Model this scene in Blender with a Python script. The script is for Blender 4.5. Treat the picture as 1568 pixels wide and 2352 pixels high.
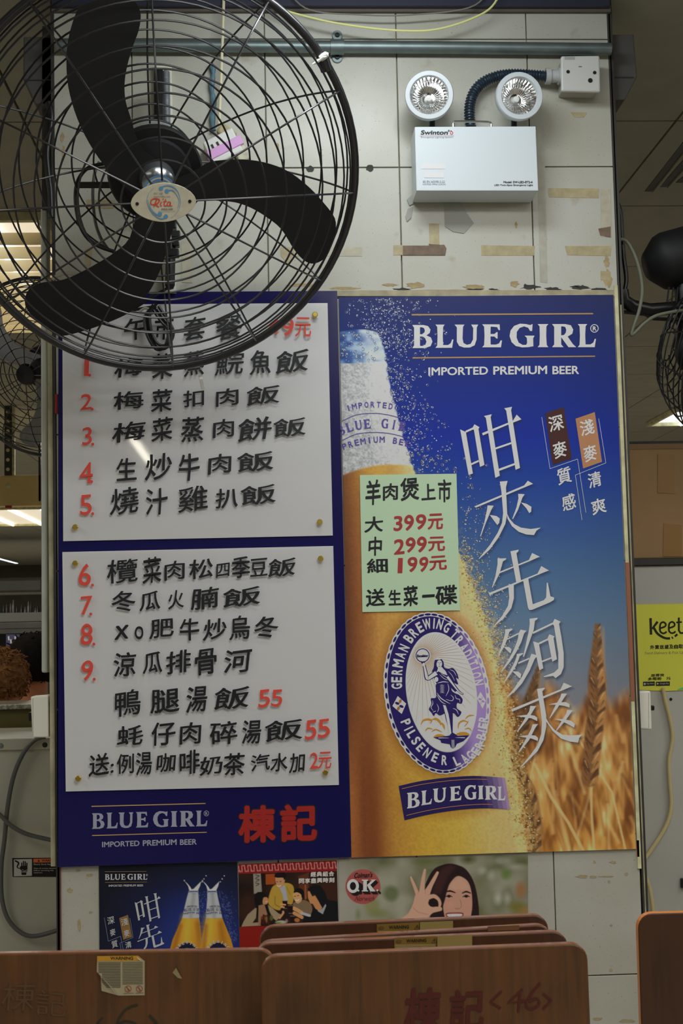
import bpy, math, random
import numpy as np
from mathutils import Vector, Matrix
for o in list(bpy.data.objects): bpy.data.objects.remove(o)
SC = bpy.context.scene
COL = SC.collection
PI = math.pi
# ---------------------------------------------------------------- camera
FOC = 3200.0; CX, CY = 784.0, 1176.0
CAM = Vector((0.0, -3.2, 1.25))
ROT = (Matrix.Rotation(math.radians(-3.0), 3, 'Z') @ Matrix.Rotation(math.radians(90 + 4.8), 3, 'X')
       @ Matrix.Rotation(math.radians(-1.2), 3, 'Z'))
cd = bpy.data.cameras.new('camera'); cd.sensor_fit = 'HORIZONTAL'; cd.sensor_width = 36.0
cd.lens = FOC / 1568.0 * 36.0; cd.clip_start = 0.05
cd.dof.use_dof = True; cd.dof.focus_distance = 3.1; cd.dof.aperture_fstop = 30.0
cam = bpy.data.objects.new('camera', cd); COL.objects.link(cam)
cam.matrix_world = Matrix.Translation(CAM) @ ROT.to_4x4()
SC.camera = cam
# ---------------------------------------------------------------- world, exposure, lights
w = bpy.data.worlds.new('room_air'); SC.world = w; w.use_nodes = True
bg = w.node_tree.nodes['Background']; bg.inputs[0].default_value = (0.86, 0.93, 1.0, 1); bg.inputs[1].default_value = 0.16
SC.view_settings.view_transform = 'Standard'; SC.view_settings.look = 'None'
SC.view_settings.exposure = 0.0; SC.view_settings.gamma = 1.0; SC.view_settings.use_curve_mapping = False

def area(loc, sx, sy, power, col=(1, 0.97, 0.92), rot=(0, 0, 0)):
    l = bpy.data.lights.new('ceiling_or_fill_light', 'AREA'); l.shape = 'RECTANGLE'; l.size = sx; l.size_y = sy
    l.energy = power; l.color = col
    o = bpy.data.objects.new('ceiling_or_fill_light', l); COL.objects.link(o); o.location = loc; o.rotation_euler = rot
    return o
area((0.40, -1.75, 2.66), 1.2, 0.25, 11.5, (0.96, 0.98, 1.0), (math.radians(15), 0, 0))  # additional unseen lamp, fill for the middle of the pillar wall
area((0.22, -0.66, 2.66), 0.45, 0.14, 3.9, (0.90, 0.97, 1.0), (math.radians(35), 0, 0))
area((0.9, -2.6, 2.62), 1.2, 0.6, 18, (1.0, 0.97, 0.90))  # fill lamp in front of the pillar, added out of view
area((2.5, -4.6, 2.66), 2.2, 1.2, 28, (0.96, 0.98, 1.0))  # added fill, kept aside so the acrylic does not mirror it
area((-3.0, -4.4, 2.66), 2.2, 1.2, 30, (1.0, 0.97, 0.92))  # left counterpart, also added fill clear of the acrylic's reflection
area((-2.4, -1.2, 2.60), 1.2, 1.2, 16, (1, .96, .88))  # unseen fill added for the left side
area((-2.6, 1.2, 2.60), 1.2, 1.2, 12, (1.0, 0.95, 0.86))
area((2.4, -1.0, 2.60), 1.2, 1.2, 16, (0.98, 0.96, 0.92))
area((3.2, 2.4, 2.60), 1.2, 1.2, 16, (0.98, 0.94, 0.88))
area((-4.5, 14.0, 2.70), 3.0, 1.5, 90, (1.0, 0.95, 0.86))  # extra area light added to brighten the dark far ceiling
area((-5.0, 21.0, 2.70), 3.0, 1.5, 90, (1.0, 0.95, 0.88))  # second extra area light, also added for the far ceiling
area((-2.4, 7.0, 2.60), 2.4, 1.2, 60, (1.0, 0.94, 0.84))
area((3.4, 6.5, 2.60), 2.4, 1.2, 42, (1.0, 0.95, 0.86))

# ---------------------------------------------------------------- helpers: pixels of the photograph to points on real planes
RN = np.array([list(r) for r in ROT])
CN = np.array(CAM)
def rays(px, py):
    px = np.asarray(px, float); py = np.asarray(py, float)
    v = np.stack([(px - CX) / FOC, (CY - py) / FOC, -np.ones_like(px)], -1)
    return v @ RN.T
def PV(px, py, y=0.0):
    r = rays(px, py); t = (y - CN[1]) / r[..., 1]
    return CN + r * t[..., None]
def P(px, py, y=0.0):
    return Vector(PV(np.array([px]), np.array([py]), y)[0])
def PZ(px, py, z):
    r = rays(np.array([px]), np.array([py]))[0]; t = (z - CN[2]) / r[2]
    return Vector(CN + r * t)
def PP(px, py, o, n):
    r = Vector(rays(np.array([px]), np.array([py]))[0]); t = (Vector(o) - CAM).dot(n) / r.dot(n)
    return CAM + r * t
def MPP(y): return (y - CN[1]) / FOC      # metres per photo pixel on the plane y

# ---------------------------------------------------------------- materials
def lin(c):
    c = c / 255.0
    return c / 12.92 if c <= 0.04045 else ((c + 0.055) / 1.055) ** 2.4
def alb(rgb, k=0.36):
    return tuple(min(0.88, lin(v) / k) for v in rgb) + (1.0,)
MC = {}
def mat(name, rgb, rough=0.5, metal=0.0, k=0.36, spec=0.5, noise=0.0, scale=40, bump=0.0, coat=0.0, emit=None):
    if name in MC: return MC[name]
    m = bpy.data.materials.new(name); m.use_nodes = True; MC[name] = m
    nt = m.node_tree; b = nt.nodes['Principled BSDF']
    c = alb(rgb, k)
    b.inputs['Base Color'].default_value = c; b.inputs['Roughness'].default_value = rough
    b.inputs['Metallic'].default_value = metal; b.inputs['Specular IOR Level'].default_value = spec
    b.inputs['Coat Weight'].default_value = coat
    if emit:
        b.inputs['Emission Color'].default_value = tuple(emit[:3]) + (1,); b.inputs['Emission Strength'].default_value = emit[3]
    if noise or bump:
        tc = nt.nodes.new('ShaderNodeTexCoord'); n = nt.nodes.new('ShaderNodeTexNoise')
        n.inputs['Scale'].default_value = scale; n.inputs['Detail'].default_value = 6
        nt.links.new(tc.outputs['Object'], n.inputs['Vector'])
        if noise:
            r = nt.nodes.new('ShaderNodeValToRGB')
            r.color_ramp.elements[0].position = 0.3; r.color_ramp.elements[1].position = 0.7
            r.color_ramp.elements[0].color = tuple(v * (1 - noise) for v in c[:3]) + (1,)
            r.color_ramp.elements[1].color = tuple(min(.9, v * (1 + noise * .5)) for v in c[:3]) + (1,)
            nt.links.new(n.outputs['Fac'], r.inputs[0]); nt.links.new(r.outputs[0], b.inputs['Base Color'])
        if bump:
            bp = nt.nodes.new('ShaderNodeBump'); bp.inputs['Strength'].default_value = bump; bp.inputs['Distance'].default_value = 0.01
            nt.links.new(n.outputs['Fac'], bp.inputs['Height']); nt.links.new(bp.outputs[0], b.inputs['Normal'])
    return m
def mat_print(name, rough=0.45, spec=0.5):
    if name in MC: return MC[name]
    m = mat(name, (128, 128, 128), rough, spec=.3)
    nt = m.node_tree; a = nt.nodes.new('ShaderNodeVertexColor'); a.layer_name = 'Col'
    nt.links.new(a.outputs[0], nt.nodes['Principled BSDF'].inputs['Base Color'])
    return m
def mat_tile():
    m = bpy.data.materials.new('glazed_tile'); m.use_nodes = True; nt = m.node_tree; b = nt.nodes['Principled BSDF']
    N = nt.nodes.new; L = nt.links.new
    g = N('ShaderNodeNewGeometry')
    n1 = N('ShaderNodeTexNoise'); n1.inputs['Scale'].default_value = 3.2; n1.inputs['Detail'].default_value = 5
    n2 = N('ShaderNodeTexNoise'); n2.inputs['Scale'].default_value = 230; n2.inputs['Detail'].default_value = 2
    n3 = N('ShaderNodeTexNoise'); n3.inputs['Scale'].default_value = 14; n3.inputs['Detail'].default_value = 8
    for n in (n1, n2, n3): L(g.outputs['Position'], n.inputs['Vector'])
    r1 = N('ShaderNodeValToRGB'); e = r1.color_ramp.elements
    e[0].position = 0.32; e[0].color = (0.49, 0.475, 0.385, 1); e[1].position = 0.62; e[1].color = (0.58, 0.575, 0.505, 1)
    L(n1.outputs['Fac'], r1.inputs[0])
    r2 = N('ShaderNodeValToRGB'); e = r2.color_ramp.elements
    e[0].position = 0.66; e[0].color = (1, 1, 1, 1); e[1].position = 0.74; e[1].color = (0.55, 0.5, 0.42, 1)
    L(n2.outputs['Fac'], r2.inputs[0])
    r3 = N('ShaderNodeValToRGB'); e = r3.color_ramp.elements
    e[0].position = 0.64; e[0].color = (1, 1, 1, 1); e[1].position = 0.80; e[1].color = (0.62, 0.55, 0.40, 1)
    L(n3.outputs['Fac'], r3.inputs[0])
    x1 = N('ShaderNodeMixRGB'); x1.blend_type = 'MULTIPLY'; x1.inputs[0].default_value = 1
    x2 = N('ShaderNodeMixRGB'); x2.blend_type = 'MULTIPLY'; x2.inputs[0].default_value = 1
    L(r1.outputs[0], x1.inputs[1]); L(r2.outputs[0], x1.inputs[2]); L(x1.outputs[0], x2.inputs[1]); L(r3.outputs[0], x2.inputs[2])
    L(x2.outputs[0], b.inputs['Base Color']); b.inputs['Roughness'].default_value = 0.34
    bp = N('ShaderNodeBump'); bp.inputs['Strength'].default_value = 0.08; bp.inputs['Distance'].default_value = 0.01
    L(n3.outputs['Fac'], bp.inputs['Height']); L(bp.outputs[0], b.inputs['Normal'])
    return m
def mat_wood(name, c0, c1, rough=0.32, k=0.2):
    m = bpy.data.materials.new(name); m.use_nodes = True; nt = m.node_tree; b = nt.nodes['Principled BSDF']
    N = nt.nodes.new; L = nt.links.new
    g = N('ShaderNodeTexCoord'); mp = N('ShaderNodeMapping'); mp.inputs['Scale'].default_value = (60, 60, 3.0)
    n = N('ShaderNodeTexNoise'); n.inputs['Scale'].default_value = 1.6; n.inputs['Detail'].default_value = 7; n.inputs['Distortion'].default_value = 0.8
    L(g.outputs['Object'], mp.inputs[0]); L(mp.outputs[0], n.inputs['Vector'])
    n2 = N('ShaderNodeTexNoise'); n2.inputs['Scale'].default_value = 7; L(g.outputs['Object'], n2.inputs['Vector'])
    ad = N('ShaderNodeMath'); ad.operation = 'ADD'; ml = N('ShaderNodeMath'); ml.operation = 'MULTIPLY'; ml.inputs[1].default_value = 0.55
    L(n2.outputs['Fac'], ml.inputs[0]); m2 = N('ShaderNodeMath'); m2.operation = 'MULTIPLY'; m2.inputs[1].default_value = 0.5
    L(n.outputs['Fac'], m2.inputs[0]); L(ml.outputs[0], ad.inputs[0]); L(m2.outputs[0], ad.inputs[1])
    r = N('ShaderNodeValToRGB'); e = r.color_ramp.elements
    e[0].position = 0.38; e[0].color = alb(c0, k); e[1].position = 0.66; e[1].color = alb(c1, k)
    L(ad.outputs[0], r.inputs[0]); L(r.outputs[0], b.inputs['Base Color']); b.inputs['Roughness'].default_value = rough
    b.inputs['Coat Weight'].default_value = 0.25; b.inputs['Coat Roughness'].default_value = 0.2
    return m

# ---------------------------------------------------------------- objects
WP = {}
def tag(o, label=None, cat=None, group=None, kind=None):
    if label: o['label'] = label
    if cat: o['category'] = cat
    if group: o['group'] = group
    if kind: o['kind'] = kind
    return o
def place(o, wpos, parent):
    COL.objects.link(o)
    if parent is not None:
        o.parent = parent; o.location = Vector(wpos) - WP[parent.name]
    else: o.location = wpos
    WP[o.name] = Vector(wpos)
    return o
def thing(name, loc, label=None, cat=None, group=None, kind=None, parent=None):
    o = bpy.data.objects.new(name, None); o.empty_display_size = 0.05
    place(o, Vector(loc), parent); return tag(o, label, cat, group, kind)
class MB:
    def __init__(s): s.v = []; s.f = []; s.m = []; s.c = []
    def add(s, vs, fs, mi=0, col=None):
        n = len(s.v); s.v += [tuple(v) for v in vs]
        for f in fs: s.f.append(tuple(i + n for i in f)); s.m.append(mi); s.c.append(col)
        return s
    def quad(s, a, b, c, d, mi=0, col=None): return s.add([a, b, c, d], [(0, 1, 2, 3)], mi, col)
    def box(s, a, b, mi=0):
        x0, y0, z0 = a; x1, y1, z1 = b
        return s.add([(x0, y0, z0), (x1, y0, z0), (x1, y1, z0), (x0, y1, z0), (x0, y0, z1), (x1, y0, z1), (x1, y1, z1), (x0, y1, z1)],
                     [(0, 3, 2, 1), (4, 5, 6, 7), (0, 1, 5, 4), (1, 2, 6, 5), (2, 3, 7, 6), (3, 0, 4, 7)], mi)
    def prism(s, pts, off, mi=0, mi_side=None):
        n = len(pts); a = [Vector(p) for p in pts]; b = [p + Vector(off) for p in a]
        s.add(a + b, [tuple(range(n))], mi); k = len(s.v) - 2 * n
        s.f.append(tuple(k + n + i for i in reversed(range(n)))); s.m.append(mi); s.c.append(None)
        for i in range(n):
            j = (i + 1) % n
            s.f.append((k + i, k + n + i, k + n + j, k + j)); s.m.append(mi if mi_side is None else mi_side); s.c.append(None)
        return s
    def tube(s, pts, r, seg=8, closed=False, mi=0, rad=None, cap=True):
        pts = [Vector(p) for p in pts]; n = len(pts); rings = []
        up = None
        for i, p in enumerate(pts):
            if closed: t = pts[(i + 1) % n] - pts[i - 1]
            else: t = pts[min(i + 1, n - 1)] - pts[max(i - 1, 0)]
            if t.length < 1e-9: t = Vector((0, 0, 1))
            t.normalize()
            if up is None:
                up = Vector((0, 0, 1)) if abs(t.z) < 0.9 else Vector((1, 0, 0))
            a = (up - t * up.dot(t)); a.normalize(); up = a; b = t.cross(a)
            rr = rad[i] if rad is not None else r
            rings.append([p + (a * math.cos(2 * PI * k / seg) + b * math.sin(2 * PI * k / seg)) * rr for k in range(seg)])
        vs = [v for g in rings for v in g]; fs = []
        m = n if closed else n - 1
        for i in range(m):
            j = (i + 1) % n
            for k in range(seg):
                l = (k + 1) % seg
                fs.append((i * seg + k, i * seg + l, j * seg + l, j * seg + k))
        if not closed and cap:
            fs.append(tuple(reversed(range(seg)))); fs.append(tuple((n - 1) * seg + k for k in range(seg)))
        return s.add(vs, fs, mi)
    def lathe(s, prof, o, ax, seg=32, mi=0, ux=None, closed=False, mod=None):
        # prof: list of (radius, height along ax)
        ax = Vector(ax).normalized(); o = Vector(o)
        u = Vector(ux) if ux is not None else (Vector((0, 0, 1)) if abs(ax.z) < 0.9 else Vector((1, 0, 0)))
        u = (u - ax * u.dot(ax)).normalized(); v = ax.cross(u)
        vs = []; n = len(prof)
        for (r, h) in prof:
            for k in range(seg):
                a = 2 * PI * k / seg; rr = r; hh = h
                if mod: rr, hh = mod(r, h, k)
                vs.append(o + ax * hh + (u * math.cos(a) + v * math.sin(a)) * max(rr, 1e-5))
        fs = []
        for i in range(n - 1 if not closed else n):
            j = (i + 1) % n
            for k in range(seg):
                l = (k + 1) % seg; fs.append((i * seg + k, i * seg + l, j * seg + l, j * seg + k))
        return s.add(vs, fs, mi)
    def build(s, name, mats, parent=None, smooth=False, bevel=0.0, origin=None, sub=0, **kw):
        me = bpy.data.meshes.new(name)
        arr = np.array(s.v, float).reshape(-1, 3)
        c = np.array(origin) if origin is not None else (arr.min(0) + arr.max(0)) / 2
        me.from_pydata((arr - c).tolist(), [], s.f)
        if not isinstance(mats, (list, tuple)): mats = [mats]
        for m in mats: me.materials.append(m)
        if len(mats) > 1: me.polygons.foreach_set('material_index', s.m)
        if any(x is not None for x in s.c):
            at = me.color_attributes.new('Col', 'FLOAT_COLOR', 'CORNER'); out = []
            for f, cc in zip(s.f, s.c): out += list(cc or (.5, .5, .5, 1)) * len(f)
            at.data.foreach_set('color', out)
        me.update()
        if smooth:
            me.polygons.foreach_set('use_smooth', [True] * len(me.polygons)); me.set_sharp_from_angle(angle=math.radians(38))
        o = bpy.data.objects.new(name, me); place(o, Vector(c), parent)
        if bevel:
            b = o.modifiers.new('bevel', 'BEVEL'); b.width = bevel; b.segments = 2; b.limit_method = 'ANGLE'
        return tag(o, **kw)
def share(src, wpos, parent):
    o = src.copy(); place(o, Vector(wpos), parent); return o
def slab(name, q, y, th, m, parent=None, bevel=0.0, **kw):
    """panel whose front face has the pixel outline q on the plane y; th goes back"""
    return MB().prism([P(a, b, y) for a, b in q], (0, th, 0)).build(name, m, parent, bevel=bevel, **kw)

# ---------------------------------------------------------------- flat print: outlines, ribbons, glyphs
def catmull(pts, n=6, closed=False):
    pts = [np.array(p, float) for p in pts]; out = []; m = len(pts)
    rng = range(m) if closed else range(m - 1)
    for i in rng:
        if closed: p0, p1, p2, p3 = pts[i - 1], pts[i], pts[(i + 1) % m], pts[(i + 2) % m]
        else: p0, p1, p2, p3 = pts[max(i - 1, 0)], pts[i], pts[i + 1], pts[min(i + 2, m - 1)]
        for k in range(n):
            t = k / n
            out.append(0.5 * ((2 * p1) + (-p0 + p2) * t + (2 * p0 - 5 * p1 + 4 * p2 - p3) * t * t + (-p0 + 3 * p1 - 3 * p2 + p3) * t ** 3))
    if not closed: out.append(pts[-1])
    return [tuple(p) for p in out]
def ribbon(pts, w, smooth=0, closed=False, taper=0.0):
    if smooth: pts = catmull(pts, smooth, closed)
    p = np.array(pts, float); n = len(p)
    if closed: t = np.roll(p, -1, 0) - np.roll(p, 1, 0)
    else: t = np.gradient(p, axis=0)
    t /= np.maximum(np.linalg.norm(t, axis=1, keepdims=True), 1e-9)
    nn = np.stack([-t[:, 1], t[:, 0]], 1)
    ww = np.full(n, float(w)) if np.isscalar(w) else np.interp(np.linspace(0, 1, n), np.linspace(0, 1, len(w)), w)
    a = p + nn * ww[:, None] / 2; b = p - nn * ww[:, None] / 2
    fs = []
    for i in range(n if closed else n - 1):
        j = (i + 1) % n; fs.append((i, j, n + j, n + i))
    return np.vstack([a, b]), fs
GC = {}
def glyph(ch, off=0.0):
    """outline of one sign in a unit box; bold strokes are several slightly shifted copies"""
    v, f = glyph0(ch)
    if off <= 0.006: return [(v, f)]
    key = (ch, 'b', off)
    if key in GC: return GC[key]
    r = off * 1.15; asp = GA[ch]
    vs = [v + np.array([dx * r / asp[0], dy * r / asp[1]]) for dx, dy in [(0, 0), (1, 0), (-1, 0), (0, 1), (0, -1), (.7, .7), (-.7, .7), (.7, -.7), (-.7, -.7)]]
    A_ = np.vstack(vs); lo = A_.min(0); hi = A_.max(0)
    GC[key] = [((q - lo) / (hi - lo), f) for q in vs]; return GC[key]
GA = {}
def glyph0(ch, off=0.0):
    key = (ch, off)
    if key in GC: return GC[key]
    c = bpy.data.curves.new('t', 'FONT'); c.body = ch; c.offset = off; c.resolution_u = 4
    o = bpy.data.objects.new('t', c); COL.objects.link(o); bpy.context.view_layer.update()
    me = bpy.data.meshes.new_from_object(o.evaluated_get(bpy.context.evaluated_depsgraph_get()))
    v = np.array([(a.co.x, a.co.y) for a in me.vertices]); f = [tuple(p.vertices) for p in me.polygons]
    bpy.data.objects.remove(o); bpy.data.curves.remove(c); bpy.data.meshes.remove(me)
    lo = v.min(0); hi = v.max(0)
    GA[ch] = np.maximum(hi - lo, .05); GC[key] = ((v - lo) / np.maximum(hi - lo, 1e-6), f); return GC[key]
class Ink:
    """flat coloured shapes given in photo pixels, laid on one plane"""
    def __init__(s): s.v = []; s.f = []; s.c = []; s.n = 0; s.aff = None
    def raw(s, v, f, col=None):
        v = np.asarray(v, float)
        if s.aff: v = s.aff(v)
        s.v.append(v); s.f += [tuple(i + s.n for i in q) for q in f]; s.c += [col] * len(f); s.n += len(v)
        return s
    def lift(s):
        """hair-thin steps between overlapping strokes, so that none lie exactly in one plane"""
        n = len(s.v); mono = all(c is None for c in s.c)
        st = [(k % 12) * 1.2e-5 if mono else k * min(1.2e-5, 2.2e-4 / n) for k in range(n)]
        return np.concatenate([np.full(len(v), h) for v, h in zip(s.v, st)])
    def poly(s, pts, col=None, smooth=0):
        if smooth: pts = catmull(pts, smooth, True)
        return s.raw(pts, [tuple(range(len(pts)))], col)
    def rib(s, pts, w, smooth=0, closed=False, col=None): v, f = ribbon(pts, w, smooth, closed); return s.raw(v, f, col)
    def ell(s, cx, cy, rx, ry=None, rot=0, col=None, seg=24):
        ry = ry or rx; a = np.linspace(0, 2 * PI, seg, endpoint=False)
        x = np.cos(a) * rx; y = np.sin(a) * ry; c, d = math.cos(rot), math.sin(rot)
        return s.raw(np.stack([cx + x * c - y * d, cy + x * d + y * c], 1), [tuple(range(seg))], col)
    def ring(s, cx, cy, rx, w, ry=None, col=None, seg=28):
        ry = ry or rx; a = np.linspace(0, 2 * PI, seg, endpoint=False)
        return s.rib(np.stack([cx + np.cos(a) * rx, cy + np.sin(a) * ry], 1), w, 0, True, col)
    def glyph(s, g, bl, br, tl, col=None, wob=0.0, rnd=None):
        bl, br, tl = map(lambda p: np.array(p, float), (bl, br, tl))
        if wob: a, b = rnd.random() * 6, rnd.random() * 6
        for v, f in g:
            v = v.copy()
            if wob: v = v + wob * np.stack([np.sin(v[:, 1] * 5 + a) + .5 * np.sin(v[:, 0] * 9 + b), np.sin(v[:, 0] * 5 + b) + .5 * np.sin(v[:, 1] * 9 + a)], 1)
            s.raw(bl + v[:, :1] * (br - bl) + v[:, 1:] * (tl - bl), f, col)
        return s
    def text(s, t, x0, y0, x1, y1, off=0.0, slope=0.0, shear=0.0, col=None, wob=0, rnd=None):
        """fit the outline of t in the box; slope raises the right end, shear leans the top right"""
        w_ = x1 - x0
        return s.glyph(glyph(t, off), (x0, y1), (x1, y1 - slope * w_), (x0 + shear, y0), col, wob, rnd)
    def put(s, name, y, m, parent, th=0.0, k=0.36, **kw):
        v = np.vstack(s.v); w3 = PV(v[:, 0], v[:, 1], y); w3[:, 1] -= s.lift()
        mb = MB(); mb.v = [tuple(q) for q in w3]; mb.f = s.f; mb.m = [0] * len(s.f)
        mb.c = [alb(c, k) if c is not None else None for c in s.c]
        return mb.build(name, m, parent, **kw)
SERIF = {
 'I': [[(0, 1), (1, 1), (.82, .9), (.80, .5), (.85, .1), (1, 0), (0, 0), (.17, .1), (.2, .5), (.18, .9)]],
 'L': [[(0, 1), (.52, 1), (.43, .9), (.41, .5), (.43, .12), (.7, .12), (.85, .2), (.93, .36), (1, .36), (.93, 0), (0, 0), (.1, .1), (.12, .5), (.1, .9)]],
 'E': [[(0, 1), (.88, 1), (.9, .75), (.83, .75), (.75, .88), (.43, .9), (.42, .58), (.62, .58), (.72, .66), (.78, .66), (.78, .38), (.72, .38), (.62, .47), (.42, .47),
        (.43, .12), (.7, .12), (.85, .17), (.93, .3), (1, .3), (.95, 0), (0, 0), (.1, .1), (.12, .5), (.1, .9)]],
 'U': [[(0, 1), (.42, 1), (.36, .9), (.34, .4), (.38, .2), (.52, .12), (.68, .16), (.78, .35), (.79, .85), (.7, 1), (1, 1), (.94, .88), (.93, .35), (.85, .1), (.65, 0), (.4, 0), (.2, .07), (.1, .25), (.1, .88)]],
 'B': [[(0, 1), (.38, 1), (.38, 0), (0, 0), (.09, .12), (.09, .88)],
       [(.37, 1), (.55, 1), (.78, .95), (.9, .8), (.86, .65), (.7, .55), (.37, .52), (.37, .6), (.5, .6), (.6, .68), (.62, .77), (.57, .87), (.48, .9), (.37, .9)],
       [(.37, .58), (.7, .55), (.92, .46), (1, .28), (.9, .08), (.62, 0), (.37, 0), (.37, .1), (.5, .09), (.65, .15), (.7, .28), (.63, .43), (.52, .5), (.37, .5)]],
 'R': [[(0, 1), (.38, 1), (.38, .12), (.48, 0), (0, 0), (.09, .12), (.09, .88)],
       [(.37, 1), (.55, 1), (.78, .95), (.88, .76), (.84, .58), (.65, .46), (.37, .43), (.37, .51), (.5, .53), (.57, .63), (.59, .75), (.55, .87), (.46, .9), (.37, .9)],
       [(.38, .47), (.62, .5), (.86, .14), (1, 0), (.68, 0), (.36, .46)]],
 'G': [[(.92, 1), (.9, .7), (.82, .7), (.74, .84), (.58, .9), (.4, .83), (.29, .66), (.28, .42), (.36, .2), (.52, .1), (.66, .1), (.70, .18), (.69, .4), (.6, .5), (1, .5),
        (.94, .38), (.95, .04), (.75, 0), (.5, -.01), (.25, .05), (.08, .22), (0, .48), (.04, .72), (.18, .92), (.42, 1.02), (.65, 1.0), (.82, .96)]],
}
def serif(ink, ch, x0, y0, x1, y1, dy=0.0, col=None):
    for pl in SERIF[ch]:
        ink.poly([(x0 + u * (x1 - x0), y1 - v * (y1 - y0) - u * dy) for u, v in pl], col)
GIRL = [('B', 55, 155, 210, 332), ('L', 232, 152, 370, 330), ('U', 378, 152, 560, 328), ('E', 590, 150, 742, 326), ('G', 800, 148, 992, 325),
        ('I', 1015, 148, 1097, 325), ('R', 1125, 148, 1310, 325), ('L', 1322, 148, 1462, 325)]
def brand_block(ink, gold, A):
    """the wordmark with its registered sign and second line; A maps the wordmark's own units to photo pixels"""
    ink.aff = A; gold.aff = A
    for g in GIRL: serif(ink, *g)
    ink.ring(1450, 181, 29, 6); ink.text('R', 1437, 165, 1465, 198, .03)
    ink.text('IMPORTED', 178, 480, 635, 543, .022, .016); ink.text('PREMIUM', 675, 472, 1088, 537, .022, .014); ink.text('BEER', 1128, 470, 1332, 533, .022, .012)
    gold.poly([(50, 71), (1440, 63), (1440, 73), (50, 82)], (150, 120, 75)); gold.poly([(57, 402), (1455, 390), (1455, 399), (57, 412)], (150, 120, 75))
    ink.aff = None; gold.aff = None

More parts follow.
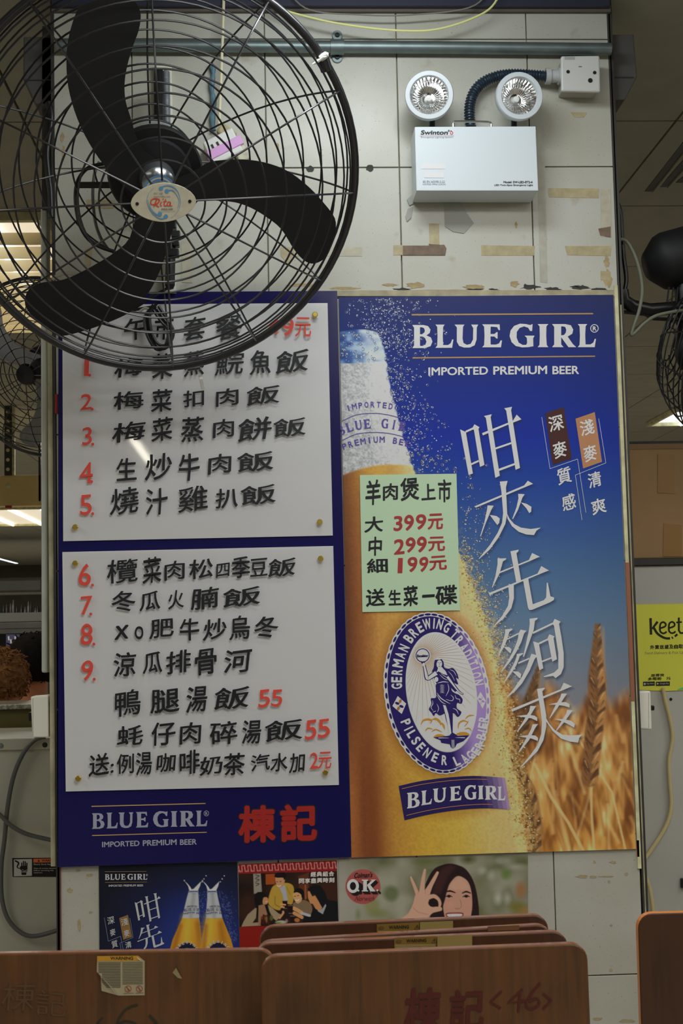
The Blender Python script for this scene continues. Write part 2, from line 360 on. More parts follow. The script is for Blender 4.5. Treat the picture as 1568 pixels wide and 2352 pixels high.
# ---------------------------------------------------------------- painter for flat printed pictures (a fine colour grid on a real sheet)
def vnoise(x, y, sc, seed, sy=None):
    sy = sy or sc
    rg = np.random.RandomState(seed).rand(64, 64)
    u = np.asarray(x) / sc; v = np.asarray(y) / sy
    i = np.floor(u).astype(int); j = np.floor(v).astype(int); a = u - i; b = v - j
    a = a * a * (3 - 2 * a); b = b * b * (3 - 2 * b)
    g = lambda p, q: rg[p % 64, q % 64]
    return (g(i, j) * (1 - a) + g(i + 1, j) * a) * (1 - b) + (g(i, j + 1) * (1 - a) + g(i + 1, j + 1) * a) * b
class Canvas:
    def __init__(s, q, step, col=(128, 128, 128)):
        q = [np.array(p, float) for p in q]          # TL TR BR BL
        s.w = int(np.linalg.norm(q[1] - q[0]) / step) + 1; s.h = int(np.linalg.norm(q[3] - q[0]) / step) + 1
        u, v = np.meshgrid(np.linspace(0, 1, s.w), np.linspace(0, 1, s.h)); u = u[..., None]; v = v[..., None]
        xy = (q[0] * (1 - u) + q[1] * u) * (1 - v) + (q[3] * (1 - u) + q[2] * u) * v
        s.X = xy[..., 0]; s.Y = xy[..., 1]; s.I = np.zeros((s.h, s.w, 3)); s.I[:] = col; s.q = q
    def mix(s, mask, col, al=1.0, sl=None):
        I = s.I if sl is None else s.I[sl]
        m = (mask * al)[..., None]; I[:] = I * (1 - m) + np.asarray(col, float) * m
    def _sl(s, x0, y0, x1, y1):
        m = (s.X >= x0) & (s.X <= x1) & (s.Y >= y0) & (s.Y <= y1)
        r = np.where(m.any(1))[0]; c = np.where(m.any(0))[0]
        if len(r) == 0 or len(c) == 0: return None
        return (slice(r[0], r[-1] + 1), slice(c[0], c[-1] + 1))
    def poly(s, pts, col, fe=1.2, al=1.0, smooth=0):
        if smooth: pts = catmull(pts, smooth, True)
        p = np.array(pts, float); sl = s._sl(*(p.min(0) - fe * 2), *(p.max(0) + fe * 2))
        if sl is None: return s
        x = s.X[sl]; y = s.Y[sl]; ins = np.zeros(x.shape, bool); d = np.full(x.shape, 1e9); n = len(p)
        for i in range(n):
            a = p[i]; b = p[(i + 1) % n]
            c = (a[1] > y) != (b[1] > y)
            xi = a[0] + (y - a[1]) * (b[0] - a[0]) / (b[1] - a[1] + 1e-12)
            ins ^= c & (x < xi)
            e = b - a; t = np.clip(((x - a[0]) * e[0] + (y - a[1]) * e[1]) / (e @ e + 1e-9), 0, 1)
            d = np.minimum(d, (x - a[0] - e[0] * t) ** 2 + (y - a[1] - e[1] * t) ** 2)
        sd = np.where(ins, 1, -1) * np.sqrt(d)
        s.mix(np.clip(sd / fe + .5, 0, 1), col, al, sl); return s
    def ell(s, cx, cy, rx, ry, col, fe=1.2, al=1.0, rot=0.0):
        R = max(rx, ry) + fe * 2; sl = s._sl(cx - R, cy - R, cx + R, cy + R)
        if sl is None: return s
        x = s.X[sl] - cx; y = s.Y[sl] - cy; c, d = math.cos(rot), math.sin(rot)
        u = x * c + y * d; v = -x * d + y * c; r = np.sqrt((u / rx) ** 2 + (v / ry) ** 2)
        s.mix(np.clip((1 - r) * min(rx, ry) / fe + .5, 0, 1), col, al, sl); return s
    def line(s, pts, w, col, fe=1.2, al=1.0, smooth=0):
        if smooth: pts = catmull(pts, smooth)
        p = np.array(pts, float); n = len(p)
        ww = np.full(n, float(w)) if np.isscalar(w) else np.interp(np.linspace(0, 1, n), np.linspace(0, 1, len(w)), w)
        R = ww.max() + fe * 2; sl = s._sl(*(p.min(0) - R), *(p.max(0) + R))
        if sl is None: return s
        x = s.X[sl]; y = s.Y[sl]; best = np.full(x.shape, -1e9)
        for i in range(n - 1):
            a = p[i]; e = p[i + 1] - a; t = np.clip(((x - a[0]) * e[0] + (y - a[1]) * e[1]) / (e @ e + 1e-9), 0, 1)
            d = np.sqrt((x - a[0] - e[0] * t) ** 2 + (y - a[1] - e[1] * t) ** 2)
            best = np.maximum(best, (ww[i] + (ww[i + 1] - ww[i]) * t) / 2 - d)
        s.mix(np.clip(best / fe + .5, 0, 1), col, al, sl); return s
    def put(s, name, y, m, parent, th=0.002, k=0.36, **kw):
        W3 = PV(s.X.ravel(), s.Y.ravel(), y); c = W3.mean(0); n = len(W3)
        q4 = [np.array(P(a[0], a[1], y + th)) for a in s.q]
        me = bpy.data.meshes.new(name); V = np.vstack([W3, q4]) - c
        i = np.arange(s.h - 1)[:, None] * s.w + np.arange(s.w - 1)[None]
        i = i.ravel(); F = np.stack([i, i + s.w, i + s.w + 1, i + 1], 1)
        cr = [0, s.w - 1, n - 1, n - s.w]
        ex = [[cr[a], cr[b], n + b, n + a] for a, b in ((0, 1), (1, 2), (2, 3), (3, 0))] + [[n + 3, n + 2, n + 1, n]]
        F = np.vstack([F, ex])
        me.vertices.add(len(V)); me.vertices.foreach_set('co', V.ravel())
        me.loops.add(F.size); me.loops.foreach_set('vertex_index', F.ravel().astype(np.int32))
        me.polygons.add(len(F)); me.polygons.foreach_set('loop_start', np.arange(0, F.size, 4, dtype=np.int32))
        me.update(calc_edges=True)
        sr = np.clip(s.I.reshape(-1, 3), 0, 255) / 255.0
        L = np.where(sr <= .04045, sr / 12.92, ((sr + .055) / 1.055) ** 2.4)
        L = np.minimum(L / k, .88); L = np.vstack([L, np.full((4, 3), .5)])
        at = me.color_attributes.new('Col', 'FLOAT_COLOR', 'POINT')
        at.data.foreach_set('color', np.hstack([L, np.ones((len(L), 1))]).astype(np.float32).ravel())
        me.materials.append(m); o = bpy.data.objects.new(name, me); place(o, Vector(c), parent); return tag(o, **kw)
def lerpc(t, stops):
    """colour ramp: stops (pos, (r,g,b))"""
    xs = [a for a, _ in stops]
    return np.stack([np.interp(t, xs, [c[i] for _, c in stops]) for i in range(3)], -1)
# ================================================================ STRUCTURE
CEIL = 2.76
M_TILE = mat_tile()
M_GROUT = mat('grey_grout', (128, 124, 108), .9, k=.45)
M_CREAM = mat('old_cream_paint', (150, 142, 112), .6, noise=.35, scale=25)
M_DARKM = mat('dark_metal_channel', (34, 33, 30), .5)
M_CEIL = mat('ceiling_board', (118, 117, 106), .85, k=.44, noise=.1, scale=6)
M_BLACK = mat('black_enamel', (16, 16, 17), .38, k=.6)
M_FANBLK = mat('fan_blade_black', (13, 14, 16), .6, k=.7)
M_STEEL = mat('galvanised_steel', (92, 102, 102), .45, metal=.7, k=.5, noise=.15, scale=30)
M_CHROME = mat('bright_steel', (190, 190, 190), .18, metal=1, k=.7)
M_WHITEP = mat('white_plastic', (190, 190, 186), .35, k=.72)
M_FLOOR = mat('floor_tiles', (112, 108, 98), .45, k=.36, noise=.2, scale=3)

wall = thing('wall_front', (0.17, 0.0, 0.0), kind='structure')
tag(wall, 'free-standing pillar wall faced with stained cream square tiles')
MB().box((-0.485, 0.011, 0.0), (0.835, 0.18, CEIL)).build('grout_bed', M_GROUT, wall)
X0, XS = 0.0085, 0.3130; Z0 = 2.334
xj = [-0.487, X0 - XS, X0, X0 + XS, X0 + 2 * XS, 0.833]
zj = [0.0] + [Z0 - XS * k for k in range(7, -1, -1)] + [Z0 + XS, CEIL]
zj = sorted(set(round(z, 4) for z in zj if z >= 0))
TM = {}
for i in range(len(xj) - 1):
    for j in range(len(zj) - 1):
        a, b, c, d = xj[i], xj[i + 1], zj[j], zj[j + 1]
        if b - a < .01 or d - c < .01: continue
        key = (round(b - a, 3), round(d - c, 3)); cen = ((a + b) / 2, 0.006, (c + d) / 2)
        if key in TM: share(TM[key], cen, wall); continue
        g = .0012
        TM[key] = MB().box((a + g, 0, c + g), (b - g, .012, d - g)).build('tile', M_TILE, wall, bevel=.0012)

# ceiling: backing sheet, boards laid singly where they can be told apart
ceil = thing('ceiling', (0, 0, CEIL), kind='structure')
MB().box((-9, -11, CEIL + .016), (9, 30, CEIL + .06)).build('backing', M_DARKM, ceil)
ys = [PZ(1450, q, CEIL).y for q in (278, 475, 612)]
pit = (ys[2] - ys[0]) / 2; xs0 = PZ(1552, 278, CEIL).x
BM = None
for r in range(-1, 22):
    y0 = ys[0] + (r - 1) * pit
    for c in range(-7, 5):
        x0 = xs0 - .65 * 1 + .65 * c
        cen = (x0 + .325, y0 + pit / 2, CEIL + .008)
        if BM is None: BM = MB().box((x0 + .004, y0 + .005, CEIL), (x0 + .646, y0 + pit - .005, CEIL + .016)).build('ceiling_board', M_CEIL, ceil)
        else: share(BM, cen, ceil)
yend = ys[0] + 21 * pit; yst = ys[0] - 2 * pit
MB().box((-9, yend + .005, CEIL), (9, 30, CEIL + .016)).build('far_boards', M_CEIL, ceil)
MB().box((-9, -11, CEIL), (9, yst - .005, CEIL + .016)).build('near_boards', M_CEIL, ceil)
MB().box((xs0 + .65 * 4 + .004, yst, CEIL), (9, yend, CEIL + .016)).build('side_boards', M_CEIL, ceil)
MB().box((-9, yst, CEIL), (xs0 - .65 * 8 - .004, yend, CEIL + .016)).build('side_boards', M_CEIL, ceil)
MB().box((-9, -11, -.05), (9, 30, 0)).build('floor', M_FLOOR, kind='structure')
M_FARW = mat('far_wall_paint', (70, 66, 58), .8, k=.5, noise=.2, scale=2)
MB().box((-9, 27, 0), (9, 27.2, CEIL)).build('wall_back', M_FARW, kind='structure')
MB().box((-9.2, -11, 0), (-9, 30, CEIL)).build('wall_left', M_FARW, kind='structure')
MB().box((-9, -11.2, 0), (9, -11, CEIL)).build('wall_entrance', M_FARW, kind='structure')
MB().box((9, -11, 0), (9.2, 30, CEIL)).build('wall_right', M_FARW, kind='structure')

# lintel board along the top of the pillar
slab('trim_1', [(118, -18), (1400, -18), (1400, 13), (118, 12)], -.03, .03, mat('blue_black_board', (28, 30, 42), .4), kind='structure')
slab('trim_2', [(118, 12), (1402, 13), (1402, 27), (118, 26)], -.012, .012, mat('grimy_brown_board', (62, 56, 50), .7), kind='structure')
# right hand corner strips
def eR(y): return 1408 + (y - 680) * .0409
def strip(name, f, a, b, y0, y1, y, th, m, **kw):
    return slab(name, [(f(y0) + a, y0), (f(y0) + b, y0), (f(y1) + b, y1), (f(y1) + a, y1)], y, th, m, kind='structure', **kw)
strip('trim_3', eR, 3, 11, 655, 1995, -.006, .02, M_CREAM)
strip('trim_4', eR, 11, 15, 0, 2200, .0, .16, M_DARKM)
strip('trim_5', eR, 15, 18, 700, 2120, -.001, .02, mat('thin_cream_edge', (112, 106, 84), .6, noise=.4, scale=18))
strip('trim_6', eR, 18, 23, 0, 2130, .004, .03, M_DARKM)
strip('trim_7', eR, 3, 12, 1292, 1610, -.0075, .0015, mat('brown_tape', (102, 62, 46), .5))
# left hand corner strips and door post
def eL(y): return 127 + (y - 680) * .0066
strip('trim_8', eL, -7, 1, 0, 2190, .0, .03, M_DARKM)
strip('trim_9', eL, 1, 4, 1550, 2190, -.003, .012, mat('rusty_edge', (70, 42, 30), .6))
strip('trim_10', eL, -19, -8, 640, 1990, .012, .05, mat('worn_cream_edge', (120, 116, 94), .6, noise=.35, scale=20))
post = MB(); a = P(101, 440, .05); b = P(103, 1545, .05)
post.prism([P(93, 470, .04), P(108, 470, .04), P(109, 1545, .04), P(95, 1545, .04)], (0, .05, 0))
post.build('door_1', mat('grey_door_post', (128, 130, 124), .5, noise=.1, scale=12), bevel=.004, kind='structure')
slab('trim_11', [(97, 60), (124, 60), (122, 480), (96, 480)], .03, .04, mat('dark_upper_post', (38, 36, 30), .6), kind='structure')
slab('trim_12', [(126, 905), (132, 905), (132, 950), (126, 950)], -.004, .004, mat('red_tape', (105, 22, 18), .5), kind='structure')

# ---- residues, stains and holes on the tiles: thin leftovers of tape and glue, a grey strip, a patch of painted shade
M_T1 = mat('old_tape_tan', (158, 146, 112), .5, noise=.2, scale=60, k=.66)
M_T2 = mat('old_tape_brown', (104, 86, 70), .6, noise=.3, scale=60, k=.6)
M_T3 = mat('old_tape_pale', (172, 166, 146), .5, noise=.15, scale=60, k=.72)
M_T4 = mat('soot', (44, 44, 42), .9, noise=.4, scale=50)
M_T5 = mat('paper_and_shade_grey', (128, 128, 122), .8, k=.5)
NSC = [0]
def scrap(name, pts, m, t=.0006, lift=0.0):
    NSC[0] += 1; e = (NSC[0] % 16) * 2.5e-5      # no two scraps share one plane
    return slab(name, pts, -t - lift - e, t + lift * 0, m, wall)
for pts in [[(1105, 563), (1228, 565), (1226, 587), (1105, 587)], [(1297, 565), (1404, 565), (1402, 588), (1302, 586)], [(1257, 432), (1375, 433), (1375, 455), (1260, 453)],
            [(1379, 622), (1402, 624), (1402, 646), (1379, 643)], [(985, 513), (1008, 514), (1009, 562), (986, 562)], [(1310, 258), (1348, 258), (1340, 270), (1318, 269)],
            [(643, 568), (676, 568), (676, 590), (660, 606), (645, 588)], [(903, 563), (925, 563), (925, 586), (903, 586)],
            [(196, 573), (212, 573), (208, 612), (196, 614)], [(198, 458), (262, 460), (260, 479), (200, 478)]]:
    scrap('tape_scrap', pts, M_T1)
for pts in [[(676, 568), (832, 568), (832, 588), (676, 588)], [(1379, 434), (1402, 434), (1404, 545), (1380, 543)], [(416, 556), (440, 552), (442, 650), (418, 648)]]:
    scrap('tape_scrap', pts, M_T3)
for pts in [[(925, 564), (985, 564), (1020, 562), (1025, 570), (1022, 586), (925, 586)], [(984, 560), (1010, 562), (1012, 578), (990, 578)],
            [(1374, 525), (1402, 520), (1402, 545), (1378, 540)]]:
    scrap('tape_scrap', pts, M_T2, .0006, .0012)
strip_pts = [(1232, 288), (1249, 288), (1257, 650), (1240, 648)]
scrap('pale_strip', strip_pts, mat('grey_strip_tone', (168, 166, 152), .6, noise=.15, scale=40, k=.72))  # pale grey strip running down the tiles
rnd = random.Random(4)
def blot(cx, cy, rx, ry, n=14, rough=.35):
    return [(cx + math.cos(t) * rx * (1 - rough * rnd.random()), cy + math.sin(t) * ry * (1 - rough * rnd.random())) for t in [2 * PI * k / n for k in range(n)]]
scrap('drill_hole', blot(712, 388, 10, 9, 12), M_T4, .001); scrap('drill_hole', blot(849, 386, 12, 9, 12), M_T4, .001)
for cx, cy, rx, ry in [(1090, 664, 22, 6), (1135, 666, 16, 5), (1215, 658, 30, 8), (1270, 664, 26, 6), (1330, 660, 28, 7), (1375, 664, 22, 6), (925, 664, 26, 4)]:
    scrap('soot_mark', blot(cx, cy, rx, ry, 18, .6), M_T4)
M_ST = mat('rust_stain', (150, 132, 96), .7, noise=.3, scale=50, k=.6)
for cx, cy, rx, ry in [(955, 655, 30, 9), (895, 654, 20, 5), (1090, 658, 30, 7), (1180, 652, 14, 9), (1000, 668, 120, 4), (700, 655, 50, 5), (1395, 640, 12, 26), (790, 662, 40, 4),
                       (143, 315, 6, 14), (146, 350, 5, 22), (638, 338, 4, 14), (1185, 517, 4, 10), (1393, 600, 8, 18)]:
    scrap('glue_stain', blot(cx, cy, rx, ry, 18, .5), M_ST)
for cx, cy, rx, ry in [(1335, 2013, 16, 6), (1362, 2014, 10, 5), (1395, 2013, 24, 1.6), (1365, 1980, 4, 4), (1408, 1980, 10, 4), (1398, 2025, 4, 4), (1403, 2125, 4, 3), (1402, 2228, 5, 4),
                       (1438, 2008, 5, 6), (340 - 133, 2010, 10, 5), (160, 2045, 9, 8), (180, 2000, 8, 4), (300 - 118, 2125, 5, 24), (208, 2095, 5, 4), (1372, 2340, 16, 5), (1440, 2345, 24, 5)]:
    scrap('glue_stain', blot(cx, cy, rx, ry, 16, .6), mat('brown_smear', (116, 104, 78), .7, noise=.3, scale=50, k=.36))
# yellowed edge where the boards meet the tiles
scrap('glue_line', [(700, 667), (1412, 666), (1414, 680), (700, 680)], mat('yellowed_sealant', (150, 142, 116), .6, noise=.3, scale=30, k=.6), .004)
# shade under the lamp box drawn as a grey patch; paper flakes beside it
scrap('paper_or_shade_scrap', [(1020, 466), (1062, 466), (1072, 490), (1088, 512), (1065, 536), (1040, 532), (1022, 520)], M_T5, .0015)
scrap('paper_or_shade_scrap', [(934, 458), (948, 446), (952, 466), (940, 472)], M_T5, .003); scrap('paper_or_shade_scrap', [(936, 480), (948, 474), (944, 500), (934, 509), (931, 496)], M_T5, .003)

# ================================================================ CONDUIT, SWITCH BOX, LIGHT
def wallthing(name, px, py, y, label, cat, group=None): return thing(name, P(px, py, y), label, cat, group)
t = wallthing('conduit_pipe', 850, 108, -.02, 'grey galvanised conduit pipe running level along the top of the tiled pillar', 'pipe')
MB().tube([P(130, 104, -.022), P(700, 107, -.022), P(1000, 109, -.022), P(1402, 113, -.022)], .0145, 16).build('tube', M_STEEL, t, smooth=True)
s = MB(); c = P(774, 108, -.022)
s.lathe([(.0155, -.016), (.018, -.016), (.018, .016), (.0155, .016)], c, (1, 0, 0), 24)
s.build('saddle_clamp', M_STEEL, t, smooth=True)
for dy in (-25, 26):
    c = P(774, 108 + dy, 0)
    MB().lathe([(0, -.006), (.012, -.006), (.013, 0)], c, (0, 1, 0), 16).build('clamp_ear', M_STEEL, t, smooth=True)
    MB().lathe([(0, -.010), (.005, -.010), (.006, -.006)], c, (0, 1, 0), 12).build('screw', M_BLACK, t, smooth=True)
t = wallthing('overhead_cable', 880, 60, -.05, 'thin yellow cable sagging across the top of the pillar', 'cable')
pts = catmull([(560, -60), (620, 8), (720, 42), (830, 62), (935, 71), (1010, 66), (1090, 40), (1135, 8), (1165, -60)], 8)
MB().tube([P(a, b, -.06) for a, b in pts], .0026, 8).build('yellow_wire', mat('yellow_wire', (150, 142, 84), .45, k=.25), t, smooth=True)
pts = catmull([(640, -60), (700, 18), (830, 34), (960, 33), (1090, 12), (1140, -60)], 8)
MB().tube([P(a, b, -.045) for a, b in pts], .0018, 8).build('grey_wire', mat('grey_wire', (84, 82, 76), .5), t, smooth=True)

t = wallthing('surface_box', 1333, 170, -.02, 'square white surface-mounted outlet box at the top right of the pillar', 'outlet box')
F = -.060
q = [(1288, 128), (1377, 127), (1379, 211), (1289, 209)]
MB().prism([P(a, b, F + .006) for a, b in [(1291, 132), (1374, 131), (1375, 207), (1292, 205)]], (0, abs(F) - .006, 0)).build('back_box', mat('dull_plastic', (128, 126, 120), .5, k=.5), t, bevel=.003)
slab('face_plate', q, F, .011, M_WHITEP, t, bevel=.004)
for px, py, r in [(1304, 165, .0042), (1365, 167, .0042), (1355, 185, .0055)]:
    MB().lathe([(0, -.0012), (r, -.0012), (r, .001)], P(px, py, F), (0, 1, 0), 14).build('screw_hole', M_BLACK, t)
Ink().poly([(1296, 129.5), (1320, 130), (1320, 137), (1296, 137)], (150, 150, 146)).poly([(1328, 152), (1336, 152), (1336, 154), (1328, 154)], (90, 90, 90)).put('name_mark', F - .0004, mat_print('flat_ink'), t, k=.7)
t = wallthing('flexible_hose', 1120, 200, -.03, 'black corrugated hose curving from the lamp box to the outlet box', 'hose')
cp = catmull([(1081, 292), (1078, 268), (1079, 240), (1088, 212), (1108, 190), (1135, 177), (1165, 171), (1200, 171), (1256, 175)], 14)
pp = [P(a, b, -.035) for a, b in cp]
# resample evenly so the ribs are regular
acc = [0]
for i in range(1, len(pp)): acc.append(acc[-1] + (pp[i] - pp[i - 1]).length)
NR = 260; ev = [acc[-1] * k / NR for k in range(NR + 1)]; arr = np.array([list(v) for v in pp])
rp = np.stack([np.interp(ev, acc, arr[:, i]) for i in range(3)], 1)
MB().tube([Vector(v) for v in rp], .0125, 14, rad=[.0105 + .0028 * max(0, math.sin(k * 2 * PI / 6.2)) for k in range(NR + 1)]).build('corrugated_sleeve', mat('hose_blueblack', (20, 30, 40), .35, k=.4), t, smooth=True)
MB().lathe([(.014, 0), (.019, 0), (.019, .012), (.015, .012), (.015, .03), (.02, .03), (.02, .04), (0, .04)], P(1252, 175, -.035), (1, 0, 0), 20).build('gland', mat('grey_gland', (120, 122, 122), .4), t, smooth=True)

t = wallthing('emergency_light', 1093, 365, -.045, 'white twin-spot emergency light with two round lamps and a flat battery box', 'emergency light')
F = -.090
bq = [(952, 291), (1230, 290), (1236, 438), (956, 438)]
M_LBOX = mat('white_powder_coat', (196, 204, 210), .4, k=.72)
slab('housing', bq, F, .090, M_LBOX, t, bevel=.0015)
M_INK = mat_print('flat_ink')
k_ = Ink(); k_.aff = lambda v: v / np.array([2.184, 2.184]) + np.array([850, 60])
k_.text('Swinton', 252, 522, 388, 545, .03, shear=4, col=(40, 40, 44)); k_.text('®', 389, 520, 399, 531, .02, col=(60, 60, 60))
k_.rib([(404, 524), (414, 534), (410, 543), (402, 540), (404, 530)], 3, 4, True, (170, 30, 30)); k_.poly([(248, 549), (420, 549), (420, 551), (248, 551)], (190, 150, 150))
k_.text('Emergency Lighting System', 254, 553, 416, 563, .0, col=(130, 130, 134))
k_.poly([(255, 690), (378, 690), (378, 716), (255, 716)], (226, 222, 216)); k_.poly([(270, 733), (366, 734), (370, 761), (271, 760)], (226, 222, 216))
k_.text('BS EN 60598-2-22', 264, 775, 374, 786, 0, col=(110, 116, 130)); k_.text('HKFSD PPA/104(A)', 264, 789, 378, 800, 0, col=(110, 116, 130))
k_.text('Model: SW-LED-ET2-6', 668, 777, 814, 788, .03, col=(40, 40, 44)); k_.text('LED Twin-Spot Emergency Light', 622, 793, 816, 804, .02, col=(40, 40, 44))
k_.put('lettering', F - .0006, M_INK, t, k=.72)
MB().lathe([(0, -.003), (.004, -.003), (.0045, 0)], P(1096, 439, F + .03) + Vector((0, 0, .002)), (0, 0, 1), 12).build('screw', M_BLACK, t)
h = MB(); c = catmull([(1041, 292), (1042, 281), (1052, 279), (1115, 280), (1127, 283), (1128, 291)], 5)
h.tube([P(a, b, F + .012) for a, b in c], .0028, 8).build('carry_handle', M_CHROME, t, smooth=True)
def lamp_head(cx, cy, R, tilt, px, py):
    y = F - .012
    c = P(cx, cy, y); n = Vector(tilt).normalized(); r = R * MPP(y)
    MB().tube([P(px, 292, F + .03), P(px, 268, F + .035)], .007, 10).build('swivel_stem', M_BLACK, t)
    cup = MB().lathe([(0, .050), (r * .45, .048), (r * .8, .034), (r * .98, .012), (r, 0), (r, -.006), (r * .97, -.009), (r * .80, -.009), (r * .76, -.004), (r * .76, .002)], c, -n, 48)
    head = cup.build('lamp_shell', mat('lamp_shell_white', (176, 182, 186), .35, k=.62), t, smooth=True)
    def fl(rr, hh, k): return (rr, hh + (.0016 if k % 2 else -.0016) * min(1, rr / (r * .4)))
    MB().lathe([(r * .10, .030), (r * .25, .028), (r * .45, .022), (r * .62, .012), (r * .77, .0)], c, -n, 64, mod=fl).build('reflector', mat('mirror_facets', (225, 225, 225), .12, metal=1, k=.85), head, smooth=False)
    MB().lathe([(0, .018), (r * .12, .019), (r * .14, .024), (r * .13, .032)], c, -n, 16).build('bulb', mat('frosted_led', (150, 150, 146), .3), head, smooth=True)
lamp_head(985, 220, 58, (-.08, -1, -.12), 992, 292)
lamp_head(1191, 222, 57, (.10, -1, -.10), 1180, 292)

# ================================================================ MENU BOARD
MENU_Y = -.012
mb_q = [(134, 672), (774, 668), (806, 1969), (133, 1992)]
t = thing('menu_board', P(460, 1330, MENU_Y), 'tall dark blue menu panel with two white sheets of handwritten dishes', 'menu board')
M_NAVY = mat('navy_gloss_panel', (17, 15, 58), .25, k=.42, spec=.35)
slab('backing_panel', mb_q, MENU_Y, .011, M_NAVY, t)
M_SHEET = mat('white_board_sheet', (180, 181, 184), .35, k=.42)
m = bpy.data.materials.new('clear_acrylic'); m.use_nodes = True; nt = m.node_tree
for n in list(nt.nodes): nt.nodes.remove(n)
o_ = nt.nodes.new('ShaderNodeOutputMaterial'); mx = nt.nodes.new('ShaderNodeMixShader'); tr = nt.nodes.new('ShaderNodeBsdfTransparent'); gl = nt.nodes.new('ShaderNodeBsdfGlossy')
gl.inputs['Roughness'].default_value = .03; fr = nt.nodes.new('ShaderNodeFresnel'); fr.inputs[0].default_value = 1.49
tr.inputs[0].default_value = (1, 1, 1, 1)
gg = nt.nodes.new('ShaderNodeNewGeometry'); mr = nt.nodes.new('ShaderNodeMapRange'); mr.inputs[3].default_value = 1.49; mr.inputs[4].default_value = 1 / 1.49
nt.links.new(gg.outputs['Backfacing'], mr.inputs[0]); nt.links.new(mr.outputs[0], fr.inputs[0])
nt.links.new(fr.outputs[0], mx.inputs[0]); nt.links.new(tr.outputs[0], mx.inputs[1]); nt.links.new(gl.outputs[0], mx.inputs[2]); nt.links.new(mx.outputs[0], o_.inputs[0])
M_ACR = m
M_BRASS = mat('brass', (150, 122, 58), .3, metal=.9, k=.3)
M_BRUSH = mat('black_brush_ink', (9, 11, 13), .5); M_REDINK = mat('red_brush_ink', (205, 66, 52), .5, k=.62)
M_RSPRAY = mat('red_ink_halo', (206, 150, 142), .6, k=.56)
WBY = MENU_Y - .003; ACY = WBY - .007
boards = [[(143, 700), (752, 696), (764, 1230), (145, 1243)], [(143, 1268), (765, 1254), (778, 1803), (151, 1818)]]
rows1 = [
 [('午', 380, 155, 500, 285), ('市', 540, 150, 640, 280), ('套', 695, 150, 810, 285), ('餐', 865, 140, 1005, 285)],
 [('梅', 330, 365, 475, 480), ('菜', 525, 345, 635, 490), ('蒸', 695, 335, 800, 475), ('鯇', 860, 330, 1010, 470), ('魚', 1045, 330, 1155, 465), ('飯', 1180, 325, 1355, 460)],
 [('梅', 320, 545, 480, 655), ('菜', 522, 535, 632, 665), ('扣', 690, 540, 802, 640), ('肉', 865, 530, 985, 635), ('飯', 1025, 515, 1200, 630)],
 [('梅', 318, 705, 490, 825), ('菜', 525, 685, 635, 820), ('蒸', 680, 680, 800, 825), ('肉', 850, 695, 960, 800), ('餅', 980, 685, 1155, 820), ('飯', 1165, 685, 1340, 800)],
 [('生', 338, 900, 445, 1030), ('炒', 490, 875, 630, 1025), ('牛', 665, 875, 778, 1028), ('肉', 825, 880, 945, 992), ('飯', 972, 865, 1170, 985)],
 [('燒', 305, 1055, 455, 1208), ('汁', 492, 1060, 608, 1210), ('雞', 665, 1048, 820, 1195), ('扒', 860, 1060, 985, 1175), ('飯', 992, 1040, 1182, 1160)]]
red1 = [('4', 1135, 170, 1200, 250), ('9', 1208, 163, 1275, 262), ('元', 1280, 160, 1365, 265),
        ('1', 165, 375, 190, 472), ('2', 145, 565, 205, 652), ('3', 155, 742, 205, 840), ('4', 140, 930, 210, 1045), ('5', 142, 1100, 205, 1210),
        ('.', 190, 458, 205, 472), ('.', 204, 638, 218, 652), ('.', 208, 824, 220, 838), ('.', 202, 1022, 214, 1036), ('.', 207, 1192, 220, 1206)]
rows2 = [
 [('欖', 285, 95, 450, 238), ('菜', 478, 90, 575, 235), ('肉', 592, 108, 698, 218), ('松', 722, 95, 850, 212), ('四', 868, 122, 938, 200), ('季', 948, 85, 1045, 210), ('豆', 1045, 95, 1138, 200), ('飯', 1138, 92, 1288, 200)],
 [('冬', 312, 265, 440, 388), ('瓜', 460, 270, 570, 380), ('火', 612, 262, 695, 370), ('腩', 730, 245, 878, 375), ('飯', 898, 245, 1102, 362)],
 [('X', 330, 450, 402, 530), ('O', 435, 455, 482, 530), ('肥', 515, 415, 640, 525), ('牛', 673, 410, 778, 540), ('炒', 798, 415, 918, 535), ('烏', 935, 398, 1045, 535), ('冬', 1065, 400, 1193, 528)],
 [('涼', 322, 590, 440, 730), ('瓜', 478, 590, 580, 712), ('排', 602, 580, 732, 715), ('骨', 755, 572, 868, 722), ('河', 905, 575, 1052, 710)],
 [('鴨', 330, 790, 465, 940), ('腿', 515, 785, 672, 925), ('湯', 708, 770, 818, 918), ('飯', 850, 772, 1042, 905)],
 [('蚝', 340, 980, 478, 1095), ('仔', 520, 960, 650, 1095), ('肉', 672, 962, 785, 1088), ('碎', 830, 955, 978, 1093), ('湯', 1002, 950, 1105, 1085), ('飯', 1122, 945, 1320, 1075)],
 [('送', 192, 1130, 300, 1255), (':', 308, 1185, 325, 1235), ('例', 340, 1130, 430, 1245), ('湯', 442, 1120, 525, 1250), ('咖', 552, 1128, 650, 1235), ('啡', 672, 1112, 778, 1248),
  ('奶', 780, 1140, 900, 1250), ('茶', 905, 1125, 1018, 1255), ('汽', 1050, 1130, 1150, 1230), ('水', 1155, 1128, 1245, 1232), ('加', 1255, 1125, 1335, 1235)]]
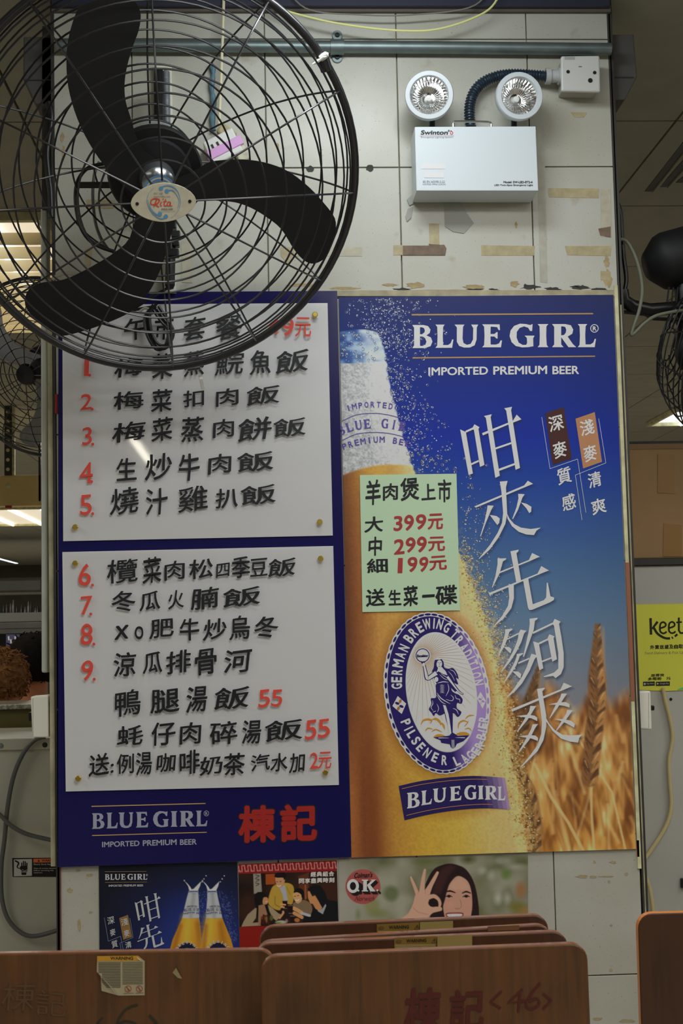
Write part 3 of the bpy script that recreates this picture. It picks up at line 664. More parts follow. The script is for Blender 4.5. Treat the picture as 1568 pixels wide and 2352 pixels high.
red2 = [('6', 135, 130, 200, 248), ('7', 145, 298, 205, 400), ('8', 145, 448, 208, 562), ('9', 150, 640, 212, 750), ('.', 205, 232, 220, 248), ('.', 197, 386, 210, 400), ('.', 214, 546, 226, 558),
        ('.', 216, 732, 228, 745), ('5', 1088, 795, 1148, 890), ('5', 1155, 795, 1215, 885), ('5', 1335, 955, 1395, 1060), ('5', 1402, 950, 1465, 1052), ('2', 1360, 1130, 1403, 1215), ('元', 1403, 1125, 1475, 1215)]
screws = [[(173, 1211), (734, 1199), (723, 723), (160, 716)], [(173, 1294), (736, 1283), (180, 1788), (747, 1774)]]
rw = random.Random(11)
for bi, (q, rows, reds, oy) in enumerate([(boards[0], rows1, red1, 660), (boards[1], rows2, red2, 1240)]):
    sh = slab('menu_sheet', q, WBY, .003, M_SHEET, t, label=['upper white sheet with dishes 1 to 5', 'lower white sheet with dishes 6 to 9'][bi])
    slab('clear_cover', q, ACY, .0025, M_ACR, sh)
    A = lambda v, oy=oy: v / 2.306 + np.array([120, oy])
    for row in rows:
        ink = Ink(); ink.aff = A
        for ch, x0, y0, x1, y1 in row:
            ww = x1 - x0
            off = .013 if ch not in '欖鯇燒雞鴨XO' else .03 if ch in 'XO' else .008
            
            ink.glyph(glyph(ch, off), (x0, y1), (x1, y1 - .11 * ww), (x0 + .04 * ww, y0 + .09 * ww), None, .018, rw)
        ink.put('black_lettering', ACY - .0006, M_BRUSH, sh)
    ink = Ink(); ink.aff = A
    for ch, x0, y0, x1, y1 in reds:
        if ch == '.': ink.ell((x0 + x1) / 2, (y0 + y1) / 2, 8, 8)
        else: ink.glyph(glyph(ch, .008), (x0 + 3, y1 - 2), (x1 + 3, y1 - 5), (x0 + 6, y0), None, .02, rw)
    ink.put('red_lettering', ACY - .0006, M_REDINK, sh)
    for a, b in screws[bi]:
        MB().lathe([(0, -.005), (.005, -.005), (.0065, -.0035), (.0068, 0)], P(a, b, ACY), (0, 1, 0), 20).build('brass_screw', M_BRASS, sh, smooth=True)
G_ = lambda v: v / 3.336 * np.array([.576, .562]) + np.array([209 - 55 / 3.336 * .576, 0])
def aff_mark(x0, y0, x1, y1, sl=0.0):
    """map the wordmark box (55..1462, 150..330) to the pixel box"""
    def f(v):
        u = (v[:, 0] - 55) / 1407.0; w_ = (v[:, 1] - 150) / 180.0
        return np.stack([x0 + u * (x1 - x0), y0 + w_ * (y1 - y0) - u * sl], 1)
    return f
ink, gold = Ink(), Ink()
brand_block(ink, gold, aff_mark(211, 1867, 476, 1903.5, 5))
M_SILV = mat('silver_print', (132, 136, 150), .4, k=.54)
ink.put('wordmark', MENU_Y - .0006, M_SILV, t); gold.put('gold_rules', MENU_Y - .0006, M_INK, t, k=.42)
ink = Ink(); hal = Ink()
for dst, e in ((hal, .05), (ink, .032)):
    for ch, q in (('棟', (547, 1851, 633, 1937)), ('記', (643, 1848, 728, 1934))):
        g_ = 3 if dst is hal else 0
        dst.text(ch, q[0] - g_, q[1] - g_, q[2] + g_, q[3] + g_, e, .03)
hal.put('shop_name_shadow', MENU_Y - .0005, mat('shadow_print', (16, 12, 22), .5), t)
ink.put('shop_name', MENU_Y - .0011, mat('red_print', (156, 32, 26), .5, k=.72), t)
# ================================================================ BIG BEER POSTER
M_PRINT = mat_print('poster_print', .5)
PY_ = -.008; KP = .52
pq = [(778, 682), (1408, 677), (1460, 1950), (807, 1970)]
poster = thing('beer_poster', P(1110, 1320, PY_), 'large glossy beer poster with a foaming bottle, blue sky and golden wheat', 'poster')
cv = Canvas(pq, 2.0)
X, Y = cv.X, cv.Y
n1 = vnoise(X, Y, 60, 1); n2 = vnoise(X, Y, 9, 2)
sky = lerpc(Y, [(680, (27, 34, 82)), (760, (16, 33, 94)), (880, (8, 32, 112)), (1000, (8, 34, 130)), (1080, (18, 50, 130)), (1180, (40, 70, 130)), (1300, (62, 92, 130)), (1420, (84, 108, 134)), (1500, (98, 112, 130)), (1580, (112, 116, 126)), (1650, (120, 118, 120))])
sky *= (1 - .10 * np.clip((X - 1250) / 200, 0, 1))[..., None]
cv.I[:] = sky
# wheat field, out of focus
hz = 1585 - 40 * np.clip((1230 - X) / 80, 0, 1) + 60 * (vnoise(X, X * 0, 34, 5) - .5) + 14 * np.sin(X / 17)
s1 = vnoise(X + (Y - 1500) * .25, Y, 26, 7, 90); s2 = vnoise(X - (Y - 1500) * .3, Y, 13, 8, 55); s3 = vnoise(X, Y, 8, 9, 22)
tt = np.clip((s1 * .5 + s2 * .33 + s3 * .17 - .25) / .5, 0, 1)
field = lerpc(tt, [(0, (104, 62, 30)), (.3, (140, 92, 46)), (.55, (172, 124, 66)), (.8, (190, 146, 88)), (1, (212, 182, 132))])
field = field * lerpc(Y, [(1560, (1.0, 1.0, 1.08)), (1750, (1, 1, 1)), (1960, (1.0, .97, .82))])
fm = np.clip((Y - hz) / 40, 0, 1)[..., None]
cv.I[:] = cv.I * (1 - fm) + field * fm
rp_ = random.Random(21)
for k in range(70):                                   # blurred stalks
    x0 = rp_.uniform(1150, 1450); y0 = rp_.uniform(1640, 1900); dx = rp_.uniform(-50, 60); L_ = rp_.uniform(50, 160)
    cv.line([(x0, y0), (x0 + dx * .6, y0 + L_ * .6), (x0 + dx, y0 + L_)], rp_.uniform(3, 8), rp_.choice([(214, 182, 126), (196, 152, 88), (120, 76, 38), (176, 126, 66), (96, 60, 32)]), 7, .55)
for pts_, w_ in [([(1228, 1755), (1265, 1830), (1305, 1890), (1338, 1952)], 7), ([(1357, 1790), (1358, 1870), (1364, 1952)], 6), ([(1236, 1700), (1215, 1800), (1190, 1870)], 4), ([(1330, 1700), (1405, 1820), (1436, 1952)], 5), ([(1182, 1760), (1192, 1880)], 3)]:
    cv.line(pts_, w_, (206, 168, 112), 3, .85)
def ear(path, w0, w1, n, tone=1.0):
    """a head of wheat: paired husks pointing up and out, dark between, pale at the tips"""
    p = np.array(catmull(path, 10)); L_ = len(p)
    cv.line([tuple(q) for q in p], [w0 * .6, w1, w1, w1 * .8], (104 * tone, 72 * tone, 42 * tone), 6, .9)
    cv.line([tuple(q + np.array([w1 * .32, 4])) for q in p], [w0 * .2, w1 * .4, w1 * .5, w1 * .3], (172 * tone, 126 * tone, 76 * tone), 6, .55)
    for i in range(n, -1, -1):
        f = i / n; j = int(f * (L_ - 1)); c = p[j]; d = p[min(j + 1, L_ - 1)] - p[max(j - 1, 0)]; d = d / (np.linalg.norm(d) + 1e-6); nn = np.array([-d[1], d[0]])
        w_ = w0 + (w1 - w0) * min(1, f * 2.4)
        for sgn in (-1, 1):
            side = sgn if i % 2 else -sgn; o = nn * side
            r0 = c + o * w_ * .06 + d * w_ * .30; r1 = c + o * w_ * .42 - d * w_ * .42
            body = (124, 84, 48) if side > 0 else (160, 114, 66)
            if (i + (side > 0)) % 3 == 0: body = (84, 56, 34)
            cv.line([tuple(r0), tuple((r0 + r1) / 2 + o * w_ * .08), tuple(r1)], [w_ * .10, w_ * .30, w_ * .05], tuple(v * tone for v in body), 3, .92)
            cv.line([tuple(r0 * .7 + r1 * .3), tuple(r0 * .2 + r1 * .8)], [w_ * .03, w_ * .08], (206 * tone, 168 * tone, 116 * tone) if (i + side) % 3 == 0 else (58 * tone, 38 * tone, 26 * tone), 2, .6)
ear([(1372, 1437), (1370, 1530), (1371, 1620), (1362, 1700), (1354, 1790)], 14, 42, 22)
ear([(1236, 1535), (1222, 1590), (1206, 1650), (1192, 1700), (1180, 1756)], 12, 30, 15, .88)
ear([(1190, 1764), (1206, 1800), (1220, 1850), (1228, 1910), (1226, 1955)], 16, 34, 13, .92)
ear([(1148, 1530), (1150, 1580), (1160, 1620)], 8, 18, 6, 1.2)
# the bottle
def bx(y): return np.interp(y, [752, 760, 775, 800, 830, 838, 850, 880, 920, 960, 1000, 1060, 1088, 1140, 1200, 1300, 1400, 1500, 1600, 1700, 1800, 1900, 1970],
                            [838, 862, 873, 880, 887, 891, 889, 893, 903, 914, 925, 944, 954, 985, 1022, 1066, 1106, 1136, 1152, 1166, 1184, 1200, 1214])
edge = bx(Y) + 5 * (vnoise(X, Y, 7, 31) - .5) + 9 * (vnoise(X, Y, 19, 32) - .5) * np.clip((Y - 1080) / 60, 0, 1)
dE = edge - X
left_top = 757 + ((X - 838) / 60) ** 2 * 6 * (X < 838)
body = np.clip(dE / 3 + .5, 0, 1) * np.clip((Y - (left_top + np.clip((X - 838), 0, 60) * .18)) / 2 + .5, 0, 1)
u = np.clip((X - 782) / np.maximum(edge - 782, 1), 0, 1)
amb = lerpc(u, [(0, (112, 62, 26)), (.12, (146, 86, 34)), (.3, (188, 132, 46)), (.5, (206, 154, 56)), (.7, (198, 150, 70)), (.85, (206, 170, 96)), (1, (214, 188, 132))])
low = lerpc(u, [(0, (190, 122, 56)), (.05, (176, 102, 44)), (.13, (128, 66, 30)), (.2, (150, 84, 34)), (.3, (184, 128, 42)), (.45, (200, 154, 44)), (.65, (204, 166, 58)), (.8, (206, 174, 92)), (1, (206, 170, 108))])
midc = lerpc(u, [(0, (104, 56, 28)), (.06, (112, 60, 30)), (.14, (150, 86, 38)), (.26, (196, 136, 58)), (.4, (200, 150, 62)), (.6, (204, 158, 80)), (.8, (214, 178, 112)), (1, (214, 186, 128))])
m1 = np.clip((Y - 1120) / 180, 0, 1)[..., None]; m2 = np.clip((Y - 1620) / 200, 0, 1)[..., None]
beer = (amb * (1 - m1) + midc * m1) * (1 - m2) + low * m2
beer = beer.mean(-1, keepdims=True) * .14 + beer * .86; beer *= .93
beer *= (1 + .10 * (vnoise(X, Y, 4, 33) - .5))[..., None]
dk = np.exp(-((X - (842 + (Y - 1500) * .04)) / 20) ** 2) * np.clip((Y - 1500) / 150, 0, 1) * .45      # dark band of the glass
beer = beer * (1 - dk[..., None]) + np.array([96, 48, 22]) * dk[..., None]
beer_top = 1064 + ((X - 905) / 120) ** 2 * 26
foil = lerpc(u, [(0, (150, 152, 154)), (.25, (162, 164, 166)), (.5, (166, 168, 170)), (.75, (202, 204, 206)), (1, (194, 198, 202))])
foil *= (1 + .34 * (vnoise(X, Y, 2.6, 41) - .5) + .16 * (vnoise(X, Y, 9, 42) - .5))[..., None]
glass = lerpc(vnoise(X, Y, 16, 43, 10) * .6 + u * .45, [(0, (24, 44, 100)), (.4, (54, 84, 136)), (.6, (120, 146, 176)), (.85, (176, 186, 196)), (1, (188, 194, 200))])
foil_top = 836 - (X - 780) * .06
bt = np.where((Y < foil_top)[..., None], glass, foil); sft = np.clip((Y - beer_top) / 5, 0, 1)[..., None]
hm = np.clip((u - .42) / .25, 0, 1) * np.clip((880 - Y) / 60, 0, 1)
bt = bt * (1 - hm[..., None] * .7) + np.array([180, 186, 194]) * hm[..., None] * .7
bt = bt * (1 - sft) + beer * sft
cv.I[:] = cv.I * (1 - body[..., None]) + bt * body[..., None]
# foam along the wet edge
fo = np.exp(-((dE - 6) / 22) ** 2) * np.clip((Y - 1060) / 60, 0, 1) * (vnoise(X, Y, 4, 51) > .42)
fo += np.clip(1 - np.abs(dE + 8) / 34, 0, 1) * np.clip((Y - 1350) / 150, 0, 1) * (vnoise(X, Y, 5, 52) > .5) * .8
fo = np.clip(fo, 0, 1)[..., None]
cv.I[:] = cv.I * (1 - fo * .6) + np.array([214, 186, 118]) * fo * .6
# soft glow behind labels, dark halo left of the oval
cv.ell(1002, 1590, 128, 196, (120, 68, 24), 26, .6, -.12)
cv.ell(1040, 1840, 120, 40, (130, 80, 26), 20, .35, -.1)
# soft printed shadow of the big characters
def crop(ox, oy, s): return lambda pts: [(ox + a / s, oy + b / s) for a, b in pts]
cA, cB, cC = crop(1030, 900, 3.92), crop(1080, 1250, 5.227), crop(1120, 1400, 5.6)
SLOGAN = {
 '咁': (cA, [[(103, 338), (155, 362), (218, 735), (180, 750)], [(150, 352), (222, 318), (228, 335), (155, 368)], [(232, 292), (277, 318), (268, 335), (322, 658), (282, 676), (228, 345), (212, 328)],
  [(203, 643), (270, 613), (272, 630), (205, 660)], [(317, 218), (388, 202), (378, 228), (460, 755), (420, 775), (335, 235)], [(500, 148), (570, 135), (562, 165), (642, 685), (602, 702), (518, 170)],
  [(300, 372), (600, 252), (600, 268), (308, 392)], [(612, 205), (655, 248), (560, 285), (580, 258)], [(412, 505), (562, 453), (564, 470), (414, 522)], [(448, 694), (602, 638), (604, 656), (450, 714)]]),
 '夾': (cA, [[(230, 1032), (680, 842), (712, 800), (760, 828), (245, 1043)],
  [(460, 808), (530, 802), (516, 860), (522, 1000), (527, 1100), (510, 1190), (450, 1310), (370, 1420), (275, 1505), (270, 1502), (370, 1380), (440, 1270), (480, 1180), (490, 1090), (475, 900)],
  [(525, 1095), (550, 1145), (590, 1190), (650, 1222), (740, 1235), (830, 1222), (790, 1250), (768, 1290), (700, 1285), (630, 1260), (570, 1210), (528, 1140)],
  [(350, 1022), (405, 1025), (385, 1060), (330, 1190), (290, 1302), (283, 1298), (320, 1180), (345, 1060)], [(370, 1108), (430, 1118), (460, 1140), (455, 1180), (438, 1200), (415, 1170)],
  [(625, 918), (685, 922), (665, 950), (625, 1060), (580, 1145), (572, 1143), (610, 1040), (628, 960)], [(650, 995), (700, 1008), (745, 1035), (742, 1080), (725, 1092), (700, 1050)]]),
 '先': (cB, [[(325, 172), (430, 168), (425, 185), (390, 205), (350, 350), (265, 522), (258, 518), (300, 380), (325, 240)], [(350, 330), (702, 188), (740, 105), (832, 150), (700, 208), (350, 350)],
  [(480, 85), (578, 65), (575, 85), (552, 108), (607, 432), (550, 460)], [(218, 585), (262, 570), (805, 352), (850, 262), (942, 315), (800, 372), (275, 592), (230, 615)],
  [(455, 505), (520, 480), (522, 650), (490, 770), (400, 890), (275, 995), (272, 990), (380, 860), (450, 740), (465, 640)],
  [(632, 432), (693, 410), (748, 720), (880, 672), (908, 640), (915, 465), (928, 460), (960, 625), (1005, 640), (1000, 670), (950, 700), (740, 788), (705, 790), (690, 760)]]),
 '夠': (cC, [[(220, 255), (318, 245), (315, 260), (275, 290), (250, 380), (210, 480), (140, 595), (130, 590), (170, 480), (205, 370), (222, 300)], [(250, 370), (392, 300), (396, 318), (250, 390)],
  [(420, 258), (497, 272), (465, 310), (430, 420), (370, 540), (280, 680), (180, 795), (172, 788), (270, 640), (340, 500), (385, 380), (395, 305)], [(205, 480), (270, 482), (305, 510), (295, 560), (275, 555), (240, 520)],
  [(370, 572), (455, 558), (452, 572), (410, 600), (370, 710), (310, 810), (212, 945), (203, 940), (290, 780), (350, 660), (370, 600)], [(390, 680), (532, 620), (532, 640), (390, 702)],
  [(560, 568), (640, 590), (600, 640), (540, 780), (440, 950), (350, 1050), (248, 1135), (242, 1128), (340, 1010), (440, 860), (500, 740), (535, 630)], [(315, 795), (390, 798), (430, 830), (420, 885), (400, 880), (350, 830)],
  [(535, 118), (640, 105), (635, 125), (605, 145), (590, 260), (540, 400), (465, 608), (450, 608), (490, 440), (525, 280), (538, 180)], [(575, 290), (832, 168), (838, 190), (580, 315)],
  [(858, 120), (935, 155), (915, 185), (945, 350), (975, 560), (975, 740), (940, 830), (870, 882), (840, 855), (720, 870), (715, 860), (850, 810), (905, 760), (905, 560), (850, 210), (828, 182)],
  [(582, 410), (655, 430), (712, 755), (662, 783)], [(655, 425), (778, 368), (782, 390), (655, 452)], [(790, 318), (857, 345), (845, 370), (888, 640), (828, 672), (775, 400), (760, 385)], [(688, 660), (828, 608), (830, 628), (690, 682)]]),
 '爽': (cC, [[(300, 1283), (935, 1025), (975, 940), (1082, 988), (310, 1315)],
  [(632, 1022), (730, 1005), (730, 1020), (700, 1050), (720, 1180), (750, 1360), (752, 1500), (715, 1680), (640, 1820), (530, 1930), (430, 2030), (424, 2018), (540, 1880), (640, 1740), (685, 1600), (695, 1450), (670, 1250), (640, 1080)],
  [(745, 1390), (790, 1470), (860, 1550), (960, 1610), (1080, 1620), (1215, 1608), (1175, 1650), (1160, 1712), (1060, 1700), (940, 1660), (830, 1560), (750, 1440)],
  [(545, 1240), (622, 1240), (590, 1290), (510, 1420), (382, 1575), (375, 1568), (470, 1410), (530, 1310)], [(360, 1370), (510, 1352), (600, 1365), (635, 1390), (635, 1435), (560, 1400), (460, 1385)],
  [(575, 1475), (645, 1472), (605, 1530), (530, 1680), (400, 1840), (393, 1834), (480, 1680), (555, 1540)], [(390, 1630), (520, 1615), (610, 1620), (645, 1650), (640, 1690), (560, 1660), (440, 1640)],
  [(945, 1080), (1018, 1082), (985, 1130), (900, 1260), (798, 1400), (792, 1394), (870, 1230), (930, 1130)], [(775, 1222), (900, 1195), (1000, 1190), (1050, 1215), (1050, 1262), (980, 1240), (870, 1225)],
  [(1020, 1290), (1090, 1298), (1060, 1340), (980, 1450), (885, 1560), (877, 1553), (950, 1430), (1005, 1340)], [(850, 1410), (960, 1408), (1070, 1430), (1118, 1470), (1110, 1520), (1020, 1470), (930, 1430)]]),
}
for ch, (cr, pls) in SLOGAN.items():
    for pl in pls: cv.poly([(a + 4, b + 5) for a, b in cr(pl)], (24, 30, 50), 7, .42)
cv.put('printed_picture', PY_, M_PRINT, poster, th=.006, k=KP)
ink = Ink()
for ch, (cr, pls) in SLOGAN.items():
    for pl in pls: ink.poly(cr(pl))
M_WINK = mat('white_print', (196, 198, 200), .5, k=.50)
ink.put('slogan', PY_ - .0008, M_WINK, poster)
ink, gold = Ink(), Ink()
brand_block(ink, gold, lambda v: v / 3.336 + np.array([930, 700]))
ink.put('wordmark', PY_ - .0008, M_WINK, poster); gold.put('gold_rules', PY_ - .0006, M_INK, poster, k=KP)
# small vertical captions with their frames
ink = Ink(); ink.aff = lambda v: v / 3.92 + np.array([1030, 900])
ink.poly([(870, 192), (1035, 138), (1108, 600), (935, 658)], (58, 28, 24)); ink.poly([(1142, 242), (1315, 182), (1380, 630), (1210, 690)], (152, 108, 76))
for pts_ in ([(838, 228), (912, 692), (1160, 605), (1235, 1087)], [(1350, 240), (1415, 640), (1140, 750), (1200, 1155)]):
    for a, b in zip(pts_, pts_[1:]): ink.rib([a, b], 3.6, col=(176, 186, 204))
ink.put('caption_frames', PY_ - .0006, M_INK, poster, k=KP)
ink = Ink(); ink.aff = lambda v: v / 3.92 + np.array([1030, 900])
CAP = [('深', 895, 195, 1040, 368), ('麥', 935, 430, 1070, 610), ('質', 972, 665, 1110, 845), ('感', 1015, 905, 1150, 1080), ('淺', 1178, 235, 1315, 405), ('麥', 1210, 465, 1340, 640), ('清', 1250, 705, 1380, 875), ('爽', 1280, 945, 1422, 1115)]
def slanted(ink, ch, x0, y0, x1, y1, off=.014, col=None):
    h_ = (y1 - y0); ww = x1 - x0
    ink.glyph(glyph(ch, off), (x0 + .12 * ww, y1), (x1 + .02 * ww, y1 - .2 * h_), (x0 - .04 * ww, y0 + .2 * h_), col)
for g_ in CAP: slanted(ink, *g_)
ink.put('caption', PY_ - .0010, M_WINK, poster)
# writing on the neck foil
ink = Ink(); ink.aff = lambda v: v / 5.227 + np.array([780, 690])
def arcword(ink, word, pts_, h_, wfac, off=.02, ser=False, tilt=1.0):
    p = np.array(catmull(pts_, 12)); d = np.r_[0, np.cumsum(np.linalg.norm(np.diff(p, axis=0), axis=1))]
    n = len(word)
    for i, ch in enumerate(word):
        if ch == ' ': continue
        s_ = (i + .5) / n * d[-1]; c = np.array([np.interp(s_, d, p[:, 0]), np.interp(s_, d, p[:, 1])])
        e = np.array([np.interp(s_ + 5, d, p[:, 0]), np.interp(s_ + 5, d, p[:, 1])]) - np.array([np.interp(s_ - 5, d, p[:, 0]), np.interp(s_ - 5, d, p[:, 1])])
        e = e / np.linalg.norm(e); up = np.array([e[1], -e[0]])
        ww = d[-1] / n * wfac * (.35 if ch == 'I' else 1.25 if ch in 'MW' else 1)
        bl = c - e * ww / 2
        if ser:
            for pl in SERIF[ch]: ink.poly([tuple(bl + e * ww * a + up * h_ * b) for a, b in pl])
        else: ink.glyph(glyph(ch, off), bl, bl + e * ww, bl + up * h_)
arcword(ink, 'IMPORTED', [(80, 1335), (220, 1300), (380, 1285), (520, 1292), (640, 1312)], 70, .66)
arcword(ink, 'BLUE GIR', [(-10, 1632), (150, 1570), (350, 1538), (560, 1535), (790, 1580)], 112, .84, ser=True)
arcword(ink, 'PREMIUM BEE', [(35, 1800), (200, 1745), (400, 1712), (600, 1712), (840, 1762)], 74, .68)
for pl in ([(25, 1450), (200, 1375), (400, 1355), (570, 1372), (740, 1415)], [(30, 1680), (200, 1605), (400, 1585), (580, 1595), (720, 1625), (800, 1650)]): ink.rib(pl, 8, 6)
ink.put('neck_lettering', PY_ - .0007, mat('purple_print', (72, 56, 130), .4, k=KP), poster)
# bubbles
bub = Ink(); rb_ = random.Random(77)
for k in range(1600):
    y = rb_.uniform(686, 1560) if k > 320 else rb_.uniform(686, 800)
    e0 = float(bx(max(y, 752))); reach = np.interp(y, [690, 780, 900, 1090, 1300, 1560], [150, 130, 85, 150, 75, 50])
    dd = abs(rb_.gauss(0, .48)) * reach
    x = (rb_.uniform(784, 900) + dd * .8) if y < 752 else e0 - 2 + dd
    if y < 835 and rb_.random() < .22: x = rb_.uniform(784, 866); y = rb_.uniform(762, 832)
    if not (780 + (y - 682) * .025 < x < 1290) or y < 684: continue
    if 824 < x < 1060 and 1085 < y < 1410: continue
    r_ = rb_.choice([1.0, 1.2, 1.5, 1.8, 2.1, 2.6, 3.4]) * (.7 + .5 * rb_.random())
    warm = y > 1040
    c1 = (168, 158, 128) if warm and rb_.random() < .6 else (120, 134, 176); c2 = (210, 208, 200)
    a0 = rb_.uniform(0, 6)
    if r_ > 1.9:
        bub.ring(x, y, r_, .8, col=tuple(v * .72 for v in c1), seg=10)
        bub.rib([(x + math.cos(a0 + t_ * .5) * r_ * .8, y + math.sin(a0 + t_ * .5) * r_ * .8) for t_ in range(4)], 1.5, col=c2)
    else: bub.ell(x, y, r_ * .8, r_ * .8, col=c2 if rb_.random() < .5 else c1, seg=7)
for k in range(1500):                                  # foam beads on the lower edge of the bottle
    y = rb_.uniform(1100, 1940); x = float(bx(y)) + rb_.gauss(0, 17) + 2
    if x > pq[2][0] - 10 or (824 < x < 1060 and 1085 < y < 1410): continue
    r_ = rb_.uniform(.8, 2.2); c = rb_.choice([(196, 168, 112), (176, 140, 78), (180, 154, 76), (150, 112, 62), (190, 166, 128)])
    bub.ell(x, y, r_, r_, col=c, seg=6)
bub.put('bubble_print', PY_ - .0004, M_INK, poster, k=KP)
# ---- oval label
gA = lambda v: v / 4.9 + np.array([860, 1390])
def OV(cx, cy, a, b, t_, th=math.radians(9)):
    """point of the tilted oval in crop units; t_ = 0 at the top, clockwise"""
    U = np.array([math.cos(th), -math.sin(th)]); V = np.array([math.sin(th), math.cos(th)])
    return np.array([cx, cy]) + U * b * math.sin(t_) - V * a * math.cos(t_)
def navy(x): return tuple(np.array([34, 24, 84]) + (np.array([142, 118, 172]) - np.array([34, 24, 84])) * min(1, max(0, (x - 880) / 230)) ** .8)
lab = thing('oval_label', P(1003, 1592, PY_ - .001), parent=poster, label='navy and white oval label print with a goddess figure')
ink = Ink(); ink.aff = gA
NS = 144; A_ = [2 * PI * k / NS for k in range(NS)]
def scal(t_): return 1 + .010 * abs(math.sin(t_ * 24))
ink.poly([tuple(OV(701, 990, 912 * scal(t_), 588 * scal(t_), t_)) for t_ in A_], (196, 198, 202))
ink.put('paper_oval', PY_ - .0010, M_INK, lab, k=KP)
ink = Ink(); ink.aff = gA
for k in range(48):
    t_ = 2 * PI * (k + .5) / 48; c = OV(701, 990, 893, 566, t_); d = OV(701, 990, 893, 566, t_ + .01) - c; ang = math.atan2(d[1], d[0])
    ink.ell(c[0], c[1], 36, 13, ang, navy(c[0]), 10)
for k in range(NS):
    a, b = A_[k], A_[(k + 1) % NS] if k < NS - 1 else 2 * PI
    o1, o2, i1, i2 = OV(701, 990, 872, 546, a), OV(701, 990, 872, 546, b), OV(752, 980, 683, 395, a), OV(752, 980, 683, 395, b)
    mm = [(o1 * (1 - s_) + i1 * s_, o2 * (1 - s_) + i2 * s_) for s_ in (0, .5, 1)]
    for (p, q), (r, s) in zip(mm, mm[1:]): ink.raw([p, q, s, r], [(0, 1, 2, 3)], navy((p[0] + s[0]) / 2))
ink.put('navy_ring', PY_ - .0013, M_INK, lab, k=KP)
ink = Ink(); ink.aff = gA
def ringletters(items, cx, cy, a, b, h_, inward):
    for ch, x, y in items:
        # normal of the oval through this point
        th = math.radians(9); U = np.array([math.cos(th), -math.sin(th)]); V = np.array([math.sin(th), math.cos(th)])
        r = np.array([x - cx, y - cy]); g_ = U * (r @ U) / b ** 2 + V * (r @ V) / a ** 2; g_ = g_ / np.linalg.norm(g_)
        up = -g_ if inward else g_
        e = np.array([-up[1], up[0]]); ww = 62 * (.26 if ch == 'I' else 1.45 if ch in 'MW' else 1)
        bl = np.array([x, y]) - e * ww / 2 - up * h_ / 2
        ink.glyph(glyph(ch, .03), bl, bl + e * ww, bl + up * h_)
ringletters([('G', 250, 912), ('E', 248, 838), ('R', 252, 752), ('M', 264, 655), ('A', 290, 562), ('N', 330, 482), ('B', 383, 375), ('R', 437, 308), ('E', 508, 250), ('W', 590, 212), ('I', 668, 206), ('N', 735, 215), ('G', 815, 252),
             ('T', 902, 325), ('R', 950, 398), ('A', 1002, 475), ('D', 1043, 545), ('I', 1078, 598), ('T', 1102, 655), ('I', 1122, 715), ('O', 1142, 790), ('N', 1165, 872)], 727, 985, 780, 470, 122, False)
ringletters([('P', 352, 1320), ('I', 382, 1388), ('L', 418, 1450), ('S', 465, 1525), ('E', 520, 1597), ('N', 592, 1662), ('E', 680, 1712), ('R', 785, 1745), ('L', 925, 1752), ('A', 1012, 1725), ('G', 1082, 1690), ('E', 1140, 1645),
             ('R', 1182, 1582), ('B', 1200, 1482), ('I', 1214, 1418), ('E', 1220, 1358), ('R', 1228, 1285)], 727, 985, 780, 470, 112, True)
for c, w_ in (((278, 1122), 1), ((1203, 1070), .7)):
    pass
ink.poly([(260, 1022), (355, 1108), (305, 1225), (200, 1135)]); ink.poly([(1190, 975), (1252, 1075), (1215, 1168), (1152, 1050)], None)
for k in range(NS):
    a, b = A_[k], (A_[k + 1] if k < NS - 1 else 2 * PI)
ink.put('ring_lettering', PY_ - .0016, M_WINK, lab)
ink = Ink(); ink.aff = gA
ink.poly([tuple(OV(752, 980, 678, 391, t_)) for t_ in A_], (204, 206, 210))
for c, w_ in (((278, 1122), 1.0), ((1203, 1070), .72)):
    nv = (34, 24, 84) if w_ == 1 else (142, 118, 172); gd = (150, 96, 50) if w_ == 1 else (176, 160, 190)
    for j in range(4):
        a = .4 + j * PI / 2; ink.ell(c[0] + math.cos(a) * 26 * w_, c[1] + math.sin(a) * 44 * w_, 15 * w_, 26 * w_, a - PI / 2, gd if j % 2 else nv, 10)
ink.put('white_oval', PY_ - .0018, M_INK, lab, k=KP)
ink = Ink(); ink.aff = gA
gc = np.array([540, 565])
for k in range(64):
    a = 2 * PI * k / 64; d = np.array([math.cos(a), math.sin(a)]); L_ = 95
    while L_ < 760:
        r = gc + d * (L_ + 10) - np.array([752, 980]); th = math.radians(9)
        u_ = r @ np.array([math.cos(th), -math.sin(th)]); v_ = r @ np.array([math.sin(th), math.cos(th)])
        if (u_ / 380) ** 2 + (v_ / 665) ** 2 > 1: break
        L_ += 10
    ink.rib([tuple(gc + d * 90), tuple(gc + d * (90 + (L_ - 90) * .45)), tuple(gc + d * L_)], [6, 3.6, 2.2], col=(164, 134, 98))
GD = (168, 122, 44)
for pl, w_ in [([(522, 1345), (545, 1300), (600, 1285), (640, 1300), (625, 1335)], 22), ([(640, 1290), (690, 1280), (730, 1310), (745, 1350)], 26), ([(730, 1320), (770, 1345), (788, 1400)], 22),
               ([(570, 1418), (600, 1385), (655, 1395)], 14), ([(640, 1425), (690, 1400), (760, 1430)], 14), ([(940, 1390), (950, 1330), (1000, 1300), (1055, 1320)], 18), ([(1020, 1280), (1060, 1245), (1120, 1240)], 14),
               ([(1015, 1395), (1060, 1385), (1090, 1415)], 12), ([(1010, 1365), (1040, 1330), (1055, 1300)], 10)]: ink.rib(pl, [5, w_, w_, 4], 6, col=GD)
ink.poly([(665, 1490), (690, 1460), (740, 1452), (790, 1475)], GD, 4); ink.poly([(918, 1460), (960, 1430), (1030, 1430), (1062, 1462)], GD, 4)
ink.put('rays_and_clouds', PY_ - .0020, M_INK, lab, k=KP)
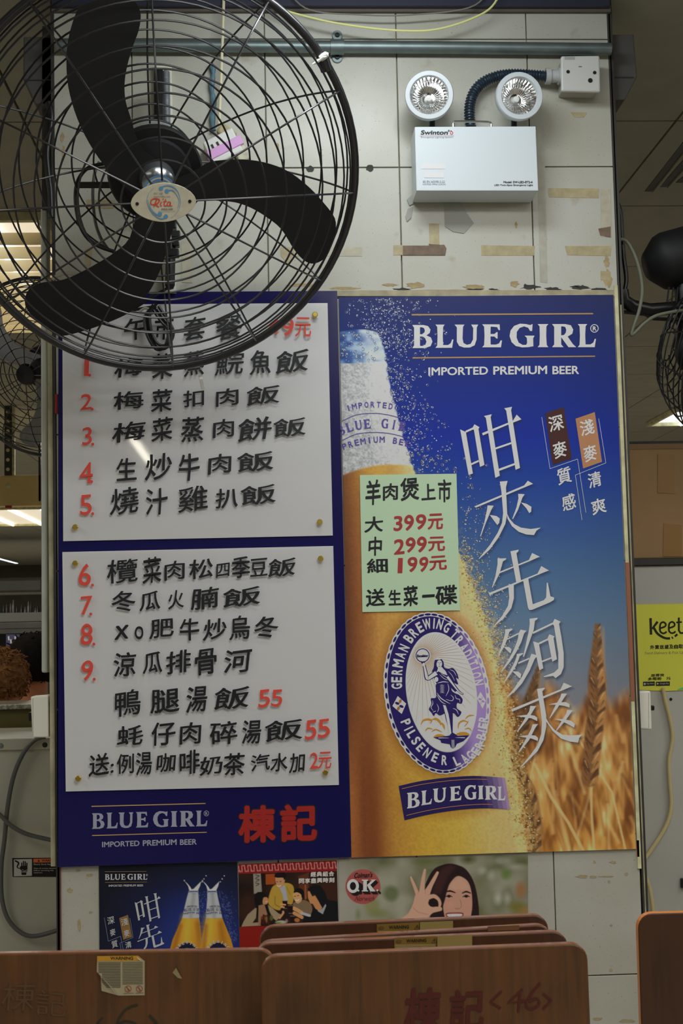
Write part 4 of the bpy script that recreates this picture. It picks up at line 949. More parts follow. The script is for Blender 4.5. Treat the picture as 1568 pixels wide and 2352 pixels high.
NV = (36, 26, 86); WH = (204, 206, 210)
ink = Ink(); ink.aff = gA
ink.ring(540, 565, 74, 9, col=NV); ink.poly([(515, 630), (572, 630), (560, 660), (530, 658)], NV)
ink.rib([(556, 665), (570, 740), (590, 820), (640, 800), (700, 760)], [34, 40, 52, 56, 70], 5, col=NV)
ink.poly([(672, 640), (690, 608), (745, 605), (775, 640), (785, 700), (830, 715), (880, 708), (925, 760), (945, 830), (915, 815), (940, 890), (890, 870), (850, 820), (800, 770), (740, 740), (700, 735), (645, 752), (665, 700)], NV, 4)
ink.poly([(690, 735), (760, 725), (815, 760), (870, 850), (890, 900), (930, 960), (905, 975), (850, 920), (830, 880), (700, 884), (668, 830)], NV)
ink.poly([(700, 878), (832, 868), (868, 960), (905, 990), (950, 1010), (990, 1060), (975, 1110), (930, 1100), (925, 1160), (975, 1200), (960, 1240), (930, 1258), (890, 1215), (840, 1240), (800, 1215), (735, 1242), (690, 1215), (665, 1248),
          (640, 1210), (610, 1170), (640, 1110), (632, 1050), (690, 1040), (690, 960)], NV, 3)
ink.poly([(840, 1215), (880, 1222), (878, 1450), (858, 1450)], NV); ink.poly([(770, 1130), (840, 1220), (872, 1460), (835, 1482), (845, 1430), (800, 1280)], NV)
ink.poly([(660, 1488), (830, 1470), (862, 1445), (882, 1435), (905, 1450), (935, 1470), (1065, 1465), (1030, 1500), (1000, 1530), (925, 1560), (905, 1600), (880, 1612), (858, 1600), (845, 1565), (750, 1550), (740, 1520)], NV)
ink.rib([(815, 800), (870, 870), (915, 930), (965, 985), (1000, 1000)], [44, 34, 28, 22, 14], 5, col=NV)
ink.put('goddess_figure', PY_ - .0022, M_INK, lab, k=KP)
ink = Ink(); ink.aff = gA
ink.rib([(556, 672), (572, 745), (594, 822), (640, 800), (695, 762)], [18, 24, 36, 38, 50], 5, col=WH); ink.ell(553, 668, 16, 20, col=WH); ink.ell(540, 565, 68, 68, col=WH)
ink.ell(728, 662, 31, 46, .1, WH); ink.poly([(715, 700), (755, 695), (800, 745), (820, 790), (770, 775), (720, 745), (690, 760), (705, 735)], WH)
ink.poly([(660, 590), (690, 600), (706, 580), (722, 600), (750, 588), (742, 612), (680, 614)], WH)
ink.rib([(818, 805), (870, 875), (915, 935), (962, 985), (996, 998)], [28, 20, 15, 11, 6], 5, col=WH)
ink.ell(695, 835, 22, 28, 0, WH)
for pl, w_ in [([(706, 878), (770, 862), (832, 868)], 9), ([(730, 780), (780, 825), (820, 840)], 6), ([(745, 770), (790, 800), (822, 815)], 6), ([(822, 880), (835, 950), (800, 1025)], 7), ([(700, 985), (750, 1050), (850, 1110)], 10),
               ([(700, 1010), (745, 1080), (800, 1115)], 8), ([(800, 1060), (870, 1075), (885, 1040), (855, 1010)], 7), ([(905, 1010), (920, 1050), (955, 1060), (960, 1095)], 7), ([(650, 1070), (655, 1110), (635, 1150), (660, 1190)], 7),
               ([(700, 1110), (720, 1160), (705, 1205)], 6), ([(880, 1160), (920, 1180), (945, 1230)], 7), ([(655, 1205), (690, 1190)], 7), ([(845, 725), (890, 745), (920, 800)], 6), ([(830, 745), (870, 790), (900, 850)], 5)]:
    ink.rib(pl, [2, w_, w_, 2], 6, col=WH)
for k in range(7): ink.rib([(735, 905 + k * 14), (755 + k, 898 + k * 14), (785, 906 + k * 14)], [1, 6, 1], 5, col=WH)
ink.poly([(768, 1120), (800, 1130), (830, 1220), (845, 1300), (864, 1440), (838, 1470), (822, 1350), (800, 1240)], WH)
for k in range(5):
    a = 3.35 + k * .16; ink.rib([(835, 1495), (835 + math.cos(a) * 120, 1500 + math.sin(a) * 26 + k * 3)], [2, 8], col=WH)
    a = -.2 - k * .16; ink.rib([(910, 1492), (910 + math.cos(a) * 110, 1498 + math.sin(a) * 26 + k * 3)], [2, 8], col=WH)
for k in range(3): ink.rib([(868 + k * 12, 1515), (872 + k * 12, 1605)], 5, col=WH)
ink.put('figure_highlights', PY_ - .0024, M_INK, lab, k=KP)
ink = Ink(); ink.aff = gA
for x_, a in ((715, 640), (742, 642)): ink.rib([(x_ - 8, a + 6), (x_, a + 3), (x_ + 8, a + 7)], 4, col=NV)
ink.rib([(729, 650), (732, 672), (724, 676)], 3, col=NV); ink.rib([(718, 688), (728, 691), (740, 687)], 4, col=NV)
ink.text('Excelsior', 477, 556, 603, 588, .06, .03, col=(26, 22, 60))
ink.put('globe_lettering', PY_ - .0026, M_INK, lab, k=KP)
# ---- lower name banner
cL = lambda v: v / 2.24 + np.array([780, 1300])
ban = thing('name_banner', P(1042, 1826, PY_ - .001), parent=poster)
ink = Ink(); ink.aff = cL
top = catmull([(303, 1132), (420, 1106), (560, 1088), (700, 1080), (850, 1090)], 6); bot = catmull([(333, 1308), (460, 1278), (600, 1256), (740, 1246), (876, 1252)], 6)
for k in range(len(top) - 1): ink.raw([top[k], top[k + 1], bot[k + 1], bot[k]], [(0, 1, 2, 3)], tuple(np.array([34, 26, 74]) + (np.array([150, 126, 160]) - np.array([34, 26, 74])) * min(1, max(0, (top[k][0] - 690) / 150))))
for a, b in (.10, .115), (.885, .90):
    q_ = [[np.array(t_) * (1 - s_) + np.array(b_) * s_ for t_, b_ in zip(top, bot)] for s_ in (a, b)]
ink.put('banner_ground', PY_ - .0010, M_INK, ban, k=KP)
ink = Ink(); ink.aff = cL
for s_ in (.10, .88): ink.rib([tuple(np.array(t_) * (1 - s_) + np.array(b_) * s_) for t_, b_ in zip(top, bot)][1:-4], 3, col=(160, 108, 70))
ink.put('gold_rules', PY_ - .0013, M_INK, ban, k=KP)
ink = Ink(); ink.aff = cL
for g_ in [('B', 345, 1168, 412, 1248, 8), ('L', 418, 1158, 474, 1232, 8), ('U', 478, 1147, 548, 1220, 8), ('E', 565, 1137, 626, 1210, 6), ('G', 640, 1131, 704, 1204, 5), ('I', 710, 1131, 740, 1201, 2), ('R', 746, 1132, 812, 1203, 2), ('L', 812, 1135, 852, 1206, 0)]:
    serif(ink, *g_)
ink.put('banner_lettering', PY_ - .0015, M_WINK, ban)

# ---- green price note
NY = PY_ - .0032
nq = [(826, 1091), (1048, 1088), (1056, 1402), (832, 1406)]
note = thing('price_note', P(940, 1248, NY), 'pale green paper note with handwritten lamb pot prices stuck on the beer poster', 'note')
slab('paper_sheet', nq, NY, .0008, mat('green_note_paper', (152, 180, 146), .7, k=.48), note)
NB = [('羊', 120, 140, 340, 505), ('肉', 370, 190, 585, 440), ('煲', 625, 105, 890, 445), ('上', 925, 195, 1130, 435), ('市', 1160, 125, 1355, 465), ('大', 105, 665, 375, 900), ('中', 165, 960, 355, 1240), ('細', 140, 1270, 440, 1490),
      ('送', 125, 1705, 400, 1970), ('生', 450, 1720, 635, 1955), ('菜', 665, 1665, 875, 1965), ('一', 935, 1790, 1115, 1838), ('碟', 1130, 1655, 1440, 1950)]
NR_ = [('3', 520, 655, 650, 880), ('9', 670, 645, 810, 878), ('9', 838, 632, 990, 858), ('元', 1015, 625, 1240, 860), ('2', 525, 990, 680, 1220), ('9', 692, 970, 835, 1192), ('9', 852, 957, 995, 1190), ('元', 1020, 955, 1265, 1175),
       ('1', 580, 1265, 650, 1488), ('9', 722, 1245, 865, 1472), ('9', 887, 1245, 1020, 1465), ('元', 1040, 1230, 1290, 1450)]
for lst, nm, mm, e in ((NB, 'black_lettering', M_BRUSH, .02), (NR_, 'red_lettering', mat('maroon_ink', (124, 36, 38), .5, k=.42), .022)):
    ink = Ink(); ink.aff = lambda v: v / 6.272 + np.array([820, 1080])
    for ch, x0, y0, x1, y1 in lst:
        ink.glyph(glyph(ch, e if ch != '1' else .008), (x0, y1), (x1, y1 - .06 * (x1 - x0)), (x0 + (8 if ch in '1239' else 0), y0 + .03 * (x1 - x0)), None, .014, rw)
    ink.put(nm, NY - .0004, mm, note)

# ================================================================ LOWER POSTERS
KL = .56
cD = lambda v: v / 4.612 + np.array([220, 1970])
p1 = thing('bottle_poster', P(388, 2090, -.004), 'dark blue beer poster with two splashing bottles low on the left', 'poster')
q1 = [(227, 1989), (545, 1981), (551, 2230), (229, 2240)]
c1 = Canvas(q1, 1.4)
X, Y = c1.X, c1.Y
rr = np.clip(np.hypot((X - 450) / 150, (Y - 2190) / 190), 0, 1.6) / 1.6
c1.I[:] = lerpc(rr + .22 * np.clip((2060 - Y) / 80, 0, 1), [(0, (36, 56, 122)), (.35, (28, 40, 100)), (.6, (20, 26, 58)), (1, (15, 18, 30))])
def sc(pts): return [tuple(p) for p in cD(np.array(pts, float))]
for dx, L0 in ((0, [(985, 350), (965, 420), (940, 520), (915, 640)]), (1, [(1178, 350), (1180, 420), (1172, 520), (1166, 640)])):
    R0 = [(1085, 350), (1088, 420), (1092, 520), (1095, 640)] if not dx else [(1280, 350), (1292, 420), (1315, 520), (1340, 640)]
    Lb = [(915, 640), (870, 740), (815, 860), (785, 970), (765, 1260)] if not dx else [(1166, 640), (1140, 760), (1118, 870), (1108, 970), (1100, 1260)]
    Rb = [(1095, 640), (1108, 740), (1118, 860), (1112, 970), (1100, 1260)] if not dx else [(1340, 640), (1385, 750), (1430, 860), (1460, 970), (1480, 1260)]
    mx_ = 1010 if not dx else 1250
    c1.poly(sc(Lb + Rb[::-1]), (176, 122, 34), 1.4)
    c1.line(sc([(mx_ - 30, 650), (mx_ - 60, 960), (mx_ - 60, 1200)]), 26, (202, 160, 54), 22, .9); c1.line(sc([(mx_ + 70, 700), (mx_ + 120, 1000)]), 10, (146, 90, 24), 12, .7)
    c1.line(sc([(Lb[1][0] + 25, 720), (Lb[3][0] + 35, 1000)]), 8, (140, 82, 22), 10, .7)
    c1.poly(sc(L0 + R0[::-1]), (164, 166, 170), 1.4); c1.line(sc([((L0[0][0] + R0[0][0]) / 2 + 5, 380), ((L0[3][0] + R0[3][0]) / 2, 630)]), 6, (128, 130, 134), 8, .7)
    c1.ell(*cD(np.array([[(L0[0][0] + R0[0][0]) / 2, 360]]))[0], 11, 4.5, (84, 96, 128), 2); c1.line(sc([(L0[0][0] + 12, 372), (R0[0][0] - 12, 372)]), 1.6, (190, 194, 198), 1)
    x_ = L0[0][0]
    c1.poly(sc([(x_ + 5, 350), (x_ - 8, 300), (x_ - 35, 262), (x_ - 55, 240), (x_ - 20, 268), (x_ + 12, 305), (x_ + 30, 335), (x_ + 50, 330), (x_ + 90, 290), (x_ + 130, 250), (x_ + 118, 300), (x_ + 95, 350)]), (188, 190, 184), 1.2)
    for q_ in [(-48, 242), (140, 255), (160, 225), (182, 192)]: c1.ell(*cD(np.array([[x_ + q_[0], q_[1]]]))[0], 1.3, 1.3, (186, 188, 184), 1)
    c_ = cD(np.array([[(965 if not dx else 1292), 1010]]))[0]
    c1.ell(c_[0], c_[1], 22, 24, (20, 20, 46), 1.2); c1.ell(c_[0], c_[1] + 6, 13, 17, (170, 172, 178), 1.2)
rb2 = random.Random(5)
for k in range(300):
    sd = rb2.random() < .4; x_ = (rb2.uniform(1085, 1190) if sd else 1300 + abs(rb2.gauss(0, 60))); y_ = rb2.uniform(360, 900); x_ += 0 if sd else (y_ - 400) * .28
    p = cD(np.array([[x_, y_]]))[0]; c1.ell(p[0], p[1], .9, .9, (110, 124, 160), 1.2, .6)
c1.put('printed_picture', -.004, M_PRINT, p1, th=.003, k=KL)
M_WLOW = mat('white_print_low', (172, 174, 176), .5, k=.62)
def small(pts, kind):
    v = np.array(pts, float)
    if kind == '咁': return np.stack([309 + (v[:, 0] - 1056) * .425, 2051 + (v[:, 1] - 934) * .405], 1)
    return np.stack([315 + (v[:, 0] - 1121) * .41, 2123 + (v[:, 1] - 1262) * .385], 1)
ink = Ink()
for ch in '咁先':
    cr, pls = SLOGAN[ch]
    for pl in pls: ink.poly([tuple(a) for a in small(cr(pl), ch)])
g2 = Ink(); brand_block(ink, g2, lambda v: np.stack([241 + (v[:, 0] - 55) / 1407 * 97, 2007.5 + (v[:, 1] - 150) / 180 * 13.5], 1))
ink.aff = cD
for g_ in [('深', 120, 615, 200, 712), ('麥', 148, 745, 212, 835), ('質', 165, 868, 235, 962), ('淺', 265, 635, 345, 725), ('麥', 295, 755, 360, 845), ('清', 310, 880, 380, 965)]: slanted(ink, *g_, off=.01)
arcword(ink, 'BREWING', [(870, 985), (905, 935), (965, 915), (1025, 935), (1060, 985)], 34, .66, .03)
arcword(ink, 'BREWING', [(1195, 975), (1235, 925), (1292, 905), (1350, 925), (1395, 975)], 34, .66, .03)
ink.put('lettering', -.0050, M_WLOW, p1)
g2.aff = cD; g2.poly([(248, 640), (340, 605), (385, 840), (290, 870)], (122, 92, 50))
for pts_ in ([(90, 635), (132, 885), (262, 832), (290, 975)], [(360, 640), (395, 845), (255, 905), (268, 975)]):
    for a, b in zip(pts_, pts_[1:]): g2.rib([a, b], 3.4, col=(120, 130, 150))
g2.put('frames_and_rules', -.0046, M_INK, p1, k=KL)
# small purple words on the two necks
ink = Ink(); ink.aff = cD
for x_ in (930, 1172):
    arcword(ink, 'BLUE GIR', [(x_ + 5, 572), (x_ + 80, 560), (x_ + 160, 566)], 30, .8, ser=True); arcword(ink, 'IMPORTED', [(x_ + 30, 528), (x_ + 90, 520), (x_ + 145, 526)], 16, .7); arcword(ink, 'PREMIUM BE', [(x_, 602), (x_ + 80, 588), (x_ + 165, 596)], 16, .7)
ink.put('neck_lettering', -.0050, mat('purple_print_low', (70, 66, 96), .4, k=KL), p1)

cH = lambda pts: [(540 + a / 6.272, 1965 + b / 6.272) for a, b in pts]
p2 = thing('party_poster', P(662, 2080, -.0035), 'red bordered poster of four friends toasting with dark drinks', 'poster')
c2 = Canvas([(547, 1985), (773, 1976), (779, 2200), (551, 2210)], 1.1, (24, 13, 10))
X, Y = c2.X, c2.Y
c2.I[:] = lerpc(vnoise(X, Y, 30, 3) * .6 + np.clip((X - 560) / 220, 0, 1) * .3, [(0, (22, 12, 10)), (.5, (46, 26, 18)), (1, (66, 30, 20))])
def h(pts, col, fe=1.4, al=1, sm=0): c2.poly(cH(pts), col, fe, al, sm)
def hl(pts, w_, col, fe=1.2, al=1, sm=4): c2.line(cH(pts), w_, col, fe, al, sm)
def he(x, y, rx, ry, col, fe=1.4, al=1, rot=0): p = cH([(x, y)])[0]; c2.ell(p[0], p[1], rx / 6.272, ry / 6.272, col, fe, al, rot)
h([(40, 1030), (1500, 960), (1500, 1500), (40, 1500)], (120, 20, 14), 1)
h([(85, 1000), (1490, 955), (1490, 975), (85, 1028)], (30, 16, 12), 1)
h([(35, 100), (1462, 70), (1464, 225), (38, 265)], (122, 24, 22), 1)
for k in range(17):
    x0 = 42 + k * 87; yb = 235 - k * 3.2; yt = 140 - k * 3.4
    for o in (0, 12): hl([(x0, yt + o), (x0 + o * .6, yt + o), (x0 + 12 + o * .5, yb - o), (x0 + 62 - o * .5, yb - o), (x0 + 52 - o * .3, yt + o), (x0 + 92, yt + o)], 1.0, (206, 150, 146), .9, .9, 0)
h([(258, 262), (368, 258), (385, 520), (268, 555)], (132, 124, 112)); h([(436, 268), (570, 264), (575, 415), (440, 420)], (140, 68, 24))
for y_ in (280, 335, 395): hl([(292, y_), (345, y_ + 14), (300, y_ + 40)], 1.4, (30, 26, 26), 1)
hl([(490, 310), (545, 318), (498, 345), (545, 385)], 1.6, (168, 60, 24), 1.2)
h([(905, 300), (1060, 240), (1060, 600), (1000, 640), (980, 520), (920, 470)], (84, 44, 24), 3); hl([(1010, 430), (1015, 620)], 4, (150, 84, 50), 2, .8)
# standing man in the yellow jacket
h([(560, 430), (640, 400), (760, 395), (835, 440), (848, 560), (820, 700), (740, 700), (660, 760), (640, 790), (560, 770), (480, 700), (482, 600), (520, 480)], (164, 132, 50), 1.6, 1, 4)
h([(640, 470), (715, 420), (760, 640), (700, 660), (680, 560)], (150, 150, 160), 1.4)
hl([(575, 590), (575, 700), (640, 740)], 2, (118, 90, 34), 2, .8); hl([(740, 450), (790, 560)], 2, (130, 102, 40), 2, .6)
h([(575, 320), (585, 400), (620, 465), (655, 465), (700, 410), (718, 340), (700, 300), (600, 305)], (178, 128, 90), 1.4, 1, 4); h([(565, 300), (590, 255), (640, 245), (718, 250), (722, 330), (700, 350), (690, 320), (600, 318)], (14, 13, 14), 1.2, 1, 4)
hl([(605, 430), (630, 445), (655, 432)], 1.8, (225, 215, 205), 1); hl([(595, 375), (612, 382)], 1.2, (50, 30, 24), 1); hl([(640, 378), (662, 372)], 1.2, (50, 30, 24), 1)
# seated woman on the left
h([(280, 560), (330, 525), (420, 530), (458, 600), (440, 640), (400, 620), (350, 700), (330, 860), (290, 950), (245, 970), (300, 900), (300, 760), (275, 640)], (12, 12, 14), 1.2)
h([(405, 610), (455, 600), (478, 640), (465, 690), (430, 712), (395, 690)], (174, 122, 84), 1.3, 1, 3); hl([(440, 668), (462, 664)], 1.3, (220, 190, 170), 1)
h([(290, 755), (310, 760), (300, 900), (250, 970), (340, 960), (372, 1010), (88, 1026), (120, 950), (180, 850)], (140, 122, 96), 1.5); h([(335, 720), (420, 700), (470, 850), (375, 880), (365, 1005), (330, 1005)], (136, 100, 74), 1.5)
h([(470, 710), (540, 760), (620, 830), (680, 860), (640, 900), (590, 940), (540, 900), (490, 800)], (142, 124, 96), 1.5); hl([(640, 900), (690, 830), (690, 810)], 5, (178, 128, 92), 1.2); h([(425, 710), (455, 700), (500, 860), (470, 860)], (14, 12, 12), 1.3)
# smiling man in taupe, third
h([(830, 690), (900, 660), (1000, 640), (1090, 700), (1110, 800), (1080, 880), (960, 850), (860, 770)], (112, 92, 70), 1.5, 1, 3)
h([(828, 570), (850, 540), (900, 530), (950, 560), (965, 610), (940, 670), (890, 690), (850, 640)], (190, 142, 98), 1.3, 1, 3); h([(840, 530), (870, 485), (940, 475), (985, 510), (990, 600), (960, 610), (945, 555), (880, 525)], (12, 12, 14), 1.2, 1, 3)
hl([(868, 640), (895, 650), (918, 632)], 1.8, (228, 218, 205), 1); hl([(850, 590), (868, 586)], 1.2, (40, 26, 20), 1); hl([(895, 580), (915, 576)], 1.2, (40, 26, 20), 1)
# dark suited figure on the right
h([(1040, 480), (1120, 420), (1220, 430), (1290, 520), (1330, 640), (1480, 660), (1488, 950), (975, 965), (980, 880), (1080, 880), (1130, 740), (1240, 760), (1200, 640), (1150, 560), (1090, 560)], (15, 15, 18), 1.3)
h([(1042, 520), (1070, 510), (1110, 590), (1150, 575), (1190, 640), (1255, 755), (1200, 800), (1150, 760), (1120, 700), (1080, 690), (1050, 620)], (176, 122, 78), 1.3); h([(1185, 800), (1260, 760), (1300, 695), (1312, 720), (1262, 848)], (140, 142, 148), 1.2)
hl([(840, 760), (900, 790), (960, 830)], 9, (188, 138, 92), 1.3); hl([(850, 830), (960, 890)], 8, (180, 130, 88), 1.3); hl([(960, 830), (1070, 865)], 6, (158, 160, 168), 1.2)
# glasses and table things
for x_, y_ in ((715, 650), (795, 720), (825, 870)):
    h([(x_ - 35, y_), (x_ + 38, y_), (x_ + 28, y_ + 110), (x_ - 25, y_ + 110)], (26, 10, 10), 1.1); hl([(x_ - 32, y_ + 2), (x_ + 35, y_ + 2)], 1.5, (120, 100, 104), 1); hl([(x_ - 22, y_ + 112), (x_ + 25, y_ + 112)], 1.5, (110, 96, 104), 1)
hl([(655, 700), (720, 710)], 4, (190, 140, 96), 1.2); hl([(660, 740), (700, 745)], 4, (186, 136, 92), 1.2)
he(740, 940, 20, 26, (120, 92, 100)); he(660, 960, 80, 26, (150, 150, 130), 2); he(620, 970, 40, 12, (96, 120, 50), 2); he(890, 930, 40, 30, (160, 96, 50), 2); he(520, 900, 26, 40, (70, 84, 30), 2); he(450, 920, 16, 50, (110, 90, 40), 2); he(410, 900, 30, 30, (110, 60, 40), 2)
hl([(410, 860), (405, 980)], 4, (70, 14, 12), 1.5); hl([(490, 880), (480, 990)], 4, (70, 14, 12), 1.5)
c2.put('printed_picture', -.0035, M_PRINT, p2, th=.003, k=KL)
ink = Ink(); ink.aff = lambda v: v / 6.272 + np.array([540, 1965])
for i, ch in enumerate('經典組合'): ink.text(ch, 1085 + i * 87, 236 - i * 3, 1163 + i * 87, 308 - i * 3, .035, .03)
for i, ch in enumerate('同享盡興時刻'): ink.text(ch, 915 + i * 87, 332 - i * 3, 993 + i * 87, 406 - i * 3, .035, .03)
ink.put('lettering', -.0045, mat('white_print_dim', (186, 180, 176), .5, k=.56), p2)

cI = lambda pts: [(780 + a / 3.564, 1960 + b / 3.564) for a, b in pts]
p3 = thing('smiling_woman_poster', P(990, 2060, -.003), 'wide poster of a smiling dark-haired woman making an okay hand sign', 'poster')
c3 = Canvas([(777, 1974), (1212, 1962), (1212, 2160), (779, 2170)], 1.2)
X, Y = c3.X, c3.Y
nn_ = vnoise(X, Y, 46, 12) * .55 + vnoise(X, Y, 22, 13) * .3 + vnoise(X, Y, 90, 14) * .3
c3.I[:] = lerpc(nn_, [(.2, (70, 74, 44)), (.42, (104, 104, 78)), (.6, (120, 118, 98)), (.85, (140, 140, 122))])
fd = np.clip(1 - (X - 790) / 110, 0, 1)[..., None]; c3.I[:] = c3.I * (1 - fd * .85) + np.array([146, 142, 132]) * fd * .85
def i_(pts, col, fe=1.5, al=1, sm=0): c3.poly(cI(pts), col, fe, al, sm)
def il(pts, w_, col, fe=1.3, al=1, sm=4): c3.line(cI(pts), w_, col, fe, al, sm)
def ie(x, y, rx, ry, col, fe=1.4, al=1, rot=0): p = cI([(x, y)])[0]; c3.ell(p[0], p[1], rx / 3.564, ry / 3.564, col, fe, al, rot)
for a, b, r1, r2, c_ in [(1166, 142, 26, 22, (156, 156, 138)), (1240, 180, 30, 34, (150, 152, 134)), (1360, 170, 36, 40, (86, 108, 52)), (1295, 370, 28, 40, (168, 168, 158)), (1370, 370, 24, 36, (160, 160, 146)), (1330, 60, 90, 40, (138, 140, 124)),
                          (1050, 50, 50, 30, (66, 68, 34)), (720, 70, 80, 26, (86, 92, 54)), (1480, 300, 40, 60, (140, 92, 58)), (1450, 440, 60, 40, (104, 96, 38)), (1520, 480, 50, 40, (140, 104, 50)), (420, 330, 60, 60, (84, 92, 60)),
                          (260, 420, 60, 60, (120, 122, 74)), (310, 490, 70, 30, (112, 114, 66)), (1440, 110, 60, 20, (150, 152, 136)), (150, 500, 12, 26, (96, 104, 60))]: ie(a, b, r1, r2, c_, 12, .8)
i_([(700, 300), (715, 220), (770, 130), (840, 95), (900, 84), (960, 95), (1030, 130), (1090, 220), (1125, 350), (1140, 520), (1130, 900), (700, 900), (740, 520)], (34, 20, 22), 2, 1, 5)
i_([(840, 120), (900, 95), (950, 110), (880, 200), (830, 330), (760, 340), (780, 220)], (62, 34, 34), 7, .7)
i_([(965, 185), (905, 240), (880, 300), (860, 380), (845, 440), (858, 520), (880, 640), (960, 720), (1040, 660), (1072, 520), (1085, 420), (1075, 300), (1040, 220)], (176, 132, 112), 2, 1, 5)
i_([(960, 200), (900, 290), (1060, 290), (1010, 210)], (188, 146, 124), 6, .7, 3); ie(900, 420, 30, 26, (190, 132, 116), 7, .6); ie(1050, 420, 22, 26, (186, 128, 112), 7, .6)
il([(865, 318), (900, 308), (945, 322)], [2, 4, 2], (38, 24, 22), 1.2); il([(1002, 326), (1035, 314), (1070, 326)], [2, 4, 2], (38, 24, 22), 1.2)
for x_ in (893, 1035): il([(x_ - 28, 356), (x_, 344), (x_ + 28, 356)], [1.2, 3, 1.2], (30, 20, 20), 1.1); ie(x_, 353, 14, 9, (26, 18, 20), 1.2)
il([(985, 380), (995, 430), (975, 456), (945, 452)], 1.6, (146, 98, 84), 1.6, .8); ie(962, 452, 14, 8, (166, 116, 98), 2)
i_([(868, 492), (940, 484), (1012, 490), (990, 540), (940, 556), (890, 536)], (120, 50, 50), 1.4, 1, 3); i_([(876, 500), (940, 494), (1004, 498), (980, 524), (940, 532), (900, 524)], (206, 204, 200), 1.2, 1, 3)
for k in range(7): il([(892 + k * 16, 499), (893 + k * 15, 522)], .5, (150, 146, 142), .8, .8, 0)
# the hand: open fingers, thumb and index closed in a ring
SK = (186, 144, 122); SD = (142, 98, 82)
i_([(500, 545), (560, 490), (600, 410), (625, 330), (700, 300), (740, 330), (730, 380), (760, 430), (830, 440), (820, 465), (760, 490), (720, 530), (640, 620), (500, 640)], SK, 1.5, 1, 4)
il([(632, 325), (610, 265), (592, 222), (582, 195)], [9, 7, 6, 4], SK, 1.3); il([(672, 310), (680, 230), (690, 170), (697, 135)], [12, 9, 7, 5], SK, 1.3); il([(715, 320), (745, 260), (780, 195), (800, 158)], [15, 10, 8, 6], SK, 1.3)
il([(650, 300), (640, 330)], 1, SD, 1.5, .6); il([(700, 300), (700, 330)], 1, SD, 1.5, .6)
il([(725, 362), (770, 350), (805, 375), (820, 410), (815, 438)], [10, 9, 8, 7, 5], SK, 1.3); il([(722, 340), (775, 334), (818, 366), (833, 410)], 1, SD, 1.6, .6)
ie(765, 405, 40, 34, (30, 18, 20), 1.5); il([(720, 470), (770, 468), (822, 456)], 9, SK, 1.4); il([(600, 440), (640, 480), (720, 500)], 1.4, SD, 3, .5)
ie(190, 273, 143, 143, (150, 74, 70), 1.2)
c3.put('printed_picture', -.003, M_PRINT, p3, th=.0025, k=KL)
ink = Ink(); ink.aff = lambda v: v / 3.564 + np.array([780, 1960])
BK = (26, 24, 26); CW = (206, 202, 184)
def OK(dx, dy, c):
    if c is BK: ink.poly([(68 + 0, 250), (110, 225), (160 + dx, 250), (165 + dx, 300), (150 + dx, 330), (105 + dx, 335), (68, 300)], c, 3)
    ink.ring(108 + dx, 268 + dy, 37, 24, 45, c); ink.ell(152 + dx, 305 + dy, 8, 8, 0, c)
    ink.poly([(180 + dx, 215 + dy), (232 + dx, 215 + dy), (232 + dx, 224 + dy), (222 + dx, 226 + dy), (222 + dx, 302 + dy), (232 + dx, 304 + dy), (232 + dx, 312 + dy), (180 + dx, 312 + dy), (180 + dx, 304 + dy), (192 + dx, 302 + dy), (192 + dx, 226 + dy), (180 + dx, 224 + dy)], c)
    ink.poly([(222 + dx, 260 + dy), (262 + dx, 222 + dy), (250 + dx, 215 + dy), (296 + dx, 215 + dy), (250 + dx, 258 + dy), (288 + dx, 304 + dy), (292 + dx, 312 + dy), (250 + dx, 312 + dy)], c); ink.ell(308 + dx, 303 + dy, 8, 8, 0, c)
for d in (22, 16, 10, 5): OK(d, d, BK)
ink.put('lettering_shadow', -.0040, M_INK, p3, k=KL)
ink = Ink(); ink.aff = lambda v: v / 3.564 + np.array([780, 1960])
OK(0, 0, CW); ink.text("Colman's", 115, 158, 264, 202, .02, .04, 10, col=(30, 26, 28)); ink.text('Norwich', 122, 350, 276, 388, -.006, .0, 16, col=(90, 40, 42))
ink.put('lettering', -.0044, M_INK, p3, k=KL)
